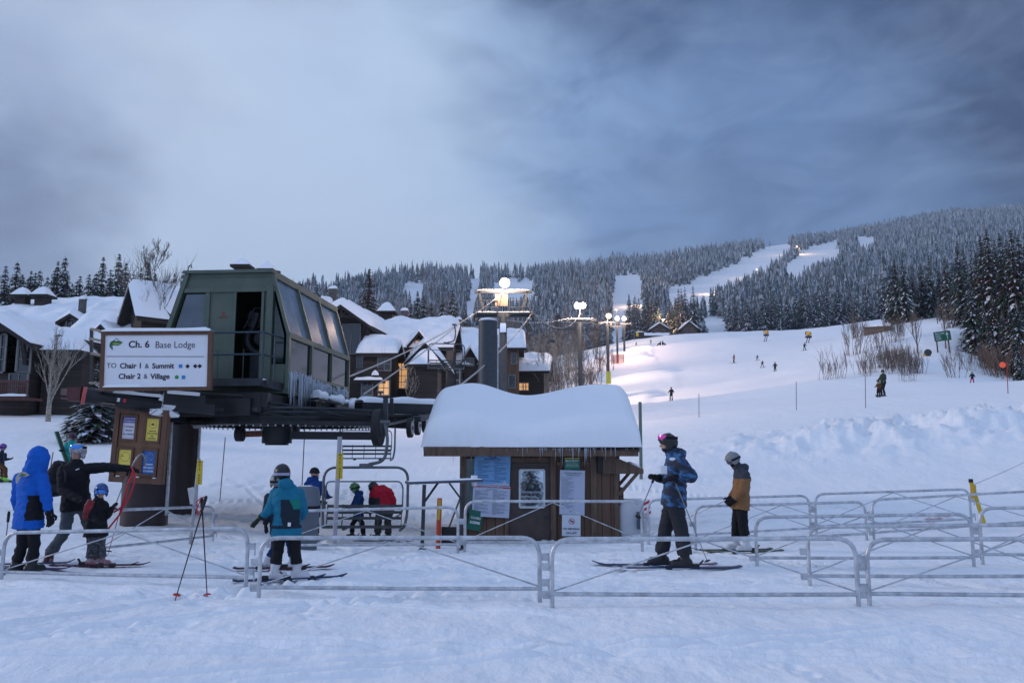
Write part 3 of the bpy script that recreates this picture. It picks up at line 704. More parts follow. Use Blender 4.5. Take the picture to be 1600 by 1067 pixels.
barrier((727, 783, 13.6), (1002, 783, 13.4), 'barrier directly in front of the lift hut')
barrier((428, 799, 13.2), (716, 792, 13.3), 'barrier behind the grey bin and before the loading chair')
barrier((166, 797, 12.5), (335, 791, 14.9), 'short-looking barrier running from the small child to the foot of the dark column', hl=False)

# ---------------------------------------------------------------- lift terminal
D = Vector((.08, 1, 0)).normalized(); X = Vector((1, -.08, 0)).normalized(); ZU = Vector((0, 0, 1))
def term():
    c0 = P(238, 822, 16.9); root = thing('lift_terminal', (c0.x, c0.y, G(c0.x, c0.y)), 'dark steel chairlift terminal with green glazed machine house above a bullwheel', 'chairlift terminal')
    for (u, Y, r, vt) in ((237, 17.3, .47, 636), (290, 19.6, .40, 640)):
        p = GU(u, Y); t = P(u, vt, Y).z; m = MB(); n = 32
        m.cyl((p.x, p.y, p.z-.3), (p.x, p.y, t), r, n); m.tube([(p.x, p.y, p.z+1.18), (p.x, p.y, p.z+1.20)], r+.012, n); 
        m.obj('support_column', RUSTBR, root)
        f = MB(); f.bar((p.x+r+.01, p.y-.05, p.z+.2), (p.x+r+.01, p.y-.05, t), .06, .06); f.obj('cable_conduit', GALV, root)
    # main frame (dark box girders) under the house
    Yf = 17.5
    fl = P(262, 600, Yf+.0); fr_ = P(446, 606, Yf)
    zf = fr_.z-.02; base = Vector((fr_.x, fr_.y, 0))
    def L(a, b, z): return base + X*a + D*b + ZU*z      # a to the side, b along the line, z absolute
    Wd = 2.78
    m = MB()
    m.mi = 0
    for a in (-Wd+.15, -.25): m.bar(L(a, -1.0, zf-.35), L(a, 5.6, zf-.35), .22, .42)
    for b in (-.9, .6, 2.2, 3.8, 5.2): m.bar(L(-Wd, b, zf-.30), L(0, b, zf-.30), .18, .30)
    m.bar(L(-2.6, -1.1, zf-.62), L(.7, 4.7, zf-.55), .2, .26)
    m.bar(L(-2.9, .4, zf-.66), L(1.55, 1.3, zf-.50), .24, .22)
    m.bar(L(-3.0, -.6, zf-.45), L(-.3, -.9, zf-.45), .4, .35)
    m.bar(L(.0, 3.0, zf-.52), L(2.1, 3.6, zf-.62), .26, .34)
    m.box(L(-1.6, 1.6, zf-.42), (2.2, 3.2, .25))
    m.bar(L(-3.15, -.55, zf-.33), L(-2.4, 3.5, zf-.33), .12, .5)
    # loose struts and cables under the frame
    rr = random.Random(4)
    for i in range(10):
        a0 = rr.uniform(-2.6, .2); m.tube([L(a0, -.9, zf-.2-rr.random()*.2), L(a0+rr.uniform(.3, 1.2), rr.uniform(-.6, 1), zf-.45-rr.random()*.3)], .022, 5)
    m.tube([L(-2.2, -1.05, zf-.12), L(-.6, -1.0, zf-.22), L(1.4, -.2, zf-.62)], .03, 6)
    m.obj('carrier_frame', BLACKST, root)
    m = MB(); m.bar(L(-1.9, -1.06, zf-.28), L(-1.72, -1.06, zf-.28), .03, .42); m.obj('bracket_plate', DARKST, root); m = MB(); m.box(L(1.45, 1.6, zf-.55), (.9, .12, .36)); m.obj('bracket_plate', DARKST, root); m = MB(); m.bar(L(-2.3, -1.04, zf-.50), L(-.2, -1.0, zf-.50), .04, .07)
    m.bar(L(-1.15, -.95, zf-.30), L(.3, .1, zf-.55), .05, .06); m.obj('strut', DARKST, root)
    # bullwheel
    bc = Vector(P(450, 664, 18.9)); zc = bc.z+.05
    m = MB(); Rw = 2.12; n = 56
    for (r1, z1, r2, z2) in ((Rw, -.09, Rw, -.03), (Rw-.05, -.03, Rw-.05, .03), (Rw, .03, Rw, .09), (Rw, .09, Rw-.22, .10), (Rw-.22, .10, Rw-.22, -.10), (Rw-.22, -.10, Rw, -.09)):
        m.grid(lambda i, j: (bc.x+math.cos(i*2*math.pi)*(r1+(r2-r1)*j), bc.y+math.sin(i*2*math.pi)*(r1+(r2-r1)*j), zc+z1+(z2-z1)*j), n, 1, False)
    for i in range(6):
        a = i*math.pi/3+.3; m.bar((bc.x+.2*math.cos(a), bc.y+.2*math.sin(a), zc), (bc.x+(Rw-.2)*math.cos(a), bc.y+(Rw-.2)*math.sin(a), zc), .12, .10)
    m.cyl((bc.x, bc.y, zc-.25), (bc.x, bc.y, zc+.35), .28, 20); bw = m.obj('bullwheel', BLACKST, root)
    m = MB()
    for i in range(84):
        a = 2*math.pi*i/84; m.cyl((bc.x+(Rw-.06)*math.cos(a), bc.y+(Rw-.06)*math.sin(a), zc-.135), (bc.x+(Rw-.06)*math.cos(a), bc.y+(Rw-.06)*math.sin(a), zc-.09), .02, 5)
    m.obj('bolt_ring', GALV, bw)
    for dz, rr_ in ((.17, 2.2), (.25, 2.24)):
        m = MB(); m.tube([(bc.x+rr_*math.cos(t*.0524*2), bc.y+rr_*math.sin(t*.0524*2), zc+dz) for t in range(61)], .028, 6, False); m.obj('guard_ring', DARKST, root)
    # motor and lower gearbox
    mp = P(433, 681, 17.6); m = MB(); m.cyl(mp+ZU*-.16, mp+ZU*.2, .32, 20); m.cyl(mp+ZU*-.2, mp+ZU*-.16, .25, 20); m.obj('gearbox', BLACKST, root)
    m = MB(); m.bar(P(452, 680, 17.6), P(588, 681, 17.2), .2, .17); m.bar(P(300, 660, 17.4), P(600, 662, 17.0), .16, .10); m.obj('swing_beam', BLACKST, root)
    m = MB(); m.bar(P(384, 678, 17.5), P(416, 677, 17.5), .1, .13); m.obj('brake_arm', mat('rust_orange_steel', (.20, .065, .03), .6, var=.4), root)
    for (u, v, Y, r, nm) in ((375, 678, 17.4, .16, 'guide_wheel'), (591, 668, 16.6, .38, 'drive_sheave')):
        p = P(u, v, Y); m = MB(); ax = X if nm == 'drive_sheave' else X
        m.cyl(p-ax*.07, p+ax*.07, r, 24); w_ = m.obj(nm, RUB, root)
        m = MB(); m.cyl(p-ax*.085, p+ax*.085, r*.55, 18); m.obj('hub', DARKST, w_)
    p = P(602, 655, 16.7); m = MB(); m.bar(p+ZU*.45, p-ZU*.35, .10, .06); m.obj('sheave_bracket', DARKST, root)
    # long snow-covered beam out to the sheave train
    a, b = P(560, 637, 18.6), P(705, 640, 21.5)
    m = MB(); m.bar(a, b, .25, .26); m.bar(a+ZU*-.16, b+ZU*-.16, .3, .03)
    for t in (.25, .6, .8): q = a.lerp(b, t)-D*.14; m.bar(q-ZU*.13, q+ZU*.05, .03, .03, upv=(1, 0, 0))
    m.bar(P(612, 650, 18.9), P(612, 622, 18.9), .08, .08, upv=(1, 0, 0)); m.obj('arm_beam', BLACKST, root)
    snowbar(a+ZU*.13, b+ZU*.13, .28, .17, root)
    m = MB(); m.bar(P(606, 692, 18.5), P(606, 650, 18.5), .02, .02, upv=(1, 0, 0)); m.bar(P(617, 690, 18.5), P(617, 652, 18.5), .014, .014, upv=(1, 0, 0)); m.obj('hanging_rod', DARKST, root)
    st = MB(); st.bar(P(652, 655, 19.2), P(705, 640, 23.0), .16, .13); tr = st.obj('sheave_train', DARKST, root)
    for i in range(6):
        q = P(641+i*11.5, 668-i*3.4, 18.9+i*.75); m = MB(); m.cyl(q-X*.05, q+X*.05, .235, 20); m.cyl(q-X*.06, q+X*.06, .17, 16, mi=1); m.cyl(q-X*.07, q+X*.07, .05, 10); m.obj('sheave', [RUB, GALV], tr)
    # ---------------- machine house
    zb, zm, zt = zf, P(450, 523, Yf).z, P(420, 426, Yf).z; Ln = 4.75; ins = .42
    h = MB()
    sl = lambda s, z: (0 if z <= zm else ins*(z-zm)/(zt-zm))          # how far the wall leans in
    def wallpt(s, b, z): return L((-sl(s, z) if s > 0 else -Wd+sl(s, z)), b, z)
    # shell: back wall, left side, roof, floor, front wall pieces round the openings
    def quad(*p, mi=0): h.add(p, [tuple(range(len(p)))], mi=mi)
    def slab(p, off, mi=0): h.prism(p, (0, 0, 0), off, mi=mi)
    slab([wallpt(-1, Ln, zb), wallpt(-1, Ln, zm), wallpt(-1, Ln, zt), wallpt(1, Ln, zt), wallpt(1, Ln, zm), wallpt(1, Ln, zb)], D*.05)
    slab([L(-Wd, -.02, zb-.10), L(0.02, -.02, zb-.10), L(.02, Ln+.05, zb-.10), L(-Wd, Ln+.05, zb-.10)], ZU*.10)
    slab([L(-Wd+ins-.06, -.10, zt), L(-ins+.06, -.10, zt), L(-ins+.06, Ln+.1, zt), L(-Wd+ins-.06, Ln+.1, zt)], ZU*.07)
    slab([wallpt(-1, 0, zb), wallpt(-1, Ln, zb), wallpt(-1, Ln, zm), wallpt(-1, 0, zm)], X*.05)
    slab([wallpt(-1, 0, zm), wallpt(-1, Ln, zm), wallpt(-1, Ln, zt), wallpt(-1, 0, zt)], X*.05)
    # front wall : columns at u positions -> a offsets
    def au(u): return (P(u, 520, Yf)-base).dot(X)
    def fz(v): return P(400, v, Yf).z
    zh = fz(456); zs = fz(592); dl, dr = au(363), au(407); 
    slab([wallpt(-1, 0, zh+.02), wallpt(-1, 0, zt), wallpt(1, 0, zt), wallpt(1, 0, zh+.02)], D*.05)          # head panel
    wl0, wl1 = zh, fz(530)
    slab([L(au(318), 0, zb), L(dl, 0, zb), L(dl, 0, zh+.02), L(au(318), 0, zh+.02)], D*.05)                        # solid panel with red notice
    slab([wallpt(-1, 0, zb), L(au(318), 0, zb), L(au(318), 0, wl1), wallpt(-1, 0, wl1)], D*.05)
    slab([L(dl, 0, zb), L(dr, 0, zb), L(dr, 0, zs), L(dl, 0, zs)], D*.05)                                   # sill under door
    slab([L(dr, 0, zb), L(au(420), 0, zb), L(au(420), 0, zh+.02), L(dr, 0, zh+.02)], D*.05)
    slab([L(au(420), 0, zb), wallpt(1, 0, zb), wallpt(1, 0, zb+.55), L(au(420), 0, zb+.55)], D*.05)
    # right side: dado below the windows
    slab([wallpt(1, 0, zb), wallpt(1, Ln, zb), wallpt(1, Ln, zb+.34), wallpt(1, 0, zb+.34)], -X*.05)
    house = h.obj('machine_house', DGREEN, root)
    m = MB()                                                                                             # glazing bars
    for b in (0.04, Ln/3, 2*Ln/3, Ln-.02):
        m.bar(wallpt(1, b, zb)+X*.02, wallpt(1, b, zm)+X*.02, .12 if b > .1 else .14, .07, upv=(1, 0, 0)); m.bar(wallpt(1, b, zm)+X*.02, wallpt(1, b, zt)+X*.02, .10, .07, upv=(1, 0, 0))
    for z, t in ((zb+.36, .07), (zm, .12), (zt-.04, .10)): m.bar(wallpt(1, 0, z)+X*.025, wallpt(1, Ln, z)+X*.025, .07, t)
    m.bar(wallpt(-1, -.02, zm), wallpt(-1, -.02, zt), .10, .10); m.bar(wallpt(-1, -.02, zb), wallpt(-1, -.02, zm), .10, .10)
    m.bar(L(au(318), -.02, zb), L(au(318), -.02, zh), .10, .04, upv=(0, 1, 0)); m.bar(wallpt(-1, -.02, zh+.06), wallpt(1, -.02, zh+.06), .05, .10)
    m.bar(L(au(420), -.03, zb), L(au(420), -.03, zt-.3), .14, .1, upv=(0, 1, 0))
    m.bar(L(dl, -.02, zs), L(dl, -.02, zh), .05, .05, upv=(0, 1, 0)); m.bar(L(dr+.02, -.02, zs), L(dr+.02, -.02, zh), .06, .06, upv=(0, 1, 0))
    for k in range(1, 4): m.bar(wallpt(-1, -.012, zb+.05)+X*(.6*k), wallpt(-1, -.012, zb+.9)+X*(.6*k), .012, .006, upv=(0, 1, 0))
    m.bar(wallpt(-1, -.012, zh+.35)+X*.1, wallpt(1, -.012, zh+.35)-X*.1, .006, .014)
    for k in range(12): m.bar(L(.012, .15+k*.4, zb+.02), L(.012, .15+k*.4, zb+.33), .03, .02, upv=(1, 0, 0))
    m.obj('mullions', DGREEN, house)
    SKYG = mat('clear_window_glass', (.12, .15, .18), .08, 0, .6, var=.4, vscale=1.2)
    for k in range(3):
        b0, b1 = k*Ln/3+.08, (k+1)*Ln/3-.06
        m = MB(); m.prism([wallpt(1, b0, zm+.07), wallpt(1, b1, zm+.07), wallpt(1, b1, zt-.08), wallpt(1, b0, zt-.08)], (0, 0, 0), -X*.015); m.obj('sloping_window', mat('frosted_roof_glass', (.14, .17, .21), .16, 0, .9, var=.5, vscale=1.8), house)
        m = MB(); m.prism([wallpt(1, b0, zb+.40), wallpt(1, b1, zb+.40), wallpt(1, b1, zm-.06), wallpt(1, b0, zm-.06)], (0, 0, 0), -X*.015); m.obj('side_window', mat('smoky_window_glass', (.012, .015, .018), .05, 0, .5, bump=.05, bscale=3, bdist=.02), house)
    m = MB(); m.prism([L(au(318)-.06, .01, wl1+.03), L(au(318)-.06, .01, wl0-.02), wallpt(-1, .01, wl0-.02)+X*.12, wallpt(-1, .01, wl1+.03)+X*.12], (0, 0, 0), D*.015); m.obj('front_window', SKYG, house)
    m = MB(); m.prism([L(au(420)+.08, .01, zb+.58), wallpt(1, .01, zb+.58)-X*.08, wallpt(1, .01, zm)-X*.08, wallpt(1, .01, zh-.1)-X*.08, L(au(420)+.08, .01, zh)], (0, 0, 0), D*.015); m.obj('corner_window', mat('dark_green_glass', (.015, .03, .025), .08, 0, .7), house)
    # machinery inside the open doorway
    m = MB(); c = L(au(386), .75, zs+1.0); m.tube([c+X*.34*math.cos(t)+ZU*.34*math.sin(t) for t in np.linspace(0, 6.283, 25)], .085, 8); m.cyl(c-D*.1, c+D*.1, .14, 16)
    m.box(L(au(386), 1.0, zs+.35), (.5, .6, .7)); m.bar(L(au(370), .5, zs+1.55), L(au(405), .9, zs+1.3), .1, .16); m.bar(L(au(372), .6, zs+1.25), L(au(380), .6, zs+1.6), .12, .2)
    m.tube([L(au(366), .4, zs+1.2), L(au(380), .5, zs+1.7), L(au(402), .5, zs+1.65)], .02, 5); m.obj('drive_motor', DARKST, house)
    m = MB(); m.box(L(-Wd/2, Ln*.6, zb+.9), (1.4, 1.0, 1.7)); m.obj('gear_cabinet', BLACKST, house)
    fr = (L(au(344), -.004, fz(492)), X, ZU); m = MB()
    put_poly(m, fr, [(-.03, .02), (.03, .02), (.035, .07), (0, .1), (-.03, .06)]); put_text(m, fr, 'DANGER', 0, -.03, .055, .01); m.obj('red_notice', mat('faded_red_paint', (.28, .05, .03), .6), house)
    m = MB(); q = L(-Wd+ins+.02, -.08, zt+.07); m.tube([q, q+ZU*.1+X*.02, q+ZU*.13+X*.07, q+ZU*.06+X*.09], .012, 6); m.obj('lifting_eye', BLACKST, house)
    for k in range(3):
        q = L(-ins-.2, .8+k*1.5, zt+.07); m = MB(); m.cyl(q, q+ZU*.12, .06, 10); m.cyl(q+ZU*.12, q+ZU*.15, .1, 10); m.obj('roof_vent', DARKST, house)
    # walkway with railing in front
    w0, w1 = au(330), au(434); zp = fz(598)
    m = MB(); m.box(L((w0+w1)/2-.3, -.42, zp-.05), (w1-w0+.7, .8, .08)); m.bar(L(w0-.6, -.83, zp-.05), L(w1, -.83, zp-.05), .04, .16); m.bar(L(w1, -.83, zp-.05), L(w1+.15, 0, zp-.1), .04, .18); m.obj('walkway', DARKST, root)
    rail = MB()
    for z in (fz(527), fz(560)): rail.tube(rounded([L(w0-.7, -.82, z), L(w1, -.82, z), L(w1+.12, -.02, z-.02)], .05), .022, 8)
    for a in (w0-.4, w1): rail.tube([L(a, -.82, zp-.05), L(a, -.82, fz(527))], .026, 8)
    rail.tube([L(w1+.08, -.35, zp), L(w1+.08, -.35, fz(528))], .02, 8); rail.obj('railing', mat('blue_grey_steel', (.05, .07, .09), .45, .5), root)
    snowbar(L(w1-.35, -.78, zp), L(w1+.08, -.75, zp), .12, .04, root)
    # left outrigger platform frame beside the sign
    m = MB()
    for a, b in (((143, 514, 16.6), (143, 600, 16.6)), ((143, 514, 16.6), (175, 521, 16.2)), ((143, 552, 16.6), (170, 557, 16.2)), ((141, 529, 16.6), (170, 535, 16.2)), ((141, 598, 16.6), (166, 600, 16.2))): m.bar(P(*a), P(*b), .06, .05)
    m.obj('side_railing', DARKST, root)
    # snow and ice lying along the ledge of the right side
    ledge = MB(); ledge.bar(L(.12, 1.55, zb-.12), L(.45, 5.4, zb-.24), .25, .05); ledge.bar(L(.3, 2.8, zb-.35), L(1.55, 3.2, zb-.42), .06, .05); ledge.bar(L(.5, 5.0, zb-.4), L(1.6, 1.9, zb-.5), .06, .05); ledge.obj('catch_ledge', BLACKST, root)
    def lump(t, w):   # lumpy drift
        return .09+.05*math.sin(t*21)+.04*math.sin(t*47+1)
    pts = [L(.14+.33*t, 1.6+3.7*t, zb-.02-.12*t) for t in np.linspace(0, 1, 30)]
    m = MB(); m.tube(pts, [max(.03, lump(i/29, 0)) for i in range(30)], 10); m.tube([L(.4, 3.6, zb-.16), L(.95, 3.7, zb-.20), L(1.5, 3.3, zb-.32), L(1.75, 3.0, zb-.42)], [.10, .14, .12, .03], 10)
    m.tube([L(.55, 6.0, zb-.2), L(1.0, 5.6, zb-.22), L(1.5, 5.2, zb-.35)], [.1, .13, .02], 8)
    m.obj('snow_drift', RSNOW, root)
    rr = random.Random(9)
    for (b0, b1, nn, ln, zz) in ((.02, 1.5, 44, .72, .36), (1.5, 2.7, 34, .5, .30), (2.7, 4.6, 40, .34, .26)):
        m = MB()
        for i in range(nn):
            b = rr.uniform(b0, b1); q = L(.05+rr.random()*.06, b, zb+zz+rr.uniform(-.05, .06)); l = ln*rr.uniform(.35, 1.1)
            m.tube([q, q-ZU*l*.5+X*rr.uniform(-.01, .01), q-ZU*l], [.012*rr.uniform(.6, 1.3), .008, .0015], 5)
        for i in range(nn): 
            q = L(.06, rr.uniform(b0, b1), zb+zz+rr.uniform(-.12, .05)); m.ell(q, (.02, .05, .03*rr.uniform(.7, 1.9)), 7, 5)
        m.obj('icicles', ICE, root)
    # dark counterweight pipe reaching left under the sign
    a, b = P(133, 618, 15.3), P(252, 633, 15.9); m = MB(); m.cyl(a, b, .155, 20); m.obj('hydraulic_pipe', BLACKST, root)
    m = MB(); m.cyl(a+(a-b).normalized()*.05, a+(b-a).normalized()*.02, .165, 20); m.obj('pipe_cap', mat('faded_red_band', (.45, .09, .08), .6), root)
    m = MB(); m.box(P(119, 616, 15.3), (.26, .2, .26)); m.obj('end_box', mat('rusty_red_steel', (.10, .03, .03), .6, var=.4), root)
    m = MB(); m.box(P(102, 612, 15.3), (.12, .1, .12)); m.bar(P(96, 622, 15.2), P(180, 632, 15.4), .05, .03); m.obj('end_bracket', mat('bleached_steel', (.2, .12, .11), .6, var=.5), root)
    for t, c in ((.46, SIGNW), (.54, mat('red_reflector', (.6, .02, .02), .3))):
        q = a.lerp(b, t)-Vector((0, .155, 0)); m = MB(); m.box(q, (.11, .02, .07), ry=R(6)); m.obj('reflector', c, root)
    snowbar(a.lerp(b, .35)+ZU*.12, b+ZU*.14+X*.1, .2, .09, root)
    m = MB(); m.tube([P(250, 622, 15.9), P(270, 635, 16.0), P(286, 640, 16.2)], [.16, .16, .05], 10); m.tube([P(235, 640, 15.8), P(262, 644, 15.9), P(280, 650, 16)], [.1, .12, .03], 10); m.tube([P(262, 612, 15.7), P(312, 616, 15.8)], .035, 8); m.obj('snow_patch', RSNOW, root)
    m = MB(); m.bar(P(256, 622, 15.9), P(320, 628, 16.2), .3, .26); m.bar(P(250, 634, 15.9), P(336, 640, 16.2), .2, .2); m.obj('sign_arm', BLACKST, root)
    for i in range(5):
        q0 = P(196+i*7, 641, 15.7); q1 = P(214+i*8, 640, 15.6); m = MB(); m.tube([q0, (q0+q1)/2+ZU*(.07-.04*i), q1], .007, 5); m.obj('loose_cable', RUB, root)
    return root, L, zf, bc, zc
def snowbar(a, b, wd, th, parent, name='snow_cap'):
    a = Vector(a); b = Vector(b); d = (b-a); n = max(8, int(d.length/.12)); r = d.normalized().cross(ZU).normalized(); sd = random.random()*50
    def f(i, j):
        t = .004+.992*i; q = a.lerp(b, t); e = min(1, min(t, 1-t)*d.length/(th*.9)); e = math.sqrt(max(0, 1-(1-e)**2))
        ang = math.pi*j; x = -math.cos(ang); y = math.sin(ang)**.55 if 0 < j < 1 else 0
        hh = th*e*(.85+.3*mnoise.noise(Vector((t*d.length*1.3+sd, 0, 0))))
        return q + r*x*wd*.5*(1+.08*y) + ZU*(y*hh-.004)
    m = MB(); m.grid(f, n, 12); return m.obj(name, RSNOW, parent)
TERM, TL, TZ, BWC, BWZ = term()
# ---------------------------------------------------------------- trail sign on the terminal
def panel_frame(tl, tr, bl):
    tl, tr, bl = Vector(tl), Vector(tr), Vector(bl); Rr = (tr-tl).normalized(); U2 = (tl-bl).normalized(); U2 = (U2-Rr*U2.dot(Rr)).normalized()
    return (bl, Rr, U2), (tr-tl).length, (tl-bl).length
def trail_sign():
    tl, tr, bl = P(168, 524, 15.2), P(329, 523, 15.25), P(162, 605, 15.25)
    fr, W, H = panel_frame(tl, tr, bl); O, Rr, U2 = fr; N = Rr.cross(U2)
    root = thing('trail_sign', O+Rr*W/2, 'white direction sign in a brown frame reading Ch. 6 Base Lodge', 'sign')
    m = MB(); m.prism([O, O+Rr*W, O+Rr*W+U2*H, O+U2*H], (0, 0, 0), -N*.03); m.obj('panel', SIGNW, root)
    m = MB(); t = .07
    for p, q in ((O-Rr*t/2-U2*t, O-Rr*t/2+U2*(H+t)), (O+Rr*(W+t/2)-U2*t, O+Rr*(W+t/2)+U2*(H+t)), (O-U2*t/2, O+Rr*W-U2*t/2), (O+U2*(H+t/2), O+Rr*W+U2*(H+t/2))):
        m.bar(p-N*.03, q-N*.03, t, .12, upv=N)
    m.obj('frame', BROWNFR, root)
    s = W/1.0; B = MB(); 
    def px(u): return (u-166.5)/(328-166.5)*W
    def py(v): return (605-v)/(605-523.5)*H
    k = W/161.5
    put_text(B, fr, 'Ch. 6', px(203), py(538.5), 15*k, .022, 'LEFT'); 
    put_text(B, fr, 'Chair 1', px(190.5), py(572), 11.5*k, .025, 'LEFT'); put_text(B, fr, 'Summit', px(241), py(572.5), 11.5*k, .025, 'LEFT', narrow=.97)
    put_text(B, fr, 'Chair 2', px(189), py(588.5), 11.5*k, .025, 'LEFT'); put_text(B, fr, 'Village', px(239), py(589), 11.5*k, .025, 'LEFT')
    put_text(B, fr, 'Base Lodge', px(244.5), py(539.5), 15*k, -.004, 'LEFT', narrow=.92)
    put_text(B, fr, 'TO', px(170), py(571.5), 11*k, -.004, 'LEFT'); put_text(B, fr, '&', px(229.5), py(572.5), 10.5*k, -.002, 'LEFT'); put_text(B, fr, '&', px(228), py(588.8), 10.5*k, -.002, 'LEFT')
    put_poly(B, fr, [(px(169), py(556.3)), (px(322), py(557.7)), (px(322), py(558.5)), (px(169), py(557.1))])
    for c in (296.5, 308.5, 315.5):
        x, y, r = px(c), py(573), 3.6*k; put_poly(B, fr, [(x-r, y), (x, y-r), (x+r, y), (x, y+r)])
    B.obj('lettering', INK, root)
    for u, v in ((285.5, 572.8), (290.5, 590.3)):
        m = MB(); x, y, r = px(u), py(v), 2.8*k; put_poly(m, fr, [(x-r, y-r), (x+r, y-r), (x+r, y+r), (x-r, y+r)]); m.obj('blue_square', mat('sign_blue', (.03, .22, .55), .5), root)
    m = MB(); put_poly(m, fr, circ(px(280), py(590), 3.1*k)); m.obj('green_circle', mat('sign_green', (.03, .28, .06), .5), root)
    m = MB(); cx, cy = px(183.5), py(538)
    m.mi = 0; put_poly(m, fr, [(cx+a*k, cy+b*k) for a, b in ((-10, 0), (-8.5, 4), (-4, 6.5), (0, 5), (4, 6), (10.5, 3.5), (7, 0), (3, -2), (-3, -1), (-6.5, -2.5), (-7, -7), (-9.5, -4))])
    m.mi = 1; put_poly(m, fr, [(cx+a*k, cy+b*k) for a, b in ((-6, 1), (-2, 3), (4, 1.8), (8, 2), (4, -.5), (-2, .2))], off=.008)
    m.mi = 2; put_poly(m, fr, [(cx+a*k, cy+b*k) for a, b in ((-4, 6.6), (.5, 10.2), (5, 6.4), (4, 6.2), (.5, 9), (-3, 6.6))]); put_poly(m, fr, [(cx+a*k, cy+b*k) for a, b in ((-7, -3), (-5, -3), (-4.5, -8.5), (-6.5, -8.5))])
    m.obj('emblem', [mat('emblem_green', (.02, .12, .05), .5), mat('emblem_lime', (.30, .38, .06), .5), mat('emblem_slate', (.12, .17, .22), .5)], root)
    snowbar(O+U2*(H+t)-N*.04-Rr*.06, O+U2*(H+t)-N*.04+Rr*(W+.06), .2, .085, root)
    snowbar(O+N*.02, O+N*.02+Rr*W*.38, .07, .07, root)
    snowbar(O+N*.02+Rr*W*.3, O+N*.02+Rr*W, .05, .025, root)
trail_sign()
def notice_board():
    tl, tr, bl = P(185, 637, 15.9), P(267, 641, 15.8), P(171, 752, 15.95)
    fr, W, H = panel_frame(tl, tr, bl); O, Rr, U2 = fr; N = Rr.cross(U2)
    root = thing('notice_board', O+Rr*W/2, 'brown wooden notice board with four framed notices on the dark column', 'notice board')
    m = MB(); m.prism([O, O+Rr*W, O+Rr*W+U2*H, O+U2*H], (0, 0, 0), -N*.08); m.obj('board', mat('brown_board', (.22, .105, .050), .6, var=.35, vscale=5, stretch=(1, 1, .3)), root)
    m = MB(); t = .10
    for p, q in ((O+Rr*t/2, O+Rr*t/2+U2*H), (O+Rr*(W-t/2), O+Rr*(W-t/2)+U2*H), (O+Rr*t+U2*t/2, O+Rr*(W-t)+U2*t/2), (O+U2*(H-t/2)+Rr*t, O+Rr*(W-t)+U2*(H-t/2))): m.bar(p+N*.02, q+N*.02, t, .05, upv=N)
    m.obj('frame', BROWNFR, root)
    k = W/(267-185)
    YL = mat('notice_yellow', (.78, .60, .10), .5); BL = mat('notice_blue', (.03, .12, .38), .5); PW = mat('notice_white', (.66, .60, .68), .5); NV = mat('notice_navy', (.03, .05, .28), .5)
    specs = [(.275, .735, .24, .30, PW), (.725, .725, .24, .30, YL), (.255, .30, .24, .28, YL), (.715, .285, .24, .31, BL)]
    for i, (a, b, w_, h_, mt) in enumerate(specs):
        x, y = a*W, b*H; w2, h2 = w_*W/2, h_*H/2
        m = MB(); e = .045
        for (p0, p1) in (((x-w2-e, y-h2-e), (x+w2+e, y-h2)), ((x-w2-e, y+h2), (x+w2+e, y+h2+e)), ((x-w2-e, y-h2), (x-w2, y+h2)), ((x+w2, y-h2), (x+w2+e, y+h2))):
            put_poly(m, fr, [p0, (p1[0], p0[1]), p1, (p0[0], p1[1])], off=.0, th=.035)
        nt = m.obj('notice_frame', BROWNFR, root)
        m = MB(); put_poly(m, fr, [(x-w2, y-h2), (x+w2, y-h2), (x+w2, y+h2), (x-w2, y+h2)], off=.004); m.obj('notice', mt, nt)
        B = MB(); sz = .052
        if i == 0:
            m = MB(); put_poly(m, fr, [(x-w2, y+h2*.45), (x+w2, y+h2*.45), (x+w2, y+h2), (x-w2, y+h2)], off=.008); m.obj('notice_header', NV, nt)
            put_text(B, fr, 'A', 0, 0, .001); B = MB()
            H2 = MB(); put_text(H2, fr, 'INSTRUCTIONS', x, y+h2*.83, .040, .02, off=.012, narrow=.85); put_text(H2, fr, 'RECOMMENDED', x, y+h2*.60, .040, .02, off=.012, narrow=.85); H2.obj('header_lettering', PW, nt)
            for j, s_ in enumerate(('IF UNFAMILIAR', 'WITH LIFT', 'ASK ATTENDANT')): put_text(B, fr, s_, x, y+h2*(.1-.34*j), .033, .014, off=.008, narrow=.88)
        elif i == 1:
            put_ring(B, fr, x, y+h2*.5, w2*.62, .008); put_poly(B, fr, [(x-.05, y+h2*.45), (x, y+h2*.6), (x+.02, y+h2*.5), (x+.05, y+h2*.48), (x+.0, y+h2*.4)], off=.008)
            for j, s_ in enumerate(('CHECK FOR', 'LOOSE CLOTHING', 'AND', 'EQUIPMENT')): put_text(B, fr, s_, x, y+h2*(-.12-.22*j), .031, .016, off=.008, narrow=.85)
        elif i == 2:
            put_ring(B, fr, x, y+h2*.3, w2*.72, .008); put_poly(B, fr, [(x-w2*.6, y+h2*.40), (x-w2*.35, y+h2*.45), (x-w2*.2, y+h2*.36), (x-w2*.4, y+h2*.33)], off=.008)
        else:
            put_ring(B, fr, x, y+h2*.5, w2*.60, .012); put_ring(B, fr, x, y+h2*.5, w2*.28, .012)
            for j, s_ in enumerate(('LOADING', 'SEAT HEIGHT', 'IS 21 INCHES')): put_text(B, fr, s_, x, y+h2*(-.18-.29*j), .043, .022, off=.008, narrow=.82)
        B.obj('lettering', INK if i < 3 else SIGNW, nt)
    snowbar(O+U2*H-N*.03+Rr*.02, O+U2*H-N*.03+Rr*W*.6, .14, .05, root)
    for a in (.13, .5, .82): snowbar(O+Rr*W*a+U2*.115+N*.03, O+Rr*(W*a+.08)+U2*.115+N*.03, .05, .02, root)
notice_board()

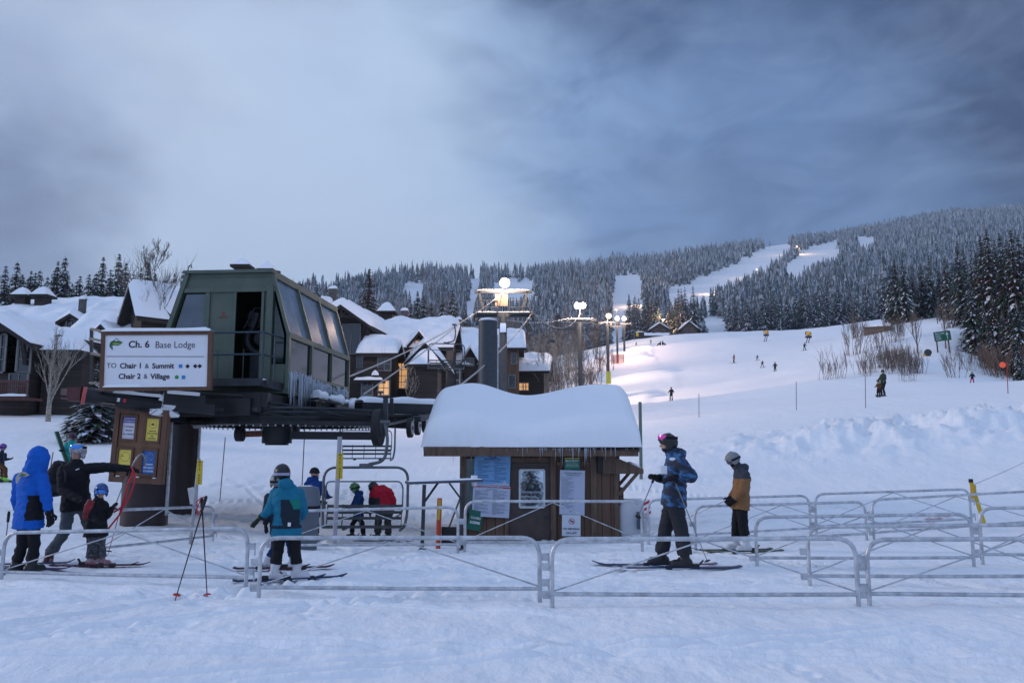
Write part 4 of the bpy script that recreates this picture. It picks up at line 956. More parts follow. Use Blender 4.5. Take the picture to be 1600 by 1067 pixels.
# ---------------------------------------------------------------- chairs
CHST = mat('chair_grey_steel', (.13, .145, .155), .4, .7, var=.3)
CHSEAT = mat('chair_slats', (.075, .085, .09), .5, .2, var=.4, vscale=8)
def make_chair(name='lift_chair', snow=False):
    o = thing(name, (0, 0, 0), 'x', 'lift chair')
    m = MB(); m.tube(rounded([(.35, 0, .02), (.42, 0, -.30), (.36, 0, -.74), (.05, 0, -.80)], .22, 7), .032, 8); m.box((0, 0, -.83), (.26, .12, .09)); m.cyl((.25, 0, .03), (.45, 0, .03), .04, 8); m.obj('hanger', CHST, o)
    z0, z1 = -.86, -2.02; hw = .83
    m = MB(); m.tube(rounded([(-hw+.02, -.05, z1), (-hw, 0, -1.75), (-hw, 0, z0), (hw, 0, z0), (hw, 0, -1.75), (hw-.05, -.05, z1), (hw-.1, -.42, z1-.02)], .26, 6), .027, 8); m.obj('bail', CHST, o)
    m = MB(); m.tube(rounded([(-hw+.04, -.02, -1.72), (-hw+.04, .1, -1.14), (hw-.16, .1, -1.14), (hw-.10, .06, -1.25), (hw-.10, -.02, -1.75), (hw-.2, -.4, -1.80)], .08, 4), .014, 6); m.obj('safety_bar', CHST, o)
    m = MB()
    for z, y in ((-1.62, .10), (-1.74, .07), (-1.85, .04)): m.bar((-hw+.08, y, z), (hw-.12, y, z), .02, .055)
    for x in (-hw+.08, -.45, -.1, .25, hw-.12): m.bar((x, .09, -1.58), (x, .0, -2.0), .018, .018, upv=(0, 1, 0))
    m.obj('backrest', CHSEAT, o)
    m = MB()
    for i in range(6): m.box((0, -.02-i*.075, -1.98-.006*abs(i-3)), (2*hw-.16, .06, .022))
    m.box((-.35, -.2, -2.02), (.05, .45, .04)); m.box((.4, -.2, -2.02), (.05, .45, .04)); m.obj('seat', CHSEAT, o)
    if snow: snowbar((-hw+.1, -.2, -1.965), (hw-.1, -.2, -1.965), .4, .05, o)
    return o
ch0 = make_chair()
gp = P(592, 688, 16.0); ch0.location = gp + Vector((-.24, 0, .33)); ch0.rotation_euler = (0, 0, math.pi+.05)
ch0.rotation_euler = (0, 0, .04); ch0['label'] = 'empty slatted chair hanging at the loading spot beside the grey bin'
KID.clear()
def chair_at(u, v, Y, label, rz=0): return copy_thing(ch0, P(u, v, Y), rz, label=label, group=None)
c = chair_at(576, 614, 24.5, 'slatted chair just leaving, low behind the drive wheel, uphill of the loading chair', .1)
c = chair_at(698, 508, 36, 'chair hanging in front of the lodge roofs left of the thick grey column', .15)
for u, v, Y, lb in ((889, 489, 88, 'small distant chair just left of the second lit tower'), (933, 492, 92, 'distant chair catching lamp light right of the second lit tower'),
                (950, 520, 150, 'faint far chair under the third lit tower')):
    copy_thing(ch0, P(u, v, Y), .1, label=lb)
ch2 = copy_thing(ch0, P(858, 492, 60), 1.45, label='chair seen end-on in front of the grey wood beside the lift tower')

# ---------------------------------------------------------------- lift towers, ropes, lamps
REFL = mat('lit_reflector', (.9, .8, .5), .3, emit=(1, .66, .26), estr=1.25); REFLO = mat('lit_amber_reflector', (.9, .6, .3), .3, emit=(1, .42, .14), estr=1.1)
TGREY = mat('tower_grey_paint', (.055, .065, .075), .5, .3, var=.2)
def lamp_light(p, energy, col=(1, .72, .42), r=.12):
    l = bpy.data.lights.new('flood_light', 'POINT'); l.energy = energy; l.color = col; l.shadow_soft_size = r
    o = bpy.data.objects.new('flood_light', l); COL.objects.link(o); o.location = p; return o
def tower(u, Y, vtop, varm, r, gauge, label, lamps, blub=BULB, energy=800, box=False, vfr=None, yaw=.0, offs=0):
    p = GU(u, Y); top = P(u, varm, Y).z; root = thing('lift_tower', p, label, 'lift tower')
    m = MB(); m.tube([(p.x, p.y, p.z-.5), (p.x, p.y, top)], [r*1.1, r], 20); m.obj('post', TGREY, root)
    ax = Vector((math.cos(yaw), -math.sin(yaw), 0)); c = Vector((p.x+offs, p.y, top))
    m = MB(); m.bar(c-ax*gauge/2, c+ax*gauge/2, r*1.3, r*1.3); m.obj('crossarm', TGREY, root)
    for s in (-1, 1):
        q = c+ax*s*gauge/2; m = MB(); m.bar(q-Vector((-.1, 1.3, .25)), q+Vector((.1, 1.3, .25)), .12, .16); st = m.obj('sheave_assembly', TGREY, root)
        m = MB()
        for i in range(4): qq = q+Vector((.08, -.95+i*.63, -.32+.1*i-.06)); m.cyl(qq-X*.05, qq+X*.05, .22, 12)
        m.obj('sheaves', RUB, st)
    lampz = P(u, vtop, Y).z
    if vfr:
        zt2 = P(u, vfr, Y).z; m = MB(); m.bar(Vector((c.x, c.y, zt2))-ax*gauge*.5, Vector((c.x, c.y, zt2))+ax*gauge*.5, .18, .2)
        for s in (-1, 1): m.bar(c+ax*s*gauge*.33, Vector((c.x, c.y, zt2))+ax*s*gauge*.42, .18, .18)
        m.obj('lifting_frame', TGREY, root)
        m = MB()
        for s in (-1, 1):
            b = c+ax*s*gauge*.28+Vector((0, -.5, 0))
            for z in (.45, .95): m.tube([b-ax*gauge*.17+ZU*z, b+ax*gauge*.19+ZU*z], .03, 6)
            for t in (-.17, 0, .19): m.tube([b+ax*gauge*t, b+ax*gauge*t+ZU*.95], .03, 6)
            m.box(b+ZU*.02, (gauge*.38, .5, .06))
        m.obj('work_platform', TGREY, root)
        snowbar(Vector((c.x, c.y, zt2+.1))-ax*gauge*.45, Vector((c.x, c.y, zt2+.1))+ax*gauge*.45, .2, .08, root)
        m = MB(); m.box(c+Vector((-.12, -.4, 1.0)), (.9, .06, .85)); m.obj('tower_board', mat('weathered_board', (.22, .15, .11), .7, var=.3), root)
        snowbar(c-ax*gauge*.47+ZU*r*.65, c+ax*gauge*.47+ZU*r*.65, .3, .08, root)
    m = MB(); m.tube([c, Vector((c.x+.1, c.y, lampz))], .05, 6); m.obj('lamp_mast', TGREY, root)
    for i, dx in enumerate(lamps):
        q = Vector((c.x+dx, c.y-.25, lampz)); m = MB(); m.bar(q-X*.0+Vector((0, .32, .1)), q+Vector((0, .1, .02)), .5, .4); hd = m.obj('flood_lamp', TGREY, root)
        m = MB(); bs = 1.15+Y/170; m.ell(q+Vector((0, -.02-.13*(bs-1), -.03)), (.25*bs, .2*bs, .25*bs), 16, 10); m.obj('bulb', blub, hd)
    lamp_light(Vector((c.x, c.y-1.8, lampz+.1)), energy, (1, .70, .52) if blub is not BULBO else (1, .62, .45))
    return root
t1 = tower(786, 56, 443, 492, .27, 4.1, 'near lift tower with platform and bright flood lamp on its top frame', (.12,), BULBW, 2200, vfr=456)
lq = P(786, 512, 55.7); m = MB(); m.box((lq.x, lq.y, lq.z), (.42, .02, .65)); m.obj('number_plate', mat('plate_blue', (.25, .38, .6), .5), t1)
t2 = tower(907, 108, 478, 500, .28, 4.2, 'second lift tower with a row of bright flood lamps on top', (-.35, .45), BULBW, 9000)
snowbar(P(892, 498, 107.6), P(922, 498, 107.6), .25, .08, t2)
tower(951, 146, 494, 504, .26, 4.0, 'third lift tower up the slope with an amber lamp and yellow padding at its foot', (.2,), BULB, 6000)
tower(966, 188, 498, 510, .24, 3.8, 'far lift tower beside the orange fenced base, amber lamp on top', (0,), BULBO, 5500)
tower(977, 205, 498, 506, .26, 3.8, 'farthest visible lift tower right of the orange fenced one, amber lamp on top', (0,), BULBO, 5500)
q = GU(951, 145.5); m = MB(); m.cyl((q.x, q.y-.2, q.z-.2), (q.x, q.y-.2, q.z+2.2), .45, 14); o = m.obj('tower_padding', mat('lime_padding', (.45, .45, .05), .6), None); tag(o, 'lime yellow crash padding wrapped round the third tower', 'padding')
q = GU(966, 186.5); m = MB(); 
for i in range(14): m.bar((q.x-1.5, q.y, q.z+.05+i*.16), (q.x+1.5, q.y, q.z+.05+i*.16), .05, .09)
for s in (-1.5, 0, 1.5): m.bar((q.x+s, q.y, q.z-.2), (q.x+s, q.y, q.z+2.4), .08, .08, upv=(0, 1, 0))
tag(m.obj('orange_fence', ORG, None), 'orange net fence round the foot of a far lift tower', 'fence')
# thick grey column behind the hut
p = P(762, 607, 33); gz = G(p.x, p.y); tz = P(762, 501, 33).z; root = thing('steel_column', (p.x, p.y, gz), 'thick dark grey steel column with a snowy top behind the lift hut', 'column')
m = MB(); m.cyl((p.x, p.y, gz-.3), (p.x, p.y, tz), .395, 36); m.obj('shaft', TGREY, root)
m = MB(); m.ell((p.x, p.y, tz-.02), (.40, .40, .14), 28, 8); m.obj('snow_cap', RSNOW, root)
m = MB(); m.bar((p.x+.42, p.y, gz+.5), (p.x+.42, p.y, tz-.6), .05, .05, upv=(0, 1, 0)); m.obj('conduit', GALV, root)
def rope(pts, r, label, name='haul_rope', n=14, sag=0):
    m = MB(); out = []
    for a, b in zip(pts[:-1], pts[1:]):
        a = Vector(a); b = Vector(b)
        for i in range(n): t = i/n; out.append(a.lerp(b, t)-ZU*sag*(b-a).length*4*t*(1-t))
    out.append(Vector(pts[-1])); m.tube(out, r, 6); return tag(m.obj(name, mat('frosted_rope', (.42, .40, .38), .7, var=.2), None), label, 'cable')
g1 = 4.1/2; tp = GU(786, 56); za = P(786, 492, 56).z+.1
rope([BWC+Vector((-2.0, .5, 0)), (tp.x-g1, 56, za), (P(888, 497, 108)), P(936, 502, 146), P(955, 507, 188), P(968, 504, 205)], .032, 'frosted haul rope rising from the bullwheel to the left arms of the towers', sag=.012)
rope([BWC+Vector((2.1, .5, 0)), P(650, 652, 20.5), (tp.x+g1, 56, za), (P(926, 497, 108)), P(966, 502, 146), P(977, 507, 188), P(986, 504, 205)], .032, 'frosted haul rope rising past the sheave train to the right arms of the towers', sag=.012)
rope([P(568, 616, 22.5), P(716, 507, 42), P(786, 458, 56)], .022, 'thin frosted cable climbing from the machine house over the lodge roof', 'power_cable', sag=.004)
rope([P(831, 487, 56), P(907, 489, 108), P(951, 500, 146)], .03, 'sagging lamp cable between the first and second lit towers', 'power_cable', sag=.03)
# lamps in the forest and a lit lamp by the far houses
for u, v, Y, b, e, lb in ((1364, 361, 1850, BULBO, 60000, 'tiny amber lamp on the mountain top at the head of a run'), (1117, 456, 820, BULBO, 60000, 'amber lamp at the foot of the long diagonal run'),
                (878, 435, 1100, BULBO, 30000, 'tiny orange lamp alone in the wooded mountainside'), (1245, 385, 1350, BULBO, 40000, 'tiny amber lamp beside the upper end of the diagonal run'),
                (1182, 421, 1000, BULB, 30000, 'tiny pale lamp midway up the diagonal run'), (1008, 462, 720, BULBO, 60000, 'amber lamp at the edge of the narrow straight run'),
                (1036, 500, 330, BULBW, 9000, 'white lamp on a pole over the far small houses'), (963, 484, 260, BULBO, 5000, 'amber lamp low behind the far lift towers'), (1059, 410, 1150, BULBW, 10000, 'faint white lamp in the forest left of the diagonal run')):
    p = P(u, v, Y); s = .35+Y/1500; g = G(p.x, p.y); root = thing('slope_lamp', (p.x, p.y, g), lb, 'lamp')
    m = MB(); m.tube([(p.x, p.y+.3, g-.5), (p.x, p.y+.3, p.z)], .12, 6); m.obj('pole', TGREY, root)
    m = MB(); m.ell(p, (s*.62, s*.3, s*.5), 10, 7); m.obj('bulb', b, root)
    if e: lamp_light(p-Vector((0, 2, 0)), e, (1, .62, .34), .3)
# ---------------------------------------------------------------- lift hut
def roof_snow_fn(name, parent, O, XX, YY, w_, d_, hfun, T, edge=.35, nu=60, nv=40, amp=.05, mt=None, over=.05, sd=0):
    """snow lying on a roof: O corner, XX / YY horizontal unit axes, hfun(x, y) roof height above O, T(x, y) depth of snow"""
    def prof(e): e = max(0, min(1, e)); return math.sqrt(max(0, 1-(1-e)**2))
    def f(i, j):
        x = (-over+(w_+2*over)*i); y = (-over+(d_+2*over)*j)
        e = min(prof((x+over)/edge), prof((w_+over-x)/edge)) * min(prof((y+over)/edge), prof((d_+over-y)/edge))
        t = T(x, y)*e*(1+amp*4*(mnoise.noise(Vector((x*.7+sd, y*.7, sd)))))
        b = .10*e; y = y-(.05*mnoise.noise(Vector((x*2.3, sd, 1)))+.03*mnoise.noise(Vector((x*7, sd, 2))))*max(0, 1-(y+over)/.5)
        return O + XX*(x+b*(x/w_-.5)) + YY*(y+b*(y/d_-.5)) + ZU*(hfun(min(max(x, 0), w_), min(max(y, 0), d_))+t+.004)
    m = MB(); m.grid(f, nu, nv)
    # underside
    def g(i, j): x = w_*i-over*(1-2*i); y = d_*j-over*(1-2*j); return O+XX*x+YY*y+ZU*(hfun(min(max(x, 0), w_), min(max(y, 0), d_))+.002)
    m.grid(g, max(4, nu//4), max(4, nv//4)); return m.obj(name, mt or RSNOW, parent)
def hut():
    Y0 = 17.0; a = P(663, 700, Y0); b = P(998, 706, Y0-.15); W = (b-a).length
    XX = (b-a); XX.z = 0; XX.normalize(); YY = Vector((-XX.y, XX.x, 0)); dep = 3.4
    root = thing('lift_hut', (a.x+W/2, Y0+1.5, -.4), 'small brown wooden lift hut under a deep cap of snow', 'hut')
    ze = a.z+.02; body0 = P(720, 700, Y0+.45); bx0 = (body0-a).dot(XX); bx1 = (P(968, 700, Y0+.45)-a).dot(XX)-.05
    o = Vector((a.x, a.y, ze)); base = -.62
    def L(x, y, z): return o + XX*x + YY*y + ZU*(z-ze)
    yb = .45; bd = 2.3; wt = .06
    # walls: front with window and door opening left as recessed door, sides, back
    m = MB(); zt = ze+.10
    dx0 = (P(795, 700, Y0+.45)-a).dot(XX); dx1 = (P(860, 700, Y0+.45)-a).dot(XX)
    for x0, x1 in ((bx0, dx0), (dx1, bx1)): m.box(L((x0+x1)/2, yb+wt/2, (base+zt)/2), (x1-x0, wt, zt-base), rz=math.atan2(XX.y, XX.x))
    zd = P(820, 722, Y0+.45).z; m.box(L((dx0+dx1)/2, yb+wt/2, (zd+zt)/2), (dx1-dx0, wt, zt-zd))
    m.box(L(bx0+wt/2, yb+bd/2+wt, (base+zt)/2+.0), (wt, bd, zt-base)); m.box(L(bx1-wt/2, yb+bd/2+wt, (base+zt)/2), (wt, bd, zt-base)); m.box(L((bx0+bx1)/2, yb+bd+wt*1.5, (base+zt)/2), (bx1-bx0, wt, zt-base)); m.box(L((bx0+bx1)/2, yb+bd/2+wt, base+.02), (bx1-bx0-.1, bd, .04))
    m.obj('wall', WOODBR, root)
    m = MB(); m.box(L((dx0+dx1)/2, yb+.06, (base+zd)/2), (dx1-dx0-.02, .04, zd-base-.02))
    wx0, wx1 = (P(812, 700, Y0+.45)-a).dot(XX), (P(850, 700, Y0+.45)-a).dot(XX); wz0, wz1 = P(820, 792, Y0+.45).z, P(820, 734, Y0+.45).z
    door = m.obj('door', mat('plum_brown_door', (.075, .052, .045), .5, var=.25), root)
    m = MB()
    for p, q in (((wx0, wz0), (wx1, wz0)), ((wx0, wz1), (wx1, wz1)), ((wx0, wz0), (wx0, wz1)), ((wx1, wz0), (wx1, wz1))): m.bar(L(p[0], yb+.02, p[1]), L(q[0], yb+.02, q[1]), .04, .05, upv=(0, 1, 0))
    m.obj('window_trim', mat('white_trim', (.55, .57, .6), .5), door)
    m = MB(); m.box(L((wx0+wx1)/2, yb+.014, (wz0+wz1)/2), (wx1-wx0, .006, wz1-wz0), rx=R(-1.9), rz=math.atan2(XX.y, XX.x)); m.obj('window_pane', mat('mirror_glass', (.50, .56, .62), .02, .95, 1), door)
    m = MB(); m.ell(L(dx1-.1, yb+.01, (wz0+base)/2+.3), (.03, .03, .03), 8, 6); m.obj('door_handle', DARKST, door)
    m = MB()  # trim posts and battens
    for x, t in ((bx0+.06, .14), (dx0-.04, .08), (dx1+.05, .11), ((P(876, 700, Y0+.45)-a).dot(XX), .05), ((P(926, 700, Y0+.45)-a).dot(XX), .12), (bx1-.05, .1)): m.box(L(x, yb-.02, (base+zt)/2), (t, .05, zt-base))
    m.box(L((dx0+dx1)/2, yb-.015, zd+.05), (dx1-dx0-.02, .04, .10)); m.box(L((dx1+bx1)/2, yb-.012, P(900, 724, Y0+.4).z), (bx1-dx1-.26, .03, .07)); m.obj('trim_posts', WOODTR, root)
    # window beside the door (left) and the panel behind the notices (right)
    m = MB(); m.box(L((bx0+dx0)/2-.02, yb-.004, P(760, 760, Y0).z), (dx0-bx0-.3, .03, 1.15)); m.obj('side_window', mat('teal_window', (.06, .10, .10), .1, 0, .8), root)
    m = MB(); x_ = (P(934, 700, Y0+.4)-a).dot(XX); m.box(L(x_+.10, yb-.035, P(930, 722, Y0+.4).z), (.24, .10, .45)); m.obj('speaker_box', mat('black_plastic', (.012, .012, .014), .4), root)
    q = L(x_+.22, yb-.11, P(940, 708, Y0+.3).z); m = MB(); m.cyl(q, q+YY*.08, .055, 16); m.obj('porch_lamp', mat('lamp_dome', (.6, .62, .65), .3), root)
    # roof: gable with ridge along the front
    hr = .62
    def hf(x, y): return hr*(1-abs(y/dep*2-1))+0.0
    m = MB()
    for y0, y1, s in ((0, dep/2, 1), (dep/2, dep, -1)):
        m.prism([L(0, y0, ze+hf(0, y0)), L(W, y0, ze+hf(0, y0)), L(W, y1, ze+hf(0, y1)), L(0, y1, ze+hf(0, y1))], (0, 0, 0), -ZU*.06)
    m.prism([L(.06, .1, ze-.06+.04), L(.06, dep-.1, ze-.02), L(.06, dep/2, ze+hr-.09)], (0, 0, 0), XX*.04); m.prism([L(W-.1, .1, ze-.02), L(W-.1, dep-.1, ze-.02), L(W-.1, dep/2, ze+hr-.09)], (0, 0, 0), XX*.04)
    m.obj('roof', SHAKE, root)
    m = MB(); m.box(L(W/2, -.015, ze-.09), (W, .04, .20)); m.box(L(W/2, .25, ze-.16), (W-.3, .5, .03)); m.bar(L(0, 0, ze-.02), L(0, dep/2, ze+hr-.03), .04, .18); m.bar(L(W, 0, ze-.02), L(W, dep/2, ze+hr-.03), .04, .18); m.obj('fascia', WOODTR, root)
    # deep snow: two swells with a sag between
    def T(x, y):
        t = x/W; sag = .66 + .22*math.exp(-((t-.20)/.15)**2) + .15*math.exp(-((t-.86)/.24)**2) - .13*math.exp(-((t-.48)/.16)**2)
        sag *= (.95 if t < .9 else .95)
        return sag*(.72+.36*min(1, y/(dep*.5)))
    roof_snow_fn('snow_cap', root, L(0, 0, ze), XX, YY, W, dep, hf, T, edge=.40, nu=110, nv=60, amp=.018, over=.07, sd=3)
    # icicles along the front eave
    rr = random.Random(3); m = MB()
    for i in range(120):
        x = rr.uniform(.3, W-.1) if rr.random() < .4 else rr.choice([rr.gauss(1.2, .25), rr.gauss(2.9, .4), rr.gauss(W-1.1, .2), rr.gauss(.75, .1)])
        if not .1 < x < W-.05: continue
        l = (.03+.28*rr.random()**2.4)*(1.4 if rr.random() < .10 else 1); q = L(x, -.045, ze-.0+rr.uniform(-.03, 0)); m.tube([q, q-ZU*l*.5, q-ZU*l], [.008*rr.uniform(.5, 1.3), .005, .001], 5)
    m.obj('icicles', ICE, root)
    # lean-to roof on the right side with its bracket
    zl = P(945, 706, Y0+.6).z; m = MB()
    x0, x1 = (P(940, 700, Y0+.6)-a).dot(XX), (P(1002, 700, Y0+.5)-a).dot(XX)
    m.prism([L(x0, .35, zl), L(x1, .35, zl-.36), L(x1, 1.9, zl-.36), L(x0, 1.9, zl)], (0, 0, 0), -ZU*.05)
    m.prism([L(x0, .35, zl-.05), L(x1, .35, zl-.41), L(x1, .35, zl-.46), L(x0, .35, zl-.46)], (0, 0, 0), YY*.04); m.obj('side_porch_roof', WOODTR, root)
    m = MB(); m.bar(L(x1-.12, .4, zl-.44), L(bx1+.0, .4, zl-.90), .05, .07); m.bar(L(x1-.12, 1.7, zl-.44), L(bx1, 1.7, zl-.90), .05, .07); m.obj('bracket', WOODTR, root)
    snowbar(L(x1-.28, .9, zl-.27), L(x1-.02, .9, zl-.38), .9, .10, root)
    m = MB(); xb = (P(968, 700, Y0+.6)-a).dot(XX); zb = P(950, 761, Y0+.6).z; m.box(L(xb-.13, yb+.45, (zb+base)/2), (.34, .7, zb-base)); m.obj('side_locker', WOODBR, root)
    return root, L, a, XX, YY, yb, Y0
HUT, HL, HA, HX, HY, HYB, HY0 = hut()
def poster(name, tl, tr, bl, label, cat, lines, bgm, parent=None, depth=.01, cap=None):
    fr, W, H = panel_frame(P(*tl), P(*tr), P(*bl)); O, Rr, U2 = fr; N = Rr.cross(U2)
    root = thing(name, O+Rr*W/2, label, cat); m = MB(); m.prism([O, O+Rr*W, O+Rr*W+U2*H, O+U2*H], (0, 0, 0), -N*depth); m.obj('panel', bgm, root)
    return root, fr, W, H
LB = mat('light_blue_print', (.16, .36, .62), .4); NAVY = mat('navy_ink', (.02, .06, .2), .6); PWH = mat('poster_white', (.46, .50, .62), .5); GREY = mat('grey_ink', (.16, .18, .25), .6); RED = mat('red_print', (.45, .03, .04), .5)
def PW_(u, d=.0): return HY0+.45-.15*(u-663)/335-.075-d
root, fr, W, H = poster('code_poster', (743, 708, PW_(743)), (799, 710, PW_(799)), (740, 757, PW_(740)), 'light blue poster of two numbered columns headed YOUR RESPONSIBILITY CODE', 'poster', 0, LB)
m = MB(); put_text(m, fr, 'YOUR', W*.5, H*.885, .065, .02); put_text(m, fr, 'RESPONSIBILITY CODE', W*.5, H*.825, .036, .02)
rr = random.Random(2)
TXT = ['Always stay in control, and be able', 'to stop or avoid other people', 'or objects.', 'People ahead of you have the right', 'of way. It is your responsibility', 'to avoid them.', 'You must not stop where you obstruct', 'a trail or are not visible', 'from above.', 'Whenever starting downhill or', 'merging into a trail, look uphill', 'and yield to others.']
for c in (0, 1):
    for i in range(12):
        if i % 3 == 0: put_text(m, fr, str(1+i//3+c*4), W*(.06+c*.47), H*(.76-i*.050), .034, .02)
        put_text(m, fr, TXT[(i+c*5) % 12], W*(.09+c*.47), H*(.76-i*.050), .023, .015, 'LEFT', narrow=.85)
put_text(m, fr, 'KNOW THE CODE. IT IS YOUR RESPONSIBILITY.', W*.45, H*.14, .024, .015, narrow=.9); m.obj('lettering', NAVY, root)
m = MB(); put_poly(m, fr, [(0, 0), (W, 0), (W, H*.05), (W*.9, H*.09), (W*.86, H*.17), (W*.80, H*.08), (W*.3, H*.04)]); m.obj('mountain_print', PWH, root)
root, fr, W, H = poster('law_poster', (740, 757, PW_(740, .03)), (798, 760, PW_(798, .03)), (737, 806, PW_(737, .03)), 'white small-print poster with a red band reading MONTANA STATE LAW', 'poster', 0, PWH)
m = MB(); put_poly(m, fr, [(0, H*.93), (W*.2, H*.93), (W*.2, H*.97), (0, H*.97)]); put_poly(m, fr, [(W*.78, H*.93), (W, H*.93), (W, H*.97), (W*.78, H*.97)]); put_text(m, fr, 'MONTANA STATE LAW', W*.49, H*.95, .042, .03); m.obj('red_band', RED, root)
m = MB(); put_text(m, fr, 'DUTIES OF SKIERS', W*.5, H*.875, .028, .01)
for c in (0, 1):
    for i in range(20): put_text(m, fr, TXT[(i*5+c*3) % 12], W*(.05+c*.48), H*(.82-i*.038), .023, .008, 'LEFT', narrow=.92)
m.obj('lettering', GREY, root)
root, fr, W, H = poster('risk_notice', (876, 734, PW_(876, .02)), (915, 735, PW_(915, .02)), (874, 803, PW_(874, .02)), 'tall grey-white small-print notice headed ACKNOWLEDGEMENT AND ASSUMPTION OF RISK', 'notice', 0, PWH)
m = MB(); put_text(m, fr, 'ACKNOWLEDGEMENT AND', W*.52, H*.93, .034, .02, narrow=.85); put_text(m, fr, 'ASSUMPTION OF RISK', W*.52, H*.88, .034, .02, narrow=.85)
for i in range(24): put_text(m, fr, TXT[(i*7) % 12]+' '+TXT[(i*5+2) % 12][:14], W*.06, H*(.83-i*.030), .020, .006, 'LEFT', narrow=.72)
put_poly(m, fr, [(W*.42, H*.085), (W*.58, H*.10), (W*.56, H*.08), (W*.46, H*.075), (W*.45, H*.05), (W*.43, H*.05)]); m.obj('lettering', GREY, root)
root, fr, W, H = poster('smoking_notice', (880, 804, PW_(880, .03)), (909, 804.5, PW_(909, .03)), (878, 837, PW_(878, .03)), 'white notice with a red circle reading NO SMOKING ON LIFT', 'notice', 0, mat('notice_pale', (.62, .65, .72), .5))
m = MB(); put_ring(m, fr, W*.52, H*.70, .062, .010); put_poly(m, fr, [(W*.52-.045, H*.7+.035), (W*.52-.035, H*.7+.045), (W*.52+.045, H*.7-.035), (W*.52+.035, H*.7-.045)]); m.obj('red_circle', RED, root)
m = MB(); put_poly(m, fr, [(W*.52-.03, H*.70-.01), (W*.52+.035, H*.70-.01), (W*.52+.035, H*.7+.01), (W*.52-.03, H*.7+.01)]); put_text(m, fr, 'NO SMOKING', W*.5, H*.34, .055, .012); put_text(m, fr, 'ON LIFT', W*.5, H*.14, .062, .012); m.obj('lettering', INK, root)
root, fr, W, H = poster('policy_sign', (882, 715, PW_(882, .02)), (906, 715, PW_(906, .02)), (882, 733, PW_(882, .02)), 'small green sign with a yellow top edge reading DRUG POLICY', 'sign', 0, mat('sign_teal_green', (.01, .17, .11), .5))
m = MB(); put_poly(m, fr, [(0, H*.91), (W, H*.91), (W, H), (0, H)]); m.obj('yellow_edge', YEL, root)
m = MB(); put_text(m, fr, 'DRUG POLICY', W*.5, H*.72, .052, .03, narrow=.85)
for i in range(3): put_text(m, fr, TXT[i*3], W*.5, H*(.5-.12*i), .022, .02, narrow=.8)
m.obj('lettering', SIGNW, root)
root, fr, W, H = poster('closing_sign', (730, 795, PW_(730, .05)), (751, 799, PW_(751, .03)), (729, 826, PW_(729, .05)), 'green sign at the hut corner giving the closing hour 4:30', 'sign', 0, mat('sign_deep_green', (.008, .12, .08), .5))
m = MB(); put_text(m, fr, 'CLOSES', W*.5, H*.62, .062, .02); put_text(m, fr, '4:30PM', W*.5, H*.38, .08, .03, narrow=.9); m.obj('lettering', SIGNW, root)

# ---------------------------------------------------------------- loading area furniture
def table():
    a, b = P(636, 754, 14.2), P(750, 750, 14.6); root = thing('snowy_bench', GU(690, 14.4), 'narrow snow-topped shelf table standing left of the hut', 'table')
    m = MB(); m.bar(a, b, .42, .045); m.obj('top', mat('worn_plastic_top', (.07, .07, .10), .5), root); snowbar(a+ZU*.02, b+ZU*.02, .40, .028, root)
    for u, Y in ((663, 14.15), (724, 14.35)):
        p = GU(u, Y); t = P(u, 757, Y); m = MB(); m.bar(p-ZU*.05, t, .06, .06, upv=(0, 1, 0)); m.box((p.x, p.y, p.z+.01), (.12, .3, .02)); m.obj('leg', DARKST, root)
    for u0, u1, Y in ((664, 684, 14.15), (723, 702, 14.35)):
        m = MB(); m.bar(P(u0, 783, Y), P(u1, 754.5, 14.35), .03, .03); m.obj('brace', DARKST, root)
table()
p = P(741, 755, 14.5); m = MB(); m.tube([p+ZU*-.045, p+ZU*.14], [.045, .062], 14); tag(m.obj('paper_cup', mat('cup_white', (.75, .75, .78), .5), None), 'white paper cup standing on the end of the snowy table', 'cup')
m = MB(); q = GU(687, 15.0); t = P(687, 778, 15.0); m.tube([q-ZU*.1, t], .045, 12); o = thing('marker_post', q, 'short orange and yellow post standing behind the snowy table', 'post')
m.obj('post', mat('post_orange_red', (.50, .06, .02), .5), o); m = MB(); m.bar(P(685, 812, 14.9), P(687, 780, 14.9), .05, .02, upv=(0, 1, 0)); m.obj('strip', YEL, o)
# shovel leaning behind the table
o = thing('snow_shovel', GU(710, 15.2), 'dark snow shovel leaning behind the table leg', 'shovel'); m = MB(); m.tube([P(700, 828, 15.1), P(724, 765, 15.5)], .018, 8); m.obj('shaft', WOODTR, o)
m = MB(); q = P(704, 832, 15.0); m.grid(lambda i, j: q+X*((i-.5)*.34)+ZU*((j-.5)*.34-.06)+Vector((0, -.05*(1-(2*i-1)**2), 0)), 8, 6); m.obj('blade', RUB, o)
# grey bin
def bin_():
    c = GU(484, 13.9); r = .235; o = thing('rubbish_bin', c, 'tall grey plastic bin with a domed lid by the loading chair', 'bin')
    top = P(484, 759, 13.9).z; H = top-c.z
    m = MB(); m.tube([c-ZU*.05, c+ZU*H*.62, c+ZU*H*.64], [r*.86, r*.98, r*1.04], 28); m.obj('body', GRYPL, o)
    m = MB(); m.tube([c+ZU*H*.64, c+ZU*H*.69], [r*.9, r*.9], 28); m.obj('dark_gap', RUB, o)
    m = MB(); m.tube([c+ZU*H*.69, c+ZU*H*.72, c+ZU*H*.73, c+ZU*H*.93, c+ZU*H*.98, c+ZU*H], [r*1.1, r*1.1, r*1.0, r*.93, r*.85, r*.5], 28); m.obj('lid', GRYPL, o)
    m = MB(); m.box(c+Vector((-r*.62, -r*.70, H*.83)), (.17, .02, H*.16), rz=R(-40)); m.obj('flap', mat('salmon_flap', (.35, .22, .2), .5), o)
    snowbar(c+Vector((-.1, 0, H-.01)), c+Vector((.1, 0, H-.01)), .2, .03, o)
bin_()
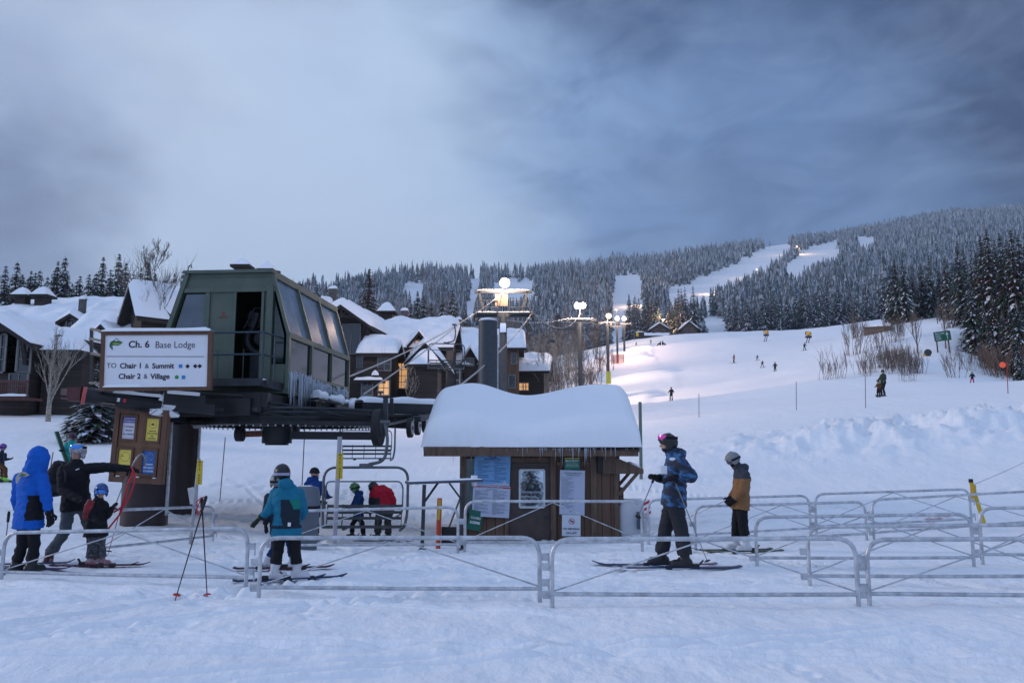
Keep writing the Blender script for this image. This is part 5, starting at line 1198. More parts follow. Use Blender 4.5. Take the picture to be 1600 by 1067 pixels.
# WAIT HERE posts
def wait_post(u, Y, vt, s0, s1, label, w_=8, txt='WAIT HERE', r=.028):
    p = GU(u, Y); t = P(u+2, vt, Y); o = thing('wait_here_post', p, label, 'sign post', None); m = MB(); m.tube([p-ZU*.1, t], r, 10); m.obj('post', mat('pale_grey_post', (.38, .38, .42), .5, var=.2), o)
    fr, W, H = panel_frame(P(u-w_/2+2, s0, Y-.05), P(u+w_/2+2, s0, Y-.05), P(u-w_/2+1.4, s1, Y-.05)); O, Rr, U2 = fr; N = Rr.cross(U2)
    m = MB(); m.prism([O, O+Rr*W, O+Rr*W+U2*H, O+U2*H], (0, 0, 0), -N*.015); sg = m.obj('sign_plate', YEL, o)
    m = MB(); n = len(txt)
    for i, ch in enumerate(txt):
        if ch != ' ': put_text(m, fr, ch, W/2, H*(1-(i+.7)/(n+.4)), H/(n+1)*.95, .02, off=.003)
    m.obj('lettering', INK, sg); return o
wait_post(529, 15.0, 682, 708, 748, 'tall pale post with a yellow plate reading WAIT HERE, before the loading chair', 9, r=.042)
o = wait_post(309, 14.4, 716, 719, 757, 'pale post with a yellow plate reading WAIT HERE, beside the dark columns', 9)
m = MB(); fr_, W_, H_ = panel_frame(P(299, 762, 15.4), P(308, 760, 15.4), P(297, 788, 15.4)); O_, R_, U_ = fr_; m.prism([O_, O_+R_*W_, O_+R_*W_+U_*H_, O_+U_*H_], (0, 0, 0), R_.cross(U_)*-.02)
m.obj('mirror', mat('small_mirror', (.5, .5, .5), .08, .95), o)
p = GU(1524, 16.4); t = P(1517, 752, 16.4); o = thing('yellow_post', p, 'yellow padded post with a black tip at the end of the rearmost barrier', 'post'); m = MB(); m.tube([p-ZU*.1, t], .04, 12); m.obj('post', YEL, o)
m = MB(); m.tube([t-ZU*.02, t+ZU*.05], .042, 12); m.obj('tip', RUB, o); m = MB(); m.tube([P(1522, 782, 16.35), P(1520, 757, 16.35)], .055, 12); m.obj('pad', mat('amber_pad', (.55, .33, .03), .5), o)
# small tank and striped board right of the hut
def tank():
    c = GU(985, 17.6); o = thing('white_cabinet', c, 'rounded white utility cabinet with a dark vent, right of the hut', 'cabinet')
    m = MB(); s = .62
    def f(i, j):
        a = i*math.pi*2; b = (j-.5)*math.pi; e = .45
        cx = math.copysign(abs(math.cos(a))**e, math.cos(a)); sy = math.copysign(abs(math.sin(a))**e, math.sin(a)); cb = abs(math.cos(b))**e; sb = math.copysign(abs(math.sin(b))**e, math.sin(b))
        return c+Vector((cx*cb*.36, sy*cb*.30, .33+sb*.42))
    m.grid(f, 28, 16); m.obj('housing', mat('dull_white_plastic', (.55, .56, .6), .5, var=.1), o)
    q = P(1000, 813, 17.2); m = MB(); m.box(q, (.14, .05, .36)); m.obj('vent', mat('blue_grey_vent', (.06, .08, .11), .4), o)
    snowbar(c+Vector((-.25, 0, .7)), c+Vector((.25, 0, .7)), .4, .08, o)
tank()
fr, W, H = panel_frame(P(1009, 780, 16.4), P(1019, 779, 16.4), P(1008, 808, 16.4)); O, Rr, U2 = fr; N = Rr.cross(U2)
o = thing('striped_board', O, 'small red and white striped board between the hut and the skier in camouflage', 'warning board'); m = MB(); m.prism([O, O+Rr*W, O+Rr*W+U2*H, O+U2*H], (0, 0, 0), -N*.02); m.obj('board', SIGNW, o)
m = MB()
for i in range(3): put_poly(m, fr, [(0, H*(.05+.3*i)), (W, H*(.2+.3*i)), (W, H*(.34+.3*i)), (0, H*(.19+.3*i))])
m.obj('red_stripes', RED, o)
# marker poles
BAM = mat('marker_pole', (.12, .07, .06), .7)
for u, v0, v1, Y, lb in ((1091, 650, 615, 48, 'thin dark marker pole on the slope behind the snow heap, nearest the hut'), (1243, 640, 596, 46, 'thin reddish marker pole in the middle of the slope'), (1351, 640, 588, 44, 'thin marker pole beside the couple skiing together'),
                       (351, 755, 683, 22, 'tall thin dark pole in the snow behind the dark columns'), (82, 790, 706, 20, 'ski-pole-like thin stake behind the man with the backpack'), (476, 740, 655, 20, 'thin dark pole hanging over the snow behind the bin')):
    p = GU(u, Y); t = P(u+1, v1, Y); m = MB(); m.tube([p-ZU*.2, t], .018 if Y > 30 else .012, 6); tag(m.obj('marker_pole', BAM, None), lb, 'pole')
p = GU(999, 26); t = P(1000, 628, 26); m = MB(); m.tube([p-ZU*.2, t], .055, 12); tag(m.obj('green_post', mat('grey_green_post', (.13, .17, .15), .6), None), 'stout grey-green post standing just behind the hut roof', 'post')
p = GU(1575, 46); t = P(1573, 566, 46); o = thing('disc_marker', p, 'thin red pole carrying an orange disc, on the far side of the slope', 'marker'); m = MB(); m.tube([p-ZU*.2, t], .022, 6); m.obj('pole', mat('red_pole', (.3, .03, .03), .6), o)
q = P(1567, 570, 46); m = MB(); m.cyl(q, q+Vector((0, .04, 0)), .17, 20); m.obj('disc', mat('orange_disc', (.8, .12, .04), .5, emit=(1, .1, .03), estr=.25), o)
# green trail sign on the bank
fr, W, H = panel_frame(P(1460, 519, 98), P(1486, 516, 98), P(1461, 534, 98)); O, Rr, U2 = fr; N = Rr.cross(U2)
o = thing('green_trail_sign', O+Rr*W/2, 'green trail sign on two posts on the snowy bank', 'sign'); m = MB(); m.prism([O, O+Rr*W, O+Rr*W+U2*H, O+U2*H], (0, 0, 0), -N*.05); m.obj('panel', mat('trail_green', (.02, .14, .07), .5), o)
for a in (.15, .85):
    q = O+Rr*W*a+N*-.1; m = MB(); m.bar((q.x, q.y, G(q.x, q.y)-.3), q+U2*H*.5, .12, .12, upv=(0, 1, 0)); m.obj('post', BARK, o)
m = MB(); 
for i, s in enumerate(('Base Lodge', 'Chair 1', 'Village', 'Easiest')): put_text(m, fr, s, W*.08, H*(.82-.2*i), .26, .01, 'LEFT', off=.01)
put_poly(m, fr, [(W*.76, H*.15), (W*.80, H*.15), (W*.80, H*.6), (W*.88, H*.6), (W*.78, H*.88), (W*.68, H*.6), (W*.76, H*.6)], off=.01); m.obj('lettering', SIGNW, o)
# snow guns
def snow_gun(u, v, Y, s, label, turn=0, tall=0):
    g = GU(u, Y); c = P(u, v, Y); o = thing('snow_gun', g, label, 'snow gun', None); a = Vector((math.cos(turn), math.sin(turn), .25)).normalized()
    YG = mat('snow_gun_yellow', (.62, .36, .03), .5)
    m = MB(); m.tube([c-a*s*.55, c-a*s*.3, c+a*s*.4], [s*.36, s*.42, s*.36], 16, cap=False); m.tube([c-a*s*.5, c-a*s*.45], s*.34, 16); m.obj('fan_barrel', YG, o)
    m = MB(); m.tube([c+a*s*.38, c+a*s*.55], [s*.40, s*.40], 16); m.obj('nozzle_ring', DARKST, o)
    m = MB(); m.tube([g-ZU*.3, c-ZU*s*.3], .09*s, 8); m.bar(g+Vector((s*.5, 0, -.2)), c+Vector((s*.4, 0, -s*.6)), .14*s, .14*s); m.obj('stand', DARKST, o)
    m = MB(); m.box(c-ZU*s*.75, (s*1.2, s*.7, s*.45)); m.obj('motor_box', YG if not tall else DARKST, o); snowbar(c+ZU*s*.36-X*s*.3, c+ZU*s*.36+X*s*.3, s*.5, s*.1, o)
snow_gun(1449, 553, 92, 1.0, 'yellow fan snow gun standing on the bank beneath the green sign', -1.9)
snow_gun(1197, 519, 190, .95, 'distant yellow snow gun on the crest, the one nearer the houses', 2.0, 1)
snow_gun(1263, 521, 180, 1.05, 'distant yellow snow gun on the crest, taller and nearer the shrubs', 2.2, 1)
# ski poles standing crossed by the front barrier
def ski_pole(a, b, label, m1, strap=True, grp=None):
    a = Vector(a); b = Vector(b); d = (b-a).normalized(); o = thing('ski_pole', a, label, 'ski pole', grp)
    m = MB(); m.tube([a, b], [.005, .0085], 6); m.obj('shaft', m1, o)
    m = MB(); m.tube([b-d*.13, b-d*.02, b+d*.01], [.017, .019, .014], 8); m.obj('grip', RUB, o)
    m = MB(); q = a+d*.06; m.tube([q, q+d*.012], [.045, .03], 12); m.obj('basket', mat('basket_red', (.5, .03, .04), .5) if m1.name == 'dark_shaft' else RUB, o)
    if strap:
        m = MB(); rr2 = d.cross(Vector((0, 1, 0))).normalized(); m.tube(rounded([b, b+rr2*.05-d*.02, b+rr2*.06-d*.16, b+rr2*.02-d*.18, b-d*.05], .04), .006, 5); m.obj('strap', mat('red_strap', (.4, .02, .03), .6), o)
    return o
DSH = mat('dark_shaft', (.03, .015, .02), .4, .5)
ski_pole(GU(291, 8.75)+ZU*-.02, P(322, 776, 8.7), 'dark crossed ski pole before the front barrier, its foot nearer the blue-coated person', DSH)
ski_pole(GU(340, 8.75)+ZU*-.02, P(315, 778, 8.75), 'dark crossed ski pole before the front barrier, its foot nearer the teal child', DSH)
for du in (-3, 0, 4):
    q = P(320+du, 776, 8.7)
# red stain on the snow
m = MB(); rr = random.Random(5)
for i in range(60):
    u = 1448+rr.gauss(0, 12); Y = 17.5+rr.gauss(0, .35); p = GU(u, Y)+ZU*.035; r = rr.uniform(.01, .05)
    m.add([p+Vector((math.cos(a)*r*rr.uniform(.6, 1.6), math.sin(a)*r*rr.uniform(.5, 1.2), 0)) for a in np.linspace(0, 5.6, 8)], [tuple(range(8))])
tag(m.obj('dye_stain', mat('red_dye', (.5, .02, .05), .6), None), 'splash of red dye on the snow behind the barriers', 'stain')
# faint rope lines between slope markers
def thin(pts, label, r=.008): rope([P(*p) for p in pts], r, label, 'marker_rope', sag=.006)
thin([(1520, 757, 16.4), (1640, 700, 22)], 'thin rope leading away from the yellow post up the bank', .006)

# ---------------------------------------------------------------- lodge buildings
def gable(name, u, Y, vbase, veave, vridge, wpx, dep, yaw, label, cat='building', snow=.55, axis='y', wall=WOODDK, over=.7, overf=.7, group=None, zbase=None):
    """a gabled block; axis 'y': gable end faces the viewer, 'x': eave faces the viewer. yaw turns it about its front centre"""
    c = P(u, vbase, Y); w_ = wpx/F*Y; zb = min(c.z, G(c.x, c.y)) if zbase is None else zbase; ze = P(u, veave, Y).z; zr = P(u, vridge, Y+(dep/2 if axis == 'x' else 0)).z-snow*.9
    XX = Vector((math.cos(yaw), math.sin(yaw), 0)); YY = Vector((-XX.y, XX.x, 0)); O = Vector((c.x, c.y, 0))-XX*w_/2
    root = thing(name, (c.x, c.y, zb), label, cat, group)
    def L(x, y, z): return O+XX*x+YY*y+ZU*z
    m = MB()
    if axis == 'y':
        prof = [L(0, 0, zb-1), L(w_, 0, zb-1), L(w_, 0, ze), L(w_/2, 0, zr-.1), L(0, 0, ze)]; m.prism(prof, (0, 0, 0), YY*dep)
        hf = lambda x, y: (zr-ze)*(1-abs((x-over)/w_*2-1)) if True else 0
        Wr, Dr = w_+2*over, dep+overf+over*.3; Or = L(-over, -overf, ze)
        hh = lambda x, y: (zr-ze)*(1-abs(2*x/Wr-1))*(Wr/w_) - (zr-ze)*(Wr/w_-1)
    else:
        prof = [L(0, 0, zb-1), L(0, dep, zb-1), L(0, dep, ze), L(0, dep/2, zr-.1), L(0, 0, ze)]; m.prism(prof, (0, 0, 0), XX*w_)
        Wr, Dr = w_+2*over, dep+2*overf; Or = L(-over, -overf, ze)
        hh = lambda x, y: (zr-ze)*(1-abs(2*y/Dr-1))*(Dr/dep) - (zr-ze)*(Dr/dep-1)
    m.obj('wall', wall, root)
    m = MB(); th = .28
    def rp(x, y): return Or+XX*x+YY*y+ZU*hh(x, y)
    if axis == 'y': qs = [[(0, 0), (Wr/2, 0), (Wr/2, Dr), (0, Dr)], [(Wr/2, 0), (Wr, 0), (Wr, Dr), (Wr/2, Dr)]]
    else: qs = [[(0, 0), (Wr, 0), (Wr, Dr/2), (0, Dr/2)], [(0, Dr/2), (Wr, Dr/2), (Wr, Dr), (0, Dr)]]
    for q in qs: m.prism([rp(*p) for p in q], (0, 0, 0), -ZU*th)
    m.obj('roof', SHAKE, root)
    ins = .35
    roof_snow_fn('snow_cap', root, Or+XX*.05+YY*.05, XX, YY, Wr-.1, Dr-.1, lambda x, y: hh(x+.05, y+.05), lambda x, y: snow*(1+.35*mnoise.noise(Vector((x*.45+u, y*.45, 0)))+.12*mnoise.noise(Vector((x*1.6, y*1.6+u, 3)))), edge=.8, nu=64, nv=48, amp=.10, over=.1, sd=u*.13)
    return root, L, w_, zb, ze, zr
def window(root, L, x, z, w_, h_, lit=False, y=-.02, nx=2, nz=2, trim=TRIMG):
    m = MB(); t = .09
    for a, b in (((x-w_/2-t/2, z-h_/2), (x-w_/2-t/2, z+h_/2)), ((x+w_/2+t/2, z-h_/2), (x+w_/2+t/2, z+h_/2)), ((x-w_/2-t, z-h_/2-t/2), (x+w_/2+t, z-h_/2-t/2)), ((x-w_/2-t, z+h_/2+t/2), (x+w_/2+t, z+h_/2+t/2))):
        m.bar(L(a[0], y-.03, a[1]), L(b[0], y-.03, b[1]), t, .1, upv=L(0, 1, 0)-L(0, 0, 0))
    for i in range(1, nx): xx = x-w_/2+w_*i/nx; m.bar(L(xx, y-.03, z-h_/2), L(xx, y-.03, z+h_/2), .05, .05, upv=L(0, 1, 0)-L(0, 0, 0))
    for i in range(1, nz): zz = z-h_/2+h_*i/nz; m.bar(L(x-w_/2, y-.03, zz), L(x+w_/2, y-.03, zz), .05, .05, upv=L(0, 1, 0)-L(0, 0, 0))
    f = m.obj('window', trim, root)
    m = MB(); m.add([L(x-w_/2, y, z-h_/2), L(x+w_/2, y, z-h_/2), L(x+w_/2, y, z+h_/2), L(x-w_/2, y, z+h_/2)], [(0, 1, 2, 3)]); m.obj('pane', WARMW if lit else GLASSD, f)
def truss(root, L, w_, ze, zr, y=-.55):
    m = MB(); zc = ze+(zr-ze)*.38
    m.bar(L(w_*.5-w_*.31, y, zc), L(w_*.5+w_*.31, y, zc), .22, .22); m.bar(L(w_/2, y, zc), L(w_/2, y, zr-.3), .22, .22, upv=(0, 1, 0))
    for s in (-1, 1): m.bar(L(w_/2+s*w_*.02, y, zc+.1), L(w_/2+s*w_*.16, y, zc+(zr-zc)*.6), .16, .16); m.bar(L(w_/2+s*w_*.5, y, ze-.1-(zr-ze)*.0), L(w_/2+s*w_*.5, y+.5, ze-1.6), .2, .2)
    m.obj('gable_truss', SHAKE, root)
def face_u(L, u, Y):  # distance along the wall for image column u at depth Y (unrotated walls)
    return (P(u, 600, Y)-L(0, 0, 0)).dot((L(1, 0, 0)-L(0, 0, 0)))
LY = 50
# left lodge
rt, L, w_, zb, ze, zr = gable('lodge_wing', -12, 47, 660, 528, 486, 90, 12, 0, 'dark timber gable wing with tall windows and balcony at the edge of the picture', snow=.6)
for x in (w_*.32, w_*.62, w_*.86):
    window(rt, L, x, (P(0, 552, 47).z), 1.4, 2.2, nx=2, nz=3)
window(rt, L, w_*.9, P(0, 600, 47).z-.1, 1.0, 1.4); truss(rt, L, w_, ze, zr)
m = MB(); za = P(0, 596, 45.6).z; x0, x1 = face_u(L, -20, 45.6), face_u(L, 46, 45.6)
m.bar(L(x0, -1.5, za), L(x1, -1.5, za), .1, .12); m.bar(L(x0, -1.5, za-.9), L(x1, -1.5, za-.9), .1, .15); m.box(L((x0+x1)/2, -.75, za-.98), (x1-x0, 1.5, .12))
for i in range(22): t = x0+(x1-x0)*i/21; m.bar(L(t, -1.5, za), L(t, -1.5, za-.9), .05, .05, upv=(0, 1, 0))
m.obj('balcony', mat('reddish_timber', (.12, .05, .04), .7, var=.3), rt); snowbar(L(x0, -1.5, za-.85), L(x1, -1.5, za-.85), .3, .16, rt)
rt, L, w_, zb, ze, zr = gable('lodge_gable', 92, 50, 660, 538, 512, 124, 13, 0, 'dark log gable behind the pale aspen, snow thick on its roof', snow=.6)
window(rt, L, face_u(L, 37, 50), P(0, 570, 50).z, 1.0, 1.9, nz=3); window(rt, L, face_u(L, 130, 50), P(0, 562, 50).z, .8, 1.5, nz=3); window(rt, L, face_u(L, 60, 50), P(0, 632, 50).z, 1.0, 1.4); truss(rt, L, w_, ze, zr)
# bay with a rounded snow hood
c = P(92, 645, 48.2); o = thing('lodge_bay', (c.x, 48.2, c.z), 'log-walled bay with a rounded snow hood, behind the pale aspen', 'building'); m = MB(); hw = 62/F*48.2/2
zt = P(90, 550, 48.2).z; m.box((c.x, 49.2, (c.z+zt)/2-.5), (2*hw, 2.0, zt-c.z+1)); m.obj('wall', WOODDK, o)
def hood(o, c, hw, Y, zt, zp, dy=1.9, mt=RSNOW, T=.5, wf=1.32):
    m = MB(); W2 = hw*wf
    def f(i, j):
        x = (i*2-1); y = (j*2-1); r = max(abs(x), abs(y)); h = (zp-zt-T)*max(0, (1-r))**1.0*1.0 + T*math.sqrt(max(0, 1-r**6))
        h = (zp-zt)*(.5+.5*math.cos(math.pi*min(1, r)))**.62
        return Vector((c.x+x*W2, Y+y*dy, zt+h))
    m.grid(f, 24, 24); m.obj('snow_hood', mt, o)
    m = MB(); m.box((c.x, Y, zt-.1), (2*W2, 2*dy, .18)); m.obj('hood_roof', SHAKE, o)
hood(o, c, hw, 48.9, zt, P(90, 521, 48).z)
rt, L, w_, zb, ze, zr = gable('lodge_long_roof', 60, 62, 640, 505, 466, 210, 14, 0, 'broad snow-covered lodge roof carrying two capped turrets', axis='x', snow=.7, over=1)
rt, L, w_, zb, ze, zr = gable('lodge_cross_wing', 148, 58, 640, 528, 476, 84, 10, .1, 'small snowy cross roof between the turreted roof and the trail sign', axis='x', snow=.6)
def turret(u, Y, v0, v1, v2, hwp, label, T=.45):
    c = P(u, v0, Y); hw = hwp/F*Y*.62; o = thing('roof_turret', (c.x, Y, c.z), label, 'roof turret', None); zt = P(u, v1, Y).z
    m = MB(); m.box((c.x, Y, (c.z+zt)/2-.6), (2*hw, 2*hw, zt-c.z+1.6)); m.obj('wall', WOODDK, o)
    m = MB(); m.box((c.x, Y-hw-.01, (c.z+zt)/2), (2*hw*.6, .04, (zt-c.z)*.5)); m.obj('louvre', SHAKE, o)
    hood(o, c, hw, Y, zt, P(u, v2, Y).z, dy=hw*1.65, T=T, wf=1.65)
turret(35, 66, 474, 462, 449, 13, 'snow-capped roof turret of the lodge, the one nearer the picture edge')
turret(67, 66, 474, 462, 448, 14, 'snow-capped roof turret of the lodge, behind the pale aspen')
turret(379, 58, 427, 416, 404, 15, 'snow-capped turret peeping over the middle of the green machine house roof')
turret(417, 60, 432, 422, 408, 13, 'snow-capped turret peeping over the corner of the green machine house roof')
turret(605, 86, 500, 488, 472, 15, 'twin-peaked snowy turret on the middle lodge roof')
turret(672, 92, 512, 504, 495, 12, 'small snowy turret on the middle lodge roof, nearer the thick column')
rt, L, w_, zb, ze, zr = gable('lodge_tall_wing', 204, 58, 640, 476, 437, 40, 16, -.75, 'tall dark wing with a steep snowy roof behind the trail sign', snow=.55, over=.8)
rt2, L2, w2, *_ = gable('lodge_long_wing', 262, 60, 640, 490, 446, 128, 8, .12, 'long steep snowy roof between the trail sign and the green machine house', axis='x', snow=.5)
rt, L, w_, zb, ze, zr = gable('lodge_back_block', 400, 66, 640, 492, 462, 150, 12, 0, 'lodge block hidden mostly behind the green machine house', axis='x', snow=.6)
# middle lodge
rt, L, w_, zb, ze, zr = gable('lodge_gable_house', 536, 66, 640, 509, 468, 84, 16, -.12, 'dark timber house with a trussed gable just right of the green machine house', snow=.75, over=.5, overf=1.4)
truss(rt, L, w_, ze, zr, -1.1); window(rt, L, w_*.62, P(0, 530, 66).z, 1.5, 2.4, nx=2, nz=1); window(rt, L, w_*.93, P(0, 548, 66).z, .7, 1.0, nx=2, nz=2); window(rt, L, w_*.86, P(0, 568, 66).z, .9, 1.3, nx=2, nz=2)
rt, L, w_, zb, ze, zr = gable('lodge_low_wing', 588, 63, 640, 549, 524, 44, 4, 0, 'low wing with a bulging snow roof and a snowy balcony', axis='x', snow=.8, over=.5, overf=.5)
window(rt, L, face_u(L, 600, 63), P(0, 569, 63).z, .95, .95, nx=2, nz=2)
m = MB(); x0, x1 = face_u(L, 553, 61.6), face_u(L, 598, 61.6); za = P(0, 578, 62.6).z
for z in (za, za-.85): m.bar(L(x0, -1.4, z), L(x1, -1.4, z), .08, .1)
for i in range(16): t = x0+(x1-x0)*i/15; m.bar(L(t, -1.4, za), L(t, -1.4, za-.85), .045, .045, upv=(0, 1, 0))
m.box(L((x0+x1)/2, -.7, za-.95), (x1-x0, 1.4, .14)); m.obj('balcony', SHAKE, rt); snowbar(L(x0, -1.3, za-.88), L(x1, -1.3, za-.88), .5, .3, rt); snowbar(L(x0+(x1-x0)*.6, -1.4, za-.5), L(x1-.3, -1.4, za-.5), .2, .5, rt)
rt, L, w_, zb, ze, zr = gable('lodge_main_hall', 640, 67.5, 645, 540, 497, 112, 16, 0, 'main lodge hall with a wide deep-snow roof and a tall lit window', axis='x', snow=.85, over=.6)
window(rt, L, face_u(L, 627, 67.5), P(0, 587, 67.5).z, .95, 2.1, True, nx=2, nz=4); window(rt, L, face_u(L, 619, 67.5), P(0, 590, 67.5).z, .35, 1.8, False, nx=1, nz=3); window(rt, L, face_u(L, 643, 67.5), P(0, 548, 67.5).z, .3, .5, True, nx=1, nz=1)
rt, L, w_, zb, ze, zr = gable('lodge_dark_gable', 664, 66.8, 645, 562, 527, 50, 9, 0, 'dark gable rising behind the bell-shaped porch roof', snow=.6, over=.4)
c = P(663, 640, 62); o = thing('lodge_porch', (c.x, 62, c.z), 'dark porch block under a bell-shaped snow roof', 'building'); hw = 38/F*62/2*1.05; zt = P(663, 570, 62).z
m = MB(); m.box((c.x, 63.6, (c.z+zt)/2-.4), (2*hw, 3.2, zt-c.z+.8)); m.obj('wall', WOODDK, o); hood(o, c, hw, 63.5, zt, P(663, 541, 62).z, dy=2.2)
rt, L, w_, zb, ze, zr = gable('lodge_end_block', 715, 80, 645, 565, 512, 76, 14, .15, 'lodge block with a tall slit of lit windows, left of the thick grey column', axis='x', snow=.75, wall=wood('weathered_boards', (.13, .10, .085), (.07, .055, .05), .3, 3))
window(rt, L, face_u(L, 699, 80), P(0, 590, 80).z, .75, 2.6, True, nx=1, nz=3); window(rt, L, face_u(L, 712, 80), P(0, 588, 80).z, .7, 2.4, False, nx=2, nz=3, trim=SIGNW); window(rt, L, face_u(L, 726, 80), P(0, 588, 80).z, .7, 2.4, False, nx=2, nz=3)
rt, L, w_, zb, ze, zr = gable('lodge_lit_block', 790, 84, 650, 541, 514, 42, 12, 0, 'warm-lit brown timber block just right of the lift tower', axis='x', snow=.6, wall=wood('warm_boards', (.20, .11, .065), (.11, .065, .045), .3, 0))
window(rt, L, face_u(L, 803, 84), P(0, 560, 84).z, .5, 1.1, nx=1); window(rt, L, face_u(L, 800, 84), P(0, 596, 84).z, .6, 1.3, nx=1)
rt, L, w_, zb, ze, zr = gable('cottage', 830, 92, 640, 577, 552, 40, 10, -.1, 'snow-roofed dark cottage with lit windows right of the lift tower', axis='x', snow=.6)
window(rt, L, face_u(L, 816, 92), P(0, 604, 92).z, .7, .8, True); window(rt, L, face_u(L, 822, 92), P(0, 604, 92).z, .5, .8, True)
def dormer(host, u, Y, ve, vr, wpx, dep, lit=False, label=None):
    rt, L, w_, zb, ze, zr = gable('tmp_dormer', u, Y, ve+14, ve, vr, wpx, dep, 0, 'dormer', snow=.4, over=.35, overf=.4)
    window(rt, L, w_/2, ze-.35, w_*.5, .7, lit, nx=2, nz=1)
    off = rt.location-host.location; ks = [c for c in bpy.data.objects if c.parent == rt]; wall = [c for c in ks if c.name.startswith('wall')][0]
    wall.name = 'dormer'; wall.parent = host; wall.location = off
    for c in ks:
        if c is not wall: c.parent = wall
    bpy.data.objects.remove(rt)
def chimney(host, u, Y, v0, v1, wpx):
    c = P(u, v0, Y); t = P(u, v1, Y).z; hw = wpx/F*Y/2; m = MB(); m.box((c.x, Y, (c.z+t)/2-.5), (2*hw, 2*hw*.8, t-c.z+1)); ch_ = m.obj('chimney', mat('chimney_stone', (.13, .115, .105), .85, var=.5, vscale=5, bump=.5, bscale=9, bdist=.05), host)
    snowbar((c.x-hw-.1, Y, t), (c.x+hw+.1, Y, t), 2*hw, .4, ch_)
by = {o.name: o for o in bpy.data.objects if o.name.startswith('lodge')}
dormer(by['lodge_long_roof'], 112, 61, 500, 484, 30, 5); dormer(by['lodge_long_roof'], 10, 61, 499, 483, 26, 5)
dormer(by['lodge_cross_wing'], 160, 57, 520, 500, 26, 4)
dormer(by['lodge_long_wing'], 250, 58.5, 486, 466, 26, 4); chimney(by['lodge_long_wing'], 288, 62, 470, 440, 12)
dormer(by['lodge_main_hall'], 655, 67, 533, 512, 24, 4, True); chimney(by['lodge_main_hall'], 632, 76, 505, 486, 10); dormer(by['lodge_end_block'], 735, 79.5, 560, 538, 20, 4); chimney(by['lodge_end_block'], 716, 86, 525, 500, 9)
chimney(by['lodge_gable_house'], 520, 76, 470, 452, 12); chimney(by['lodge_cross_wing'], 128, 62, 490, 468, 9)
for u, z_, w_h, h_h, lit in ((52, 604, .9, 1.2, 0), (118, 600, .8, 1.4, 0), (137, 600, .8, 1.2, 0)):
    rt = by['lodge_gable']; L_ = (lambda x, y, z: Vector((rt.location.x-124/F*50/2+x, 50+y, z))); window(rt, L_, (P(u, 600, 50).x-(rt.location.x-124/F*50/2)), P(0, z_, 50).z, w_h, h_h, bool(lit))
rt = by['lodge_low_wing']; L_ = (lambda x, y, z: Vector((rt.location.x+x, 63+y, z)))
for u, v, lit in ((574, 606, 0), (600, 606, 1)): window(rt, L_, P(u, 600, 63).x-rt.location.x, P(0, v, 63).z, .8, 1.1, bool(lit))
# a long link wing and a further gable fill the row of roofs towards the lift tower
rt, L, w_, zb, ze, zr = gable('lodge_link_wing', 740, 90, 645, 548, 520, 80, 10, 0, 'lodge wing behind the thick grey column, closing the row of roofs', axis='x', snow=.7)
dormer(rt, 724, 89.5, 545, 526, 18, 4)
rt, L, w_, zb, ze, zr = gable('lodge_far_gable', 700, 98, 640, 520, 497, 46, 12, 0, 'small far gable rising over the end of the lodge row', snow=.6)
window(rt, L, w_/2, ze-.6, 1.0, 1.0)
# far houses at the crest
for u, vb, ve, vr, wp, lb in ((1031, 522, 513, 503, 26, 'far chalet with a lamp above it, left of the pair at the crest'), (1077, 524, 512, 500, 24, 'far chalet standing among conifers at the crest')):
    rt, L, w_, zb, ze, zr = gable('far_chalet', u, 318, vb, ve, vr, wp, 7, 0, lb, snow=.6, wall=wood('chalet_boards', (.12, .07, .05), (.07, .045, .035), .3, 2)); window(rt, L, w_*.3, ze-.8, .9, 1.0, nx=1, nz=1); window(rt, L, w_*.7, ze-.8, .9, 1.0, nx=1, nz=1)
rt, L, w_, zb, ze, zr = gable('far_lodge', 1027, 300, 534, 524, 520, 42, 6, .05, 'long low flat-roofed building at the crest', axis='x', snow=.5); window(rt, L, w_*.55, ze-1.1, 1.6, 1.4); window(rt, L, w_*.75, ze-1.1, 1.6, 1.4)
for i, u in enumerate((1050, 1058, 1067, 1076)):
    p = GU(u, 296); h = 2.8; m = MB(); o = thing('dome_tent', p, 'pale green hoop tent in the row beside the long low building' if i < 2 else 'grey hoop tent in the row beside the long low building', 'tent', 'hoop tents at the crest, green' if i < 2 else 'hoop tents at the crest, grey')
    m.grid(lambda a, b: p+Vector((math.cos(a*math.pi)*1.5, (b-.5)*4, math.sin(a*math.pi)*h-.2)), 14, 6); m.obj('cover', mat('tent_green', (.30, .34, .12), .6) if i < 2 else mat('tent_grey', (.25, .28, .32), .5), o)
    m = MB(); m.add([p+Vector((math.cos(a)*1.45, -2.0, math.sin(a)*h*.98-.2)) for a in np.linspace(0, math.pi, 12)], [tuple(range(12))]); m.obj('door_panel', GLASSD, o)
p = GU(1001, 286); o = thing('snow_groomer', p, 'small yellow and dark snow groomer parked by the far building', 'snow groomer'); m = MB(); m.box(p+ZU*1.6, (3.0, 3, 1.9)); m.obj('cab', BLACKST, o); m = MB(); m.box(p+Vector((-1.0, -1.55, 1.7)), (.9, .1, 1.5)); m.obj('door', YEL, o)
m = MB(); m.box(p+ZU*.4, (3.2, 3.4, .8)); m.obj('tracks', RUB, o); snowbar(p+Vector((-1.5, 0, 2.55)), p+Vector((1.5, 0, 2.55)), 3, .5, o)
# low snowed-in wall on the bank at the right
a, b = P(1350, 514, 150), P(1394, 512, 148); o = thing('snowed_shed', (a+b)/2-ZU*1.5, 'low shed almost buried in snow on the bank below the conifers', 'shed'); m = MB(); m.bar(a-ZU*.7, b-ZU*.7, 3, 1.6); m.obj('wall', mat('weathered_board', (.22, .15, .11)), o); snowbar(a+ZU*.1, b+ZU*.1, 4, .9, o)
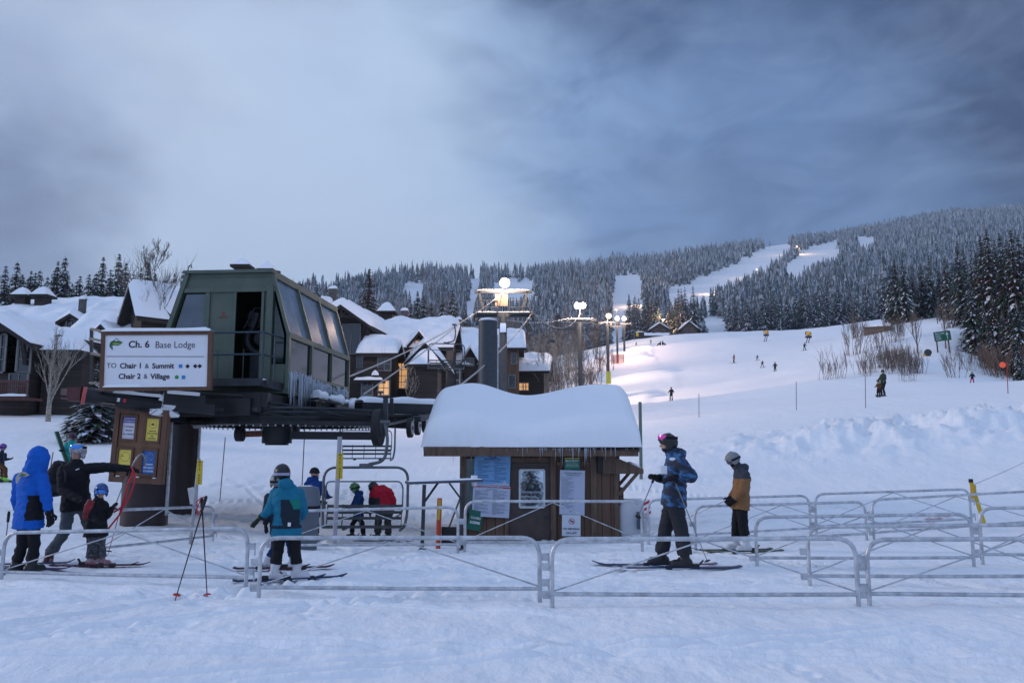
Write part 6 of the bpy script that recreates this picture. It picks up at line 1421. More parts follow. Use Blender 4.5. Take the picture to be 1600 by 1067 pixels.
# ---------------------------------------------------------------- people
def capsule(mb, a, b, ra, rb, n=12, mi=None):
    a = Vector(a); b = Vector(b); d = b-a
    if d.length < 1e-5: return mb.ell(a, (ra, ra, ra), n, 8)
    d.normalize(); pts = []; rs = []
    for k in range(4): t = math.pi/2*(k+.25)/4.25; pts.append(a-d*ra*math.cos(t)); rs.append(ra*math.sin(t))
    pts += [a, b]; rs += [ra, rb]
    for k in range(3, -1, -1): t = math.pi/2*(k+.25)/4.25; pts.append(b+d*rb*math.cos(t)); rs.append(rb*math.sin(t))
    return mb.tube(pts, rs, n)
def loft(mb, rings, right, n=20, p=2.4):
    """rings: (centre, half width, half depth); flat ends"""
    k = len(rings); vs = []
    for i, (c, wx, wy) in enumerate(rings):
        c = Vector(c); d = (Vector(rings[min(i+1, k-1)][0])-Vector(rings[max(i-1, 0)][0])).normalized()
        r = (right-d*right.dot(d)).normalized(); f = d.cross(r)
        for j in range(n):
            t = 2*math.pi*j/n; ca, sa = math.cos(t), math.sin(t)
            vs.append(c + r*wx*math.copysign(abs(ca)**(2/p), ca) + f*wy*math.copysign(abs(sa)**(2/p), sa))
    fs = [(i*n+j, i*n+(j+1) % n, (i+1)*n+(j+1) % n, (i+1)*n+j) for i in range(k-1) for j in range(n)] + [tuple(range(n))[::-1], tuple((k-1)*n+j for j in range(n))]
    return mb.add(vs, fs, True)
def fuse(mb, name, mats, parent, vox, sm=3, region=None, folds=0, seed=0):
    """weld overlapping shapes into one continuous skin"""
    me = bpy.data.meshes.new('tmp'); me.from_pydata(mb.v, [], mb.f); tmp = bpy.data.objects.new('tmp', me)
    r = tmp.modifiers.new('r', 'REMESH'); r.mode = 'VOXEL'; r.voxel_size = vox; s = tmp.modifiers.new('s', 'SMOOTH'); s.factor = .6; s.iterations = sm
    out, _ = baked(tmp); bpy.data.meshes.remove(me)
    out.name = name
    mats = mats if isinstance(mats, (list, tuple)) else [mats]
    out.materials.clear()
    for m in mats: out.materials.append(m)
    if folds:
        for v in list(out.vertices):
            c = v.co; f = mnoise.noise(Vector((c.x*7+seed, c.y*7, c.z*19))) + .6*mnoise.noise(Vector((c.x*22, c.y*22+seed, c.z*30)))
            v.co = c + v.normal*f*folds
    if region:
        for p in out.polygons: p.material_index = region(p.center)
    out.polygons.foreach_set('use_smooth', np.ones(len(out.polygons), bool))
    Mi = wmat(parent).inverted(); out.transform(Mi); out.update()
    o = bpy.data.objects.new(name, out); COL.objects.link(o); o.parent = parent; return o
def fabric(name, col, rough=.8, col2=None, vs=8, var=.12): return mat('cloth_'+name, col, rough, spec=.2, col2=col2, var=var, vscale=vs, bump=.7, bscale=13, bdist=.035)
SKIN = mat('skin', (.42, .24, .18), .55, var=.1, vscale=20); BLK = fabric('black', (.012, .012, .015)); DKG = fabric('charcoal', (.028, .03, .036)); EYE = mat('eye_dark', (.03, .02, .02), .3); LIP = mat('lips', (.30, .12, .10), .5)
BOOTW = mat('boot_white', (.55, .55, .58), .35); BOOTB = mat('boot_black', (.015, .015, .018), .35)
def camo_mat():
    m = bpy.data.materials.new('blue_camouflage'); m.use_nodes = True; t = NT(m.node_tree); b = t.n['Principled BSDF']; oc = t.new('ShaderNodeTexCoord').outputs['Object']
    f = t.noise(t.mapping(oc, (1, 1, 1.7)), 7, 3, .5, .6); c = t.ramp(f, [(.42, (.012, .018, .036)), (.48, (.016, .05, .12)), (.56, (.03, .13, .30))])
    c.node.color_ramp.interpolation = 'CONSTANT'; t.put(b.inputs['Base Color'], c); b.inputs['Roughness'].default_value = .75
    bn = t.new('ShaderNodeBump'); bn.inputs['Strength'].default_value = .5; bn.inputs['Distance'].default_value = .012; t.put(bn.inputs['Height'], t.noise(t.mapping(oc, (1, 1, 2.5)), 9, 3)); t.l.new(bn.outputs[0], b.inputs['Normal']); return m
CAMO = camo_mat()
def person(u, Y, label, face, J, s, jacket, trousers, boots=BOOTB, glove=BLK, helmet=None, goggles=None, goggles_up=False, goggle_turn=0, jreg=None, treg=None, hood=None, balaclava=None,
           skis=None, ski_dir=None, ski_len=1.6, ski_mat=None, hem=.10, puff=1.0, leg=1.0, beard=False, hat=None, head_tilt=0, lod=0, grp=None, mitten=False, head_face=None, strap=None, hs=None):
    """J: joints as (column, row, depth offset) at depth Y; face: heading of the chest in degrees, 0 = away from the camera, 90 = towards the left"""
    g = GU(u, Y); root = thing('person', g, label, 'person', grp); J = dict(J); hs = hs or max(s, .5+.5*s)*.98
    W = {k: P(v[0], v[1], Y+(v[2] if len(v) > 2 else 0)) for k, v in J.items()}
    for k in ('aL', 'aR'): W[k].z = G(W[k].x, W[k].y)+.13*s + (.03 if skis else 0)
    f = R(face); fw = Vector((-math.sin(f), math.cos(f), 0)); rt = Vector((math.cos(f), math.sin(f), 0))
    hf = R(face if head_face is None else head_face); hfw = Vector((-math.sin(hf), math.cos(hf), 0)); hrt = Vector((math.cos(hf), math.sin(hf), 0))
    if head_tilt: hfw = (hfw*math.cos(R(head_tilt))-ZU*math.sin(R(head_tilt))); 
    hup = hrt.cross(hfw); HM = Matrix((hrt, hfw, hup)).transposed()
    pel, ch, nk, hd = W['pel'], W['ch'], W['nk'], W['hd']
    sd_ = fw if ski_dir is None else Vector((-math.sin(R(ski_dir)), math.cos(R(ski_dir)), 0))
    hipL, hipR = pel-rt*.095*s, pel+rt*.095*s; vox = (.018 if lod == 0 else .04)*max(s, .6)
    # --- body
    m = MB(); loft(m, [(pel-ZU*.06*s, .14*s, .095*s), (pel+(ch-pel)*.35, .125*s, .09*s), (ch, .155*s, .10*s), (ch+(nk-ch)*.7, .13*s, .08*s), (nk, .06*s, .06*s)], rt)
    capsule(m, ch+(nk-ch)*.5, hd, .055*s, .05*s)
    for S, E, Wr in (('sL', 'eL', 'wL'), ('sR', 'eR', 'wR')):
        capsule(m, W[S], W[E], .052*s, .042*s); capsule(m, W[E], W[Wr], .042*s, .030*s); d = (W[Wr]-W[E]).normalized(); capsule(m, W[Wr], W[Wr]+d*.08*s, .032*s, .028*s)
    for Hp, K, A in ((hipL, 'kL', 'aL'), (hipR, 'kR', 'aR')):
        capsule(m, Hp, W[K], .078*s, .055*s); capsule(m, W[K], W[A], .055*s, .042*s); capsule(m, W[A], W[A]-ZU*.05*s+sd_*.06*s, .036*s, .03*s)
    hh = hs
    def hp(x, y, z): return hd + HM @ Vector((x*hh, y*hh, z*hh))
    m.ell(hp(0, -.01, .02), (.076*hh, .094*hh, .10*hh), 16, 10, HM); m.ell(hp(0, .025, -.055), (.052*hh, .060*hh, .060*hh), 14, 8, HM)
    if lod == 0:
        capsule(m, hp(0, .088, .005), hp(0, .102, -.025), .010*hh, .014*hh, 8)
        for e in (-1, 1): m.ell(hp(e*.077, -.005, -.01), (.010*hh, .02*hh, .03*hh), 8, 6, HM)
    def breg(c):
        q = HM.transposed() @ (c-hd)/hh
        if balaclava and (q.z < -.05 or q.y < .0) and (c-hd).length < .2*hh: return 3
        if q.y > .055 and abs(abs(q.x)-.030) < .014 and abs(q.z-.008) < .009: return 1
        if q.y > .06 and abs(q.x) < .024 and abs(q.z+.058) < .007: return 2
        if beard and q.z < -.035 and q.y > -.02 and q.z > -.16: return 3
        return 0
    fuse(m, 'body', [SKIN, EYE, LIP, balaclava or fabric('dark_beard', (.05, .03, .02))], root, .013*s if lod == 0 else .035, 2, breg)
    # --- jacket
    m = MB(); pf = puff; low = pel-(ch-pel).normalized()*hem*s
    loft(m, [(low, .205*s*pf, .150*s*pf), (pel+(ch-pel)*.15, .186*s*pf, .138*s*pf), (pel+(ch-pel)*.5, .168*s*pf, .125*s*pf), (ch, .19*s*pf, .135*s*pf), (ch+(nk-ch)*.55, .165*s*pf, .11*s*pf), (nk+(hd-nk)*.10, .075*s*pf, .075*s*pf), (nk+(hd-nk)*(.38 if not hood else .52), .074*s*pf, .082*s*pf)], rt, 24)
    for S, E, Wr in (('sL', 'eL', 'wL'), ('sR', 'eR', 'wR')):
        capsule(m, W[S], W[E], .080*s*pf, .068*s*pf); d = (W[Wr]-W[E]).normalized(); m.tube([W[E]-d*.03*s, W[E], W[E].lerp(W[Wr], .5), W[Wr]-d*.01*s], [.03*s, .066*s*pf, .058*s*pf, .050*s*pf], 12); m.ell(W[E], (.068*s*pf,)*3, 12, 8)
    if hood == 'down': m.ell(nk-fw*.095*s+ZU*.015*s, (.130*s, .090*s, .085*s), 14, 8, Matrix((rt, fw, ZU)).transposed())
    if hood == 'up':
        m.ell(hp(0, -.02, .01), (.122*hh, .138*hh, .140*hh), 18, 12, HM); capsule(m, ch+(nk-ch)*.75, hp(0, -.01, -.03), .15*s, .138*s)
    fr = Matrix((rt, fw, ZU)).transposed(); frT = fr.transposed()
    def jr(c):
        q = frT @ (c-pel)/s; return jreg(q, c) if jreg else 0
    fuse(m, 'jacket', jacket, root, vox*(.68 if jreg and lod == 0 else 1), 3, jr if jreg else None, folds=.012*s if lod == 0 else 0, seed=u)
    # --- trousers
    m = MB(); lg = leg
    loft(m, [(pel-ZU*.11*s, .155*s*lg, .115*s*lg), (pel+ZU*.02*s, .145*s, .105*s), (pel+(ch-pel)*.3, .13*s, .09*s)], rt)
    for Hp, K, A in ((hipL, 'kL', 'aL'), (hipR, 'kR', 'aR')):
        capsule(m, Hp, W[K], .098*s*lg, .078*s*lg); m.ell(W[K], (.08*s*lg,)*3, 12, 8)
        b = W[A].lerp(W[K], .30 if boots is BOOTW else .06); m.tube([W[K], W[K].lerp(b, .55), b], [.077*s*lg, .077*s*lg, .083*s*lg], 14)
    fuse(m, 'trousers', trousers, root, vox, 3, (lambda c: treg(frT @ (c-pel)/s)) if treg else None, folds=.012*s if lod == 0 else 0, seed=u+9)
    sd_ = fw if ski_dir is None else Vector((-math.sin(R(ski_dir)), math.cos(R(ski_dir)), 0)); sr = Vector((sd_.y, -sd_.x, 0))
    for A, K in (('aL', 'kL'), ('aR', 'kR')):
        a = W[A]; m = MB(); z0 = a.z-.13*s; sole = Vector((a.x, a.y, z0))
        ft = Matrix((sr, sd_, ZU)).transposed()
        m.box(sole+sd_*.055*s+ZU*.02*s, (.09*s, .29*s, .035*s), rz=math.atan2(sr.y, sr.x))
        capsule(m, sole+sd_*-.05*s+ZU*.06*s, sole+sd_*.14*s+ZU*.055*s, .052*s, .045*s); sh = (W[K]-a).normalized()
        m.tube([sole+ZU*.05*s-sd_*.01*s, a+ZU*.02*s, a+sh*(.24 if boots is BOOTW else .15)*s], [.064*s, .064*s, (.074 if boots is BOOTW else .066)*s], 12)
        for zz in (.05, .11): m.tube([a+sh*zz*s+sr*(.07*s*math.cos(t))+sd_*(.072*s*math.sin(t)) for t in np.linspace(0, 3.14, 8)], .008*s, 5)
        bt = fuse(m, 'boot', boots, root, vox*.9, 1) if lod == 0 else m.obj('boot', boots, root)
        if skis:
            L = ski_len; m = MB(); n = 18; zb = G(a.x, a.y); tilt = 0
            def skf(i, j, top=0):
                t = i; y = (-.44+t)*L; wd = (.052+.018*(2*t-1)**2)*(1 if t < .93 else max(.12, math.sqrt(max(0, 1-((t-.93)/.07)**2))))*.9
                up = .05*L/1.6*max(0, (t-.88)/.12)**1.7 + .015*max(0, (.05-t)/.05)
                q = sole+sd_*y+sr*(j-.5)*2*wd; return Vector((q.x, q.y, zb+.022+up+top))
            m.grid(lambda i, j: skf(i, j, .012), n, 2); m.grid(lambda i, j: skf(i, j, 0), n, 2)
            for e in (0, 1): m.add([skf(k/n, e, z) for k in range(n+1) for z in (0, .012)], [(2*k, 2*k+2, 2*k+3, 2*k+1) for k in range(n)])
            sk = m.obj('ski', ski_mat or fabric('ski_black', (.02, .025, .04)), root)
            if lod == 0:
                m = MB(); m.box(sole+sd_*.21*s+ZU*-.005, (.06, .08, .05), rz=math.atan2(sr.y, sr.x)); m.box(sole-sd_*.14*s+ZU*.01, (.06, .09, .07), rz=math.atan2(sr.y, sr.x)); m.bar(sole-sd_*.18*s+ZU*.03, sole-sd_*.24*s+ZU*.09, .04, .015); m.obj('binding', BOOTB, sk)
    # --- gloves
    for E, Wr, sd in (('eL', 'wL', -1), ('eR', 'wR', 1)):
        if lod: continue
        w0 = W[Wr]; d = (W[Wr]-W[E]).normalized(); side = (fw-d*fw.dot(d)); side = side.normalized() if side.length > .2 else (rt*-sd-d*(rt*-sd).dot(d)).normalized(); nrm = d.cross(side).normalized()*(sd)
        k = s*1.12; m = MB(); m.tube([w0-d*.035*k, w0+d*.02*k], [.050*k, .046*k], 12)
        M3 = Matrix((side, d, nrm)).transposed(); m.ell(w0+d*.055*k, (.048*k, .055*k, .028*k), 12, 8, M3)
        for i, (o_, L_) in enumerate(((-.033, .062), (-.011, .074), (.011, .070), (.033, .055))):
            b0 = w0+d*.09*k+side*o_*k; b1 = b0+d*L_*.55*k+nrm*.012*k*-1; b2 = b1+(d*.45-nrm*.75).normalized()*L_*.5*k
            capsule(m, b0, b1, .0155*k, .0145*k, 8); capsule(m, b1, b2, .0145*k, .012*k, 8)
        t0 = w0+d*.03*k+side*.04*k; t1 = t0+(side*.7+d*.7).normalized()*.045*k; capsule(m, t0, t1, .017*k, .015*k, 8); capsule(m, t1, t1+(d*.8-nrm*.5).normalized()*.035*k, .015*k, .012*k, 8)
        if mitten: m.ell(w0+d*.11*k-nrm*.008*k, (.052*k, .075*k, .033*k), 12, 8, M3)
        fuse(m, 'glove', glove, root, .0062*k if not mitten else .009*k, 1)
    # --- headgear
    if helmet:
        HT = HM @ Matrix.Rotation(R(24), 3, 'X'); m = MB(); m.ell(hp(0, -.015, .035), (.112*hh, .132*hh, .112*hh), 22, 12, HT, z0=-.60)
        for e in (-1, 1): m.ell(hp(e*.088, -.015, -.035), (.025*hh, .05*hh, .055*hh), 12, 8, HM)
        m.ell(hp(0, .105, .062), (.075*hh, .03*hh, .012*hh), 12, 6, HM)
        hl = fuse(m, 'helmet', helmet, root, .009*hh if lod == 0 else .02, 2)
        if lod == 0:
            m = MB()
            for i in (-1, 0, 1): m.ell(hp(i*.04, -.02+.0*abs(i), .148-.012*abs(i)), (.008*hh, .035*hh, .005*hh), 8, 5, HM)
            m.obj('vents', RUB, hl)
    if hat:
        m = MB(); m.ell(hp(0, -.01, .045), (.092*hh, .108*hh, .095*hh), 18, 10, HM, z0=-.35); m.tube([hp(.094*math.cos(t), -.008+.108*math.sin(t), .025) for t in np.linspace(0, 6.283, 21)], .016*hh, 7); fuse(m, 'beanie', hat, root, .01, 2)
    if goggles:
        z = .085 if goggles_up else .008; ry = .118 if helmet else .1
        gm = MB(); cx = Vector((0, 0, 0))
        def lens(i, j, k=1.0):
            a = (i-.5)*math.pi*.86; zz = (j-.5)*2; wz = .040*(1-.25*math.exp(-(a/.25)**2)*(zz < 0)); 
            return hp(math.sin(a)*.098*k, -.012+math.cos(a)*(.142 if goggles_up else .128)*k*(1-.08*zz*zz), z+zz*wz)
        gm.grid(lambda i, j: lens(i, j), 16, 6); gm.grid(lambda i, j: lens(i, j, .93), 16, 6); gg = gm.obj('goggles', goggles, root)
        bm_ = MB(); kz = math.sqrt(max(.1, 1-((z-.035)/.112)**2)) if helmet else 1; rx, ryy = (.112*kz+.007, .132*kz+.006) if helmet else (.08, .10)
        bm_.grid(lambda i, j: hp(math.cos(R(20)+i*R(-220)-0)*rx, -.016+math.sin(R(20)+i*R(-220))*ryy, z+.0+(j-.5)*.036), 26, 1); bm_.obj('goggle_strap', strap or BLK, gg)
    return root, W, hp, HM
GLB = mat('blue_mirror_lens', (.03, .25, .75), .12, .3, 1); GLP = mat('pink_mirror_lens', (.75, .06, .40), .15, .3, 1); GLD = mat('dark_lens', (.02, .03, .06), .1, .1, 1)
HB = mat('helmet_black', (.015, .016, .018), .35); HG = mat('helmet_grey', (.20, .20, .21), .4); HBL = mat('helmet_blue', (.02, .10, .38), .3, var=.7, vscale=14, coat=.5); HW = mat('helmet_white', (.45, .48, .52), .35, col2=(.2, .12, .12), vscale=18)
SKB = mat('ski_dark_blue', (.01, .03, .10), .35); SKP = mat('ski_purple', (.05, .015, .10), .35); SKR = mat('ski_dark_red', (.07, .015, .03), .35); SKG = mat('ski_green_black', (.02, .05, .02), .4)

# skier in blue camouflage
J = dict(hd=(1043, 694, 0), nk=(1051, 711, 0), ch=(1057, 729, 0), pel=(1053, 781, 0), sL=(1063, 722, -.20), sR=(1051, 722, .20), eL=(1081, 745, -.28), wL=(1056, 747, -.30), eR=(1040, 747, .26), wR=(1028, 747, .12),
         kL=(1064, 826, -.10), aL=(1070, 870, -.10), kR=(1040, 824, .16), aR=(1034, 866, .22))
pr, W1, hp1, _ = person(1052, 11.2, 'skier in a blue camouflage jacket and black trousers gliding between the barriers', 80, J, 1.05, CAMO, DKG, helmet=HB, goggles=GLP, goggles_up=True, hood='down', balaclava=DKG, skis=True, ski_dir=92, ski_len=1.75, ski_mat=SKB, puff=1.15, hem=.08, leg=1.22)
q = W1['ch']; m = MB(); m.box(P(1037, 734, 10.97), (.09, .01, .11), rz=R(5)); m.obj('lift_pass', SIGNW, pr)
m = MB(); m.ell(P(1051, 717, 10.96), (.045, .012, .022), 10, 6); m.obj('chest_badge', SIGNW, pr)
PSH = mat('steel_shaft', (.22, .23, .26), .35, .7)
gr = 'ski poles of the skier in camouflage'
def held(u0, v0, Y0, u1, v1, Y1, label, m_=PSH, grp=None): return ski_pole(P(u0, v0, Y0), P(u1, v1, Y1), label, m_, strap=False, grp=grp)
held(1108, 883, 10.9, 1050, 741, 10.88, 'ski pole slanting behind the skier in camouflage, held in the nearer hand')
held(995, 812, 11.7, 1024, 742, 11.28, 'ski pole dangling from the farther hand of the skier in camouflage')
# boy in tan
TAN = fabric('tan', (.25, .125, .055)); SLATE = fabric('slate', (.05, .055, .07))
J = dict(hd=(1145, 719, 0), nk=(1154, 732, 0), ch=(1160, 747, 0), pel=(1157, 785, 0), sL=(1164, 741, -.16), sR=(1154, 741, .16), eL=(1160, 766, -.22), wL=(1147, 780, -.16), eR=(1150, 764, .2), wR=(1141, 778, .12),
         kL=(1161, 822, -.09), aL=(1166, 848, -.09), kR=(1150, 821, .10), aR=(1150, 846, .16))
person(1157, 13.0, 'child in a tan jacket with slate shoulders and black trousers, head bowed', 85, J, .88, [TAN, SLATE], BLK, boots=BOOTW, helmet=HG, goggles=GLD, hood='down', balaclava=BLK, skis=True, ski_dir=96, ski_len=1.35, ski_mat=SKG,
       jreg=lambda q, c: 1 if q.z > .44 else 0, hem=.12, puff=1.12, leg=1.15, head_tilt=25, head_face=80)
# child in teal
TEAL = fabric('teal', (.012, .16, .26)); TEALG = fabric('green_teal', (.01, .20, .16)); NVY = fabric('navy_grey', (.018, .028, .045))
def teal_reg(q, c):
    if abs(q.x) < .30 and q.y < .05:
        if q.z > .06 and q.z < .44 and q.x > -.09-.1*(.44-q.z)*0 and q.x < .19 and q.x > -.16+(.44-q.z)*.28: return 1 if not (q.z > .30 and q.x > .03+(.44-q.z)*.5) else 2
        if .02 < q.z <= .06: return 1
    if q.z < -.10 and q.x > .05: return 2
    return 0
J = dict(hd=(441, 741, 0), nk=(447, 757, 0), ch=(449, 779, 0), pel=(448, 826, 0), sL=(431, 771, .02), sR=(467, 772, .02), eL=(420, 798, -.03), wL=(408, 808, -.05), eR=(474, 800, .14), wR=(464, 815, .24),
         kL=(434, 862, -.02), aL=(429, 892, -.05), kR=(461, 860, .02), aR=(464, 888, .02))
pr, Wt, hpt, _ = person(446, 10.1, 'child in a teal and navy jacket seen from behind at the front barrier', 12, J, .82, [TEAL, NVY, TEALG], BLK, boots=BOOTW, glove=fabric('olive_black', (.02, .028, .022)), helmet=HB, goggles=GLD, strap=fabric('lilac_strap', (.35, .34, .48)),
       jreg=teal_reg, mitten=True, hem=.13, puff=1.15, leg=1.12, hood='down', skis=True, ski_dir=-72, ski_len=1.1, ski_mat=SKB)
m = MB(); q = P(452, 819, 9.93); m.box(q, (.035, .01, .045)); m.obj('pocket_badge', SIGNW, pr)
J = dict(hd=(433, 753, 0), nk=(432, 765, 0), ch=(434, 784, 0), pel=(439, 826, 0), sL=(419, 777, 0), sR=(449, 778, 0), eL=(415, 800, -.05), wL=(415, 817, -.1), eR=(455, 800, .05), wR=(456, 815, .1), kL=(430, 856, 0), aL=(418, 878, 0), kR=(455, 855, .02), aR=(457, 876, 0))
person(436, 11.1, 'smaller child in navy mostly hidden behind the child in teal', 15, J, .72, NVY, fabric('deep_blue', (.012, .03, .10)), boots=BOOTW, helmet=HG, goggles=GLD, mitten=True, puff=1.05, skis=True, ski_dir=-78, ski_len=1.0, ski_mat=SKR)
# person in the blue hooded coat
BLUE = fabric('bright_blue', (.008, .11, .50)); 
J = dict(hd=(62, 714, 0), nk=(55, 732, 0), ch=(49, 756, 0), pel=(45, 806, 0), sL=(31, 748, .12), sR=(65, 748, -.06), eL=(26, 782, .2), wL=(34, 806, .28), eR=(73, 780, -.1), wR=(77, 801, -.10), kL=(35, 852, .02), aL=(26, 884, .03), kR=(54, 852, 0), aR=(49, 886, -.03))
pr, Wb, hpb, _ = person(45, 10.7, 'person in a bright blue hooded coat and black trousers seen from behind', -28, J, 1.0, [BLUE, BLK], BLK, hood='up', jreg=lambda q, c: 1 if (.125 < q.x < .235 and -.04 < q.z < .27 and q.y < .10) else 0, hem=.16, puff=1.08, leg=.92)
fr, Wd_, H_ = panel_frame(P(25, 737, 10.49), P(47, 735, 10.45), P(25, 752, 10.49)); m = MB(); k = Wd_/22
m.mi = 0; put_poly(m, fr, [(0, 5*k), (4*k, 10*k), (10*k, 13*k), (16*k, 11*k), (22*k, 7*k), (16*k, 5*k), (8*k, 6*k), (3*k, -3*k), (0, -2*k)], th=.004); m.mi = 1; put_poly(m, fr, [(5*k, 7*k), (10*k, 10*k), (18*k, 7.5*k), (10*k, 6*k)], off=.010)
m.obj('back_emblem', [mat('emblem_pale', (.35, .32, .30), .6), mat('emblem_moss', (.05, .13, .05), .6)], pr)
held(2, 905, 10.5, 14, 800, 10.75, 'ski pole held low at the side of the blue-coated person')
# man with the backpack, arm out to the notice board
GRYT = fabric('grey_green', (.085, .10, .115))
J = dict(hd=(121, 708, 0), nk=(119, 722, 0), ch=(117, 740, 0), pel=(119, 790, .05), sR=(99, 734, -.05), sL=(137, 732, 0), eL=(170, 730, -.02), wL=(200, 732, -.05), eR=(97, 766, -.15), wR=(128, 782, -.28), kR=(101, 832, -.05), aR=(77, 866, -.05), kL=(141, 830, .15), aL=(150, 865, .2))
pr, Wm, hpm, _ = person(115, 11.7, 'man in a black jacket and grey trousers with a backpack, reaching to the notice board', 195, J, .98, BLK, GRYT, helmet=HW, goggles=GLB, goggles_up=True, beard=False, hem=.06, puff=1.08, leg=1.0, head_face=172, boots=mat('boot_dark_red', (.08, .02, .02), .4))
q = P(117, 749, 11.5); m = MB(); m.box(P(121, 733, 11.52), (.05, .01, .012), ry=R(-20)); m.obj('chest_logo', SIGNW, pr)
o = thing('backpack', P(92, 745, 11.95), 'black backpack worn by the man reaching to the notice board', 'backpack'); m = MB(); loft(m, [(P(90, 775, 11.95), .13, .09), (P(89, 760, 11.95), .16, .12), (P(91, 738, 11.93), .15, .12), (P(95, 722, 11.9), .09, .08)], X, 18)
fuse(m, 'bag', BLK, o, .016, 3, folds=.006); m = MB(); m.tube([P(97, 724, 11.7), P(103, 740, 11.5), P(100, 765, 11.6)], .016, 6); m.obj('shoulder_strap', DKG, o); m = MB(); m.box(P(86, 762, 11.82), (.16, .03, .12)); m.obj('front_pocket', DKG, o)
# red and white poles and straps held at the notice board
for a, b, lb, mm in (((168, 868, 11.5), (206, 733, 11.6), 'red ski pole held out in the hand by the notice board', mat('red_shaft', (.42, .02, .04), .4)), ((176, 800, 11.7), (203, 730, 11.66), 'pale ski pole held out in the hand by the notice board', PSH)):
    ski_pole(P(*a), P(*b), lb, mm, strap=False)
for i, (pts, mm) in enumerate((([(205, 728, 11.55), (212, 745, 11.5), (205, 770, 11.5), (196, 788, 11.5), (178, 800, 11.5)], mat('red_webbing', (.5, .02, .04), .6)), ([(208, 736, 11.5), (199, 760, 11.5), (190, 800, 11.5), (172, 822, 11.5), (160, 838, 11.5)], mat('red_webbing', (.5, .02, .04), .6)), ([(205, 730, 11.55), (214, 715, 11.55), (222, 707, 11.55), (228, 718, 11.55), (226, 728, 11.6)], PSH))):
    m = MB(); P3 = [P(*p) for p in pts]
    m.tube(rounded(P3, .08), .013, 6); tag(m.obj('harness_strap', mm, None), ('red strap looping out by the notice board', 'longer red strap dropping towards the small child', 'pale strap curling up in front of the blue notice')[i], 'strap')
# small child in black with the blue helmet
J = dict(hd=(158, 768, 0), nk=(154, 781, 0), ch=(152, 795, 0), pel=(150, 830, 0), sR=(144, 789, -.08), sL=(163, 789, .06), eR=(143, 806, -.14), wR=(152, 814, -.22), eL=(168, 805, .02), wL=(175, 794, -.06), kR=(144, 851, -.03), aR=(141, 869, -.02), kL=(157, 850, .02), aL=(160, 867, .02))
person(151, 11.3, 'small child in black with a shiny blue helmet standing before the man', 215, J, .66, BLK, fabric('speckled_black', (.02, .02, .024), col2=(.11, .11, .12), vs=34), helmet=HBL, goggles=GLB, boots=mat('boot_red_white', (.3, .28, .3), .4, col2=(.2, .02, .03), vscale=14), puff=1.18, leg=1.2, skis=True, ski_dir=-84, ski_len=1.15, ski_mat=SKR, head_face=200, hs=.80)
m = MB(); 
q = P(139, 792, 11.12); loft(m, [(P(135, 801, 11.1), .045, .03), (P(138, 792, 11.1), .06, .035), (P(143, 781, 11.1), .05, .03)], X, 12); 
for dx in (-.035, -.01, .015): capsule(m, P(135, 801, 11.1)+X*dx, P(134, 810, 11.1)+X*dx, .013, .012, 8)
tag(fuse(m, 'spare_glove', mat('red_black_glove', (.40, .02, .03), .6, col2=(.02, .02, .02), vscale=22), thing('spare_gloves', P(138, 800, 11.1), 'red and black gloves held in front of the small child', 'gloves'), .007, 1))
# purple ski on the snow in front of the man
def loose_ski(a, b, label, mt, up=.05):
    a, b = Vector(a), Vector(b); d = (b-a); r = Vector((d.y, -d.x, 0)).normalized(); m = MB()
    def f(i, j, t=0): wd = .05+.015*(2*i-1)**2; wd *= (1 if i < .92 else math.sqrt(max(.02, 1-((i-.92)/.08)**2))); return a+d*i+r*(j-.5)*2*wd+ZU*(.03+up*max(0, (i-.85)/.15)**2+t)
    m.grid(lambda i, j: f(i, j, .012), 18, 2); m.grid(f, 18, 2)
    for e in (0, 1): m.add([f(k/18, e, z) for k in range(19) for z in (0, .012)], [(2*k, 2*k+2, 2*k+3, 2*k+1) for k in range(18)])
    return tag(m.obj('ski', mt, None), label, 'ski')
loose_ski(GU(-30, 10.9)+ZU*.0, GU(137, 10.85), 'purple ski reaching past the blue-coated person towards the small child', mat('ski_bright_purple', (.06, .02, .12), .35))
loose_ski(GU(20, 11.2), GU(136, 11.5), 'thin dark ski lying behind the purple one', SKB)
# far left: child with purple helmet, and someone in turquoise carrying skis
TURQ = fabric('turquoise', (.01, .30, .30)); BRN = fabric('brown_trousers', (.10, .05, .02))
J = dict(hd=(5, 699, 0), nk=(3, 706, 0), ch=(2, 712, 0), pel=(1, 724, .05), sL=(-3, 710, .12), sR=(8, 710, -.12), eL=(0, 718, .1), wL=(10, 718, .05), eR=(8, 718, -.15), wR=(14, 717, -.1), kL=(3, 734, .08), aL=(3, 744, .08), kR=(9, 733, -.08), aR=(9, 745, -.08))
person(3, 24, 'child with a purple helmet, brown trousers and lime boots at the picture edge', -80, J, .66, NVY, BRN, helmet=mat('helmet_purple', (.15, .06, .30), .4), goggles=GLD, boots=mat('boot_lime', (.22, .60, .05), .4), skis=True, ski_dir=-80, ski_len=1.1, ski_mat=BLK)
J = dict(hd=(112, 683, 0), nk=(112, 690, 0), ch=(111, 698, 0), pel=(108, 722, 0), sL=(105, 694, 0), sR=(118, 694, 0), eL=(101, 703, -.1), wL=(98, 703, -.25), eR=(122, 706, 0), wR=(120, 716, -.1), kL=(105, 740, 0), aL=(105, 757, 0), kR=(111, 740, 0), aR=(111, 757, 0))
person(108, 23, 'person in turquoise carrying skis behind the man with the backpack', 150, J, .86, TURQ, BLK, helmet=mat('helmet_plum', (.06, .02, .05), .4), goggles=GLD)
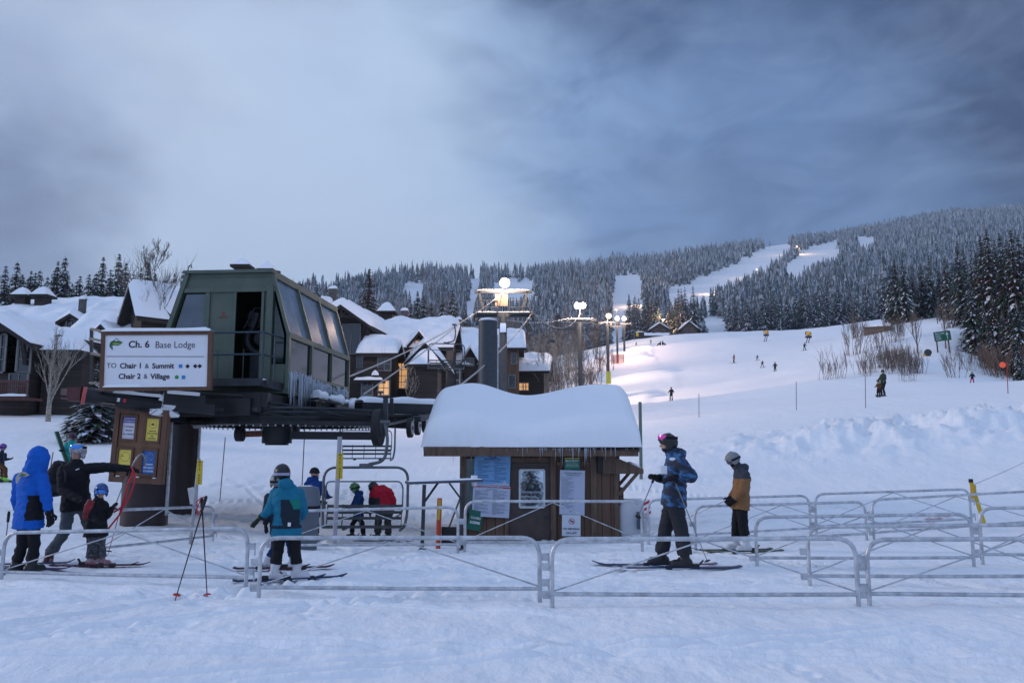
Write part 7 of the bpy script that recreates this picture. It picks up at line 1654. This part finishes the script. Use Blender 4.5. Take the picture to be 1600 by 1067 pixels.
for i, (du, m_) in enumerate(((0, mat('ski_mint', (.15, .40, .35), .4)), (2.2, SKG))):
    m = MB(); a, b = P(87+du, 674, 22.7), P(104+du, 724, 22.75); m.bar(a, b, .09, .02, upv=(1, -.4, 0)); tag(m.obj('ski', m_, None), ('mint ski carried over the shoulder by the person in turquoise', 'dark green ski carried beside the mint one')[i], 'ski')
# lift attendant
J = dict(hd=(492, 740, 0), nk=(492, 751, 0), ch=(492, 760, 0), pel=(489, 800, .05), sL=(481, 757, .14), sR=(501, 757, -.1), eL=(484, 780, .2), wL=(500, 785, .15), eR=(508, 772, -.12), wR=(512, 776, .1), kL=(487, 822, .05), aL=(487, 838, .05), kR=(493, 822, -.05), aR=(493, 838, -.05))
person(490, 16.3, 'bearded attendant in a blue jacket and dark beanie behind the grey bin', -70, J, .92, fabric('royal_blue', (.008, .045, .20)), BLK, hat=fabric('dark_beanie', (.012, .014, .02)), beard=True, hood='down', puff=1.1, head_face=-110)
# child and adult getting ready behind the chair
J = dict(hd=(554, 763, 0), nk=(559, 771, 0), ch=(561, 779, 0), pel=(560, 803, 0), sL=(563, 777, -.12), sR=(557, 777, .12), eL=(557, 788, -.16), wL=(546, 794, -.14), eR=(552, 788, .15), wR=(544, 794, .1), kL=(566, 818, -.08), aL=(568, 832, -.08), kR=(551, 818, .08), aR=(550, 832, .08))
person(559, 17.0, 'child in a dark blue jacket and green-striped helmet behind the loading chair', 85, J, .66, fabric('denim_blue', (.01, .04, .14)), BLK, helmet=mat('helmet_green_black', (.02, .02, .02), .4, col2=(.1, .3, .08), vscale=18), goggles=GLD, hood='down', puff=1.1, skis=True, ski_dir=88, ski_len=1.1, ski_mat=SKB, head_tilt=15)
REDJ = fabric('bright_red', (.42, .012, .03)); 
J = dict(hd=(583, 763, .1), nk=(589, 764, .06), ch=(596, 769, 0), pel=(600, 797, 0), sL=(584, 770, .05), sR=(608, 769, -.02), eL=(581, 785, .1), wL=(579, 798, .12), eR=(614, 784, .02), wR=(613, 797, .12), kL=(591, 816, .02), aL=(590, 832, 0), kR=(606, 816, 0), aR=(607, 832, 0))
person(598, 16.9, 'adult in a red jacket bending forward behind the loading chair', 20, J, .88, [REDJ, DKG], fabric('olive_grey', (.045, .042, .035)), helmet=HB, goggles=GLD, hood='down', puff=1.28, leg=1.1, jreg=lambda q, c: 1 if (q.x < -.13 and q.z < .30) else 0, skis=True, ski_dir=60, ski_len=1.4, ski_mat=SKB, head_face=60, hem=.02)
# far figures on the slope
def far_person(u, Y, hpx, label, face, jac, tro, lean=0, step=0, skis=True, sit=False, hel=HB, grp=None, arms=.25):
    p = GU(u, Y); _, v0 = proj(p.x, p.y, p.z); k = hpx/1.78; s = hpx/F*Y/1.80
    def q(x, z, dy=0): return (u+x*k, v0-z*k, dy)
    f = R(face); c, sn = math.cos(f), math.sin(f)
    def L(x, y, z): return q((c*x-sn*y), z, (sn*x+c*y)*s)   # x to the figure's right, y forwards
    b = lean
    if sit: J = dict(hd=L(0, -.1, .85), nk=L(0, -.12, .70), ch=L(0, -.12, .55), pel=L(0, -.1, .18), sL=L(-.18, -.1, .62), sR=L(.18, -.1, .62), eL=L(-.25, -.05, .4), wL=L(-.2, .2, .35), eR=L(.25, -.05, .4), wR=L(.2, .2, .35), kL=L(-.12, .3, .45), aL=L(-.12, .55, .12), kR=L(.12, .3, .45), aR=L(.12, .55, .12))
    else: J = dict(hd=L(0, .05+b*1.2, 1.64-b*.2), nk=L(0, .02+b, 1.49-b*.15), ch=L(0, b*.8, 1.33), pel=L(0, 0, .93), sL=L(-.18, b, 1.42), sR=L(.18, b, 1.42), eL=L(-.27-arms*.2, b+.05, 1.17), wL=L(-.28-arms*.4, .25, 1.02), eR=L(.27+arms*.2, b+.05, 1.17), wR=L(.28+arms*.4, .25, 1.02),
             kL=L(-.13-step, .1, .5), aL=L(-.15-step*1.4, 0, .1), kR=L(.13+step, .1, .5), aR=L(.15+step*1.4, 0, .1))
    return person(u, Y, label, face, J, s, jac, tro, helmet=hel, lod=1, skis=skis, ski_len=1.6*min(1, s+.1), grp=grp, boots=BOOTB)
OLV = fabric('olive_dark', (.025, .04, .03)); PNK = fabric('pink', (.45, .02, .12)); ORJ = fabric('burnt_orange', (.25, .07, .02))
far_person(1380, 53, 42, 'adult in dark green skiing behind a child on the slope', 130, OLV, BLK, grp=None)
far_person(1373, 51.5, 26, 'child in brown held by the adult in dark green on the slope', 150, BRN, BLK)
far_person(1519, 70, 21, 'child in pink trousers and dark jacket at the foot of the bank', 180, NVY, PNK, step=.06, hel=mat('helmet_lime', (.2, .4, .05), .4))
far_person(1049, 104, 21, 'dark-clad skier alone on the slope just above the grey-green post', 160, BLK, BLK)
far_person(1147, 152, 14, 'skier in an orange top farthest left of the group crossing the slope', 60, ORJ, BLK)
far_person(1183, 150, 9, 'small dark figure leaning forward between the orange one and the tall one', 200, BLK, BLK, lean=.2, step=.1)
far_person(1191, 138, 11, 'small crouching dark figure with legs apart, next to the tall one', 190, BLK, BLK, lean=.2, step=.15)
far_person(1211, 122, 17, 'tall dark-green figure at the lower end of the group crossing the slope', 180, OLV, OLV)
far_person(1257, 150, 13, 'dark figure turning below the snow gun on the crest', 210, NVY, BLK, lean=.1, step=.08)
far_person(1017, 250, 7, 'tiny skier high on the slope, right of the groomer', 180, BLK, BLK)
far_person(994, 235, 7, 'tiny skier high on the slope below the groomer', 180, BLK, BLK)
far_person(1100, 270, 7, 'tiny figure at the crest near the hoop tents', 180, BLK, BLK)
far_person(1031, 205, 13, 'left one of two people sitting together on the slope', 120, BLK, BLK, sit=True, skis=False)
far_person(1036, 205, 13, 'right one of two people sitting together on the slope', 230, BLK, BLK, sit=True, skis=False)
# ---------------------------------------------------------------- a line of trees behind the viewer, which the hut's door glass reflects
for i in range(14):
    x = (.2, 1.5, 2.6, 3.7, 5.2)[i] if i < 5 else random.uniform(-26, 30); conifer(x, -(62, 57, 66, 59, 64)[i % 5], (4.5, 6.5, 4, 7, 5.5)[i % 5], 'snowy conifer in the line beyond the queue area, mirrored in the door of the hut', 'conifers mirrored in the door of the hut', None, 1.5)
# ---------------------------------------------------------------- winter air: far things fade to blue
def haze():
    m = bpy.data.materials.new('haze'); m.use_nodes = True; t = m.node_tree; t.nodes.clear(); o = t.nodes.new('ShaderNodeOutputMaterial'); v = t.nodes.new('ShaderNodeVolumePrincipled')
    v.inputs['Color'].default_value = (.66, .82, 1, 1); v.inputs['Density'].default_value = .00017; v.inputs['Anisotropy'].default_value = .2; t.links.new(v.outputs[0], o.inputs['Volume'])
    b = MB(); b.box((300, 1330, 300), (4400, 3300, 690)); ob = b.obj('haze', m, None); ob.display_type = 'WIRE'; tag(ob, kind='stuff')
haze()

bpy.data.scenes.remove(SCR)
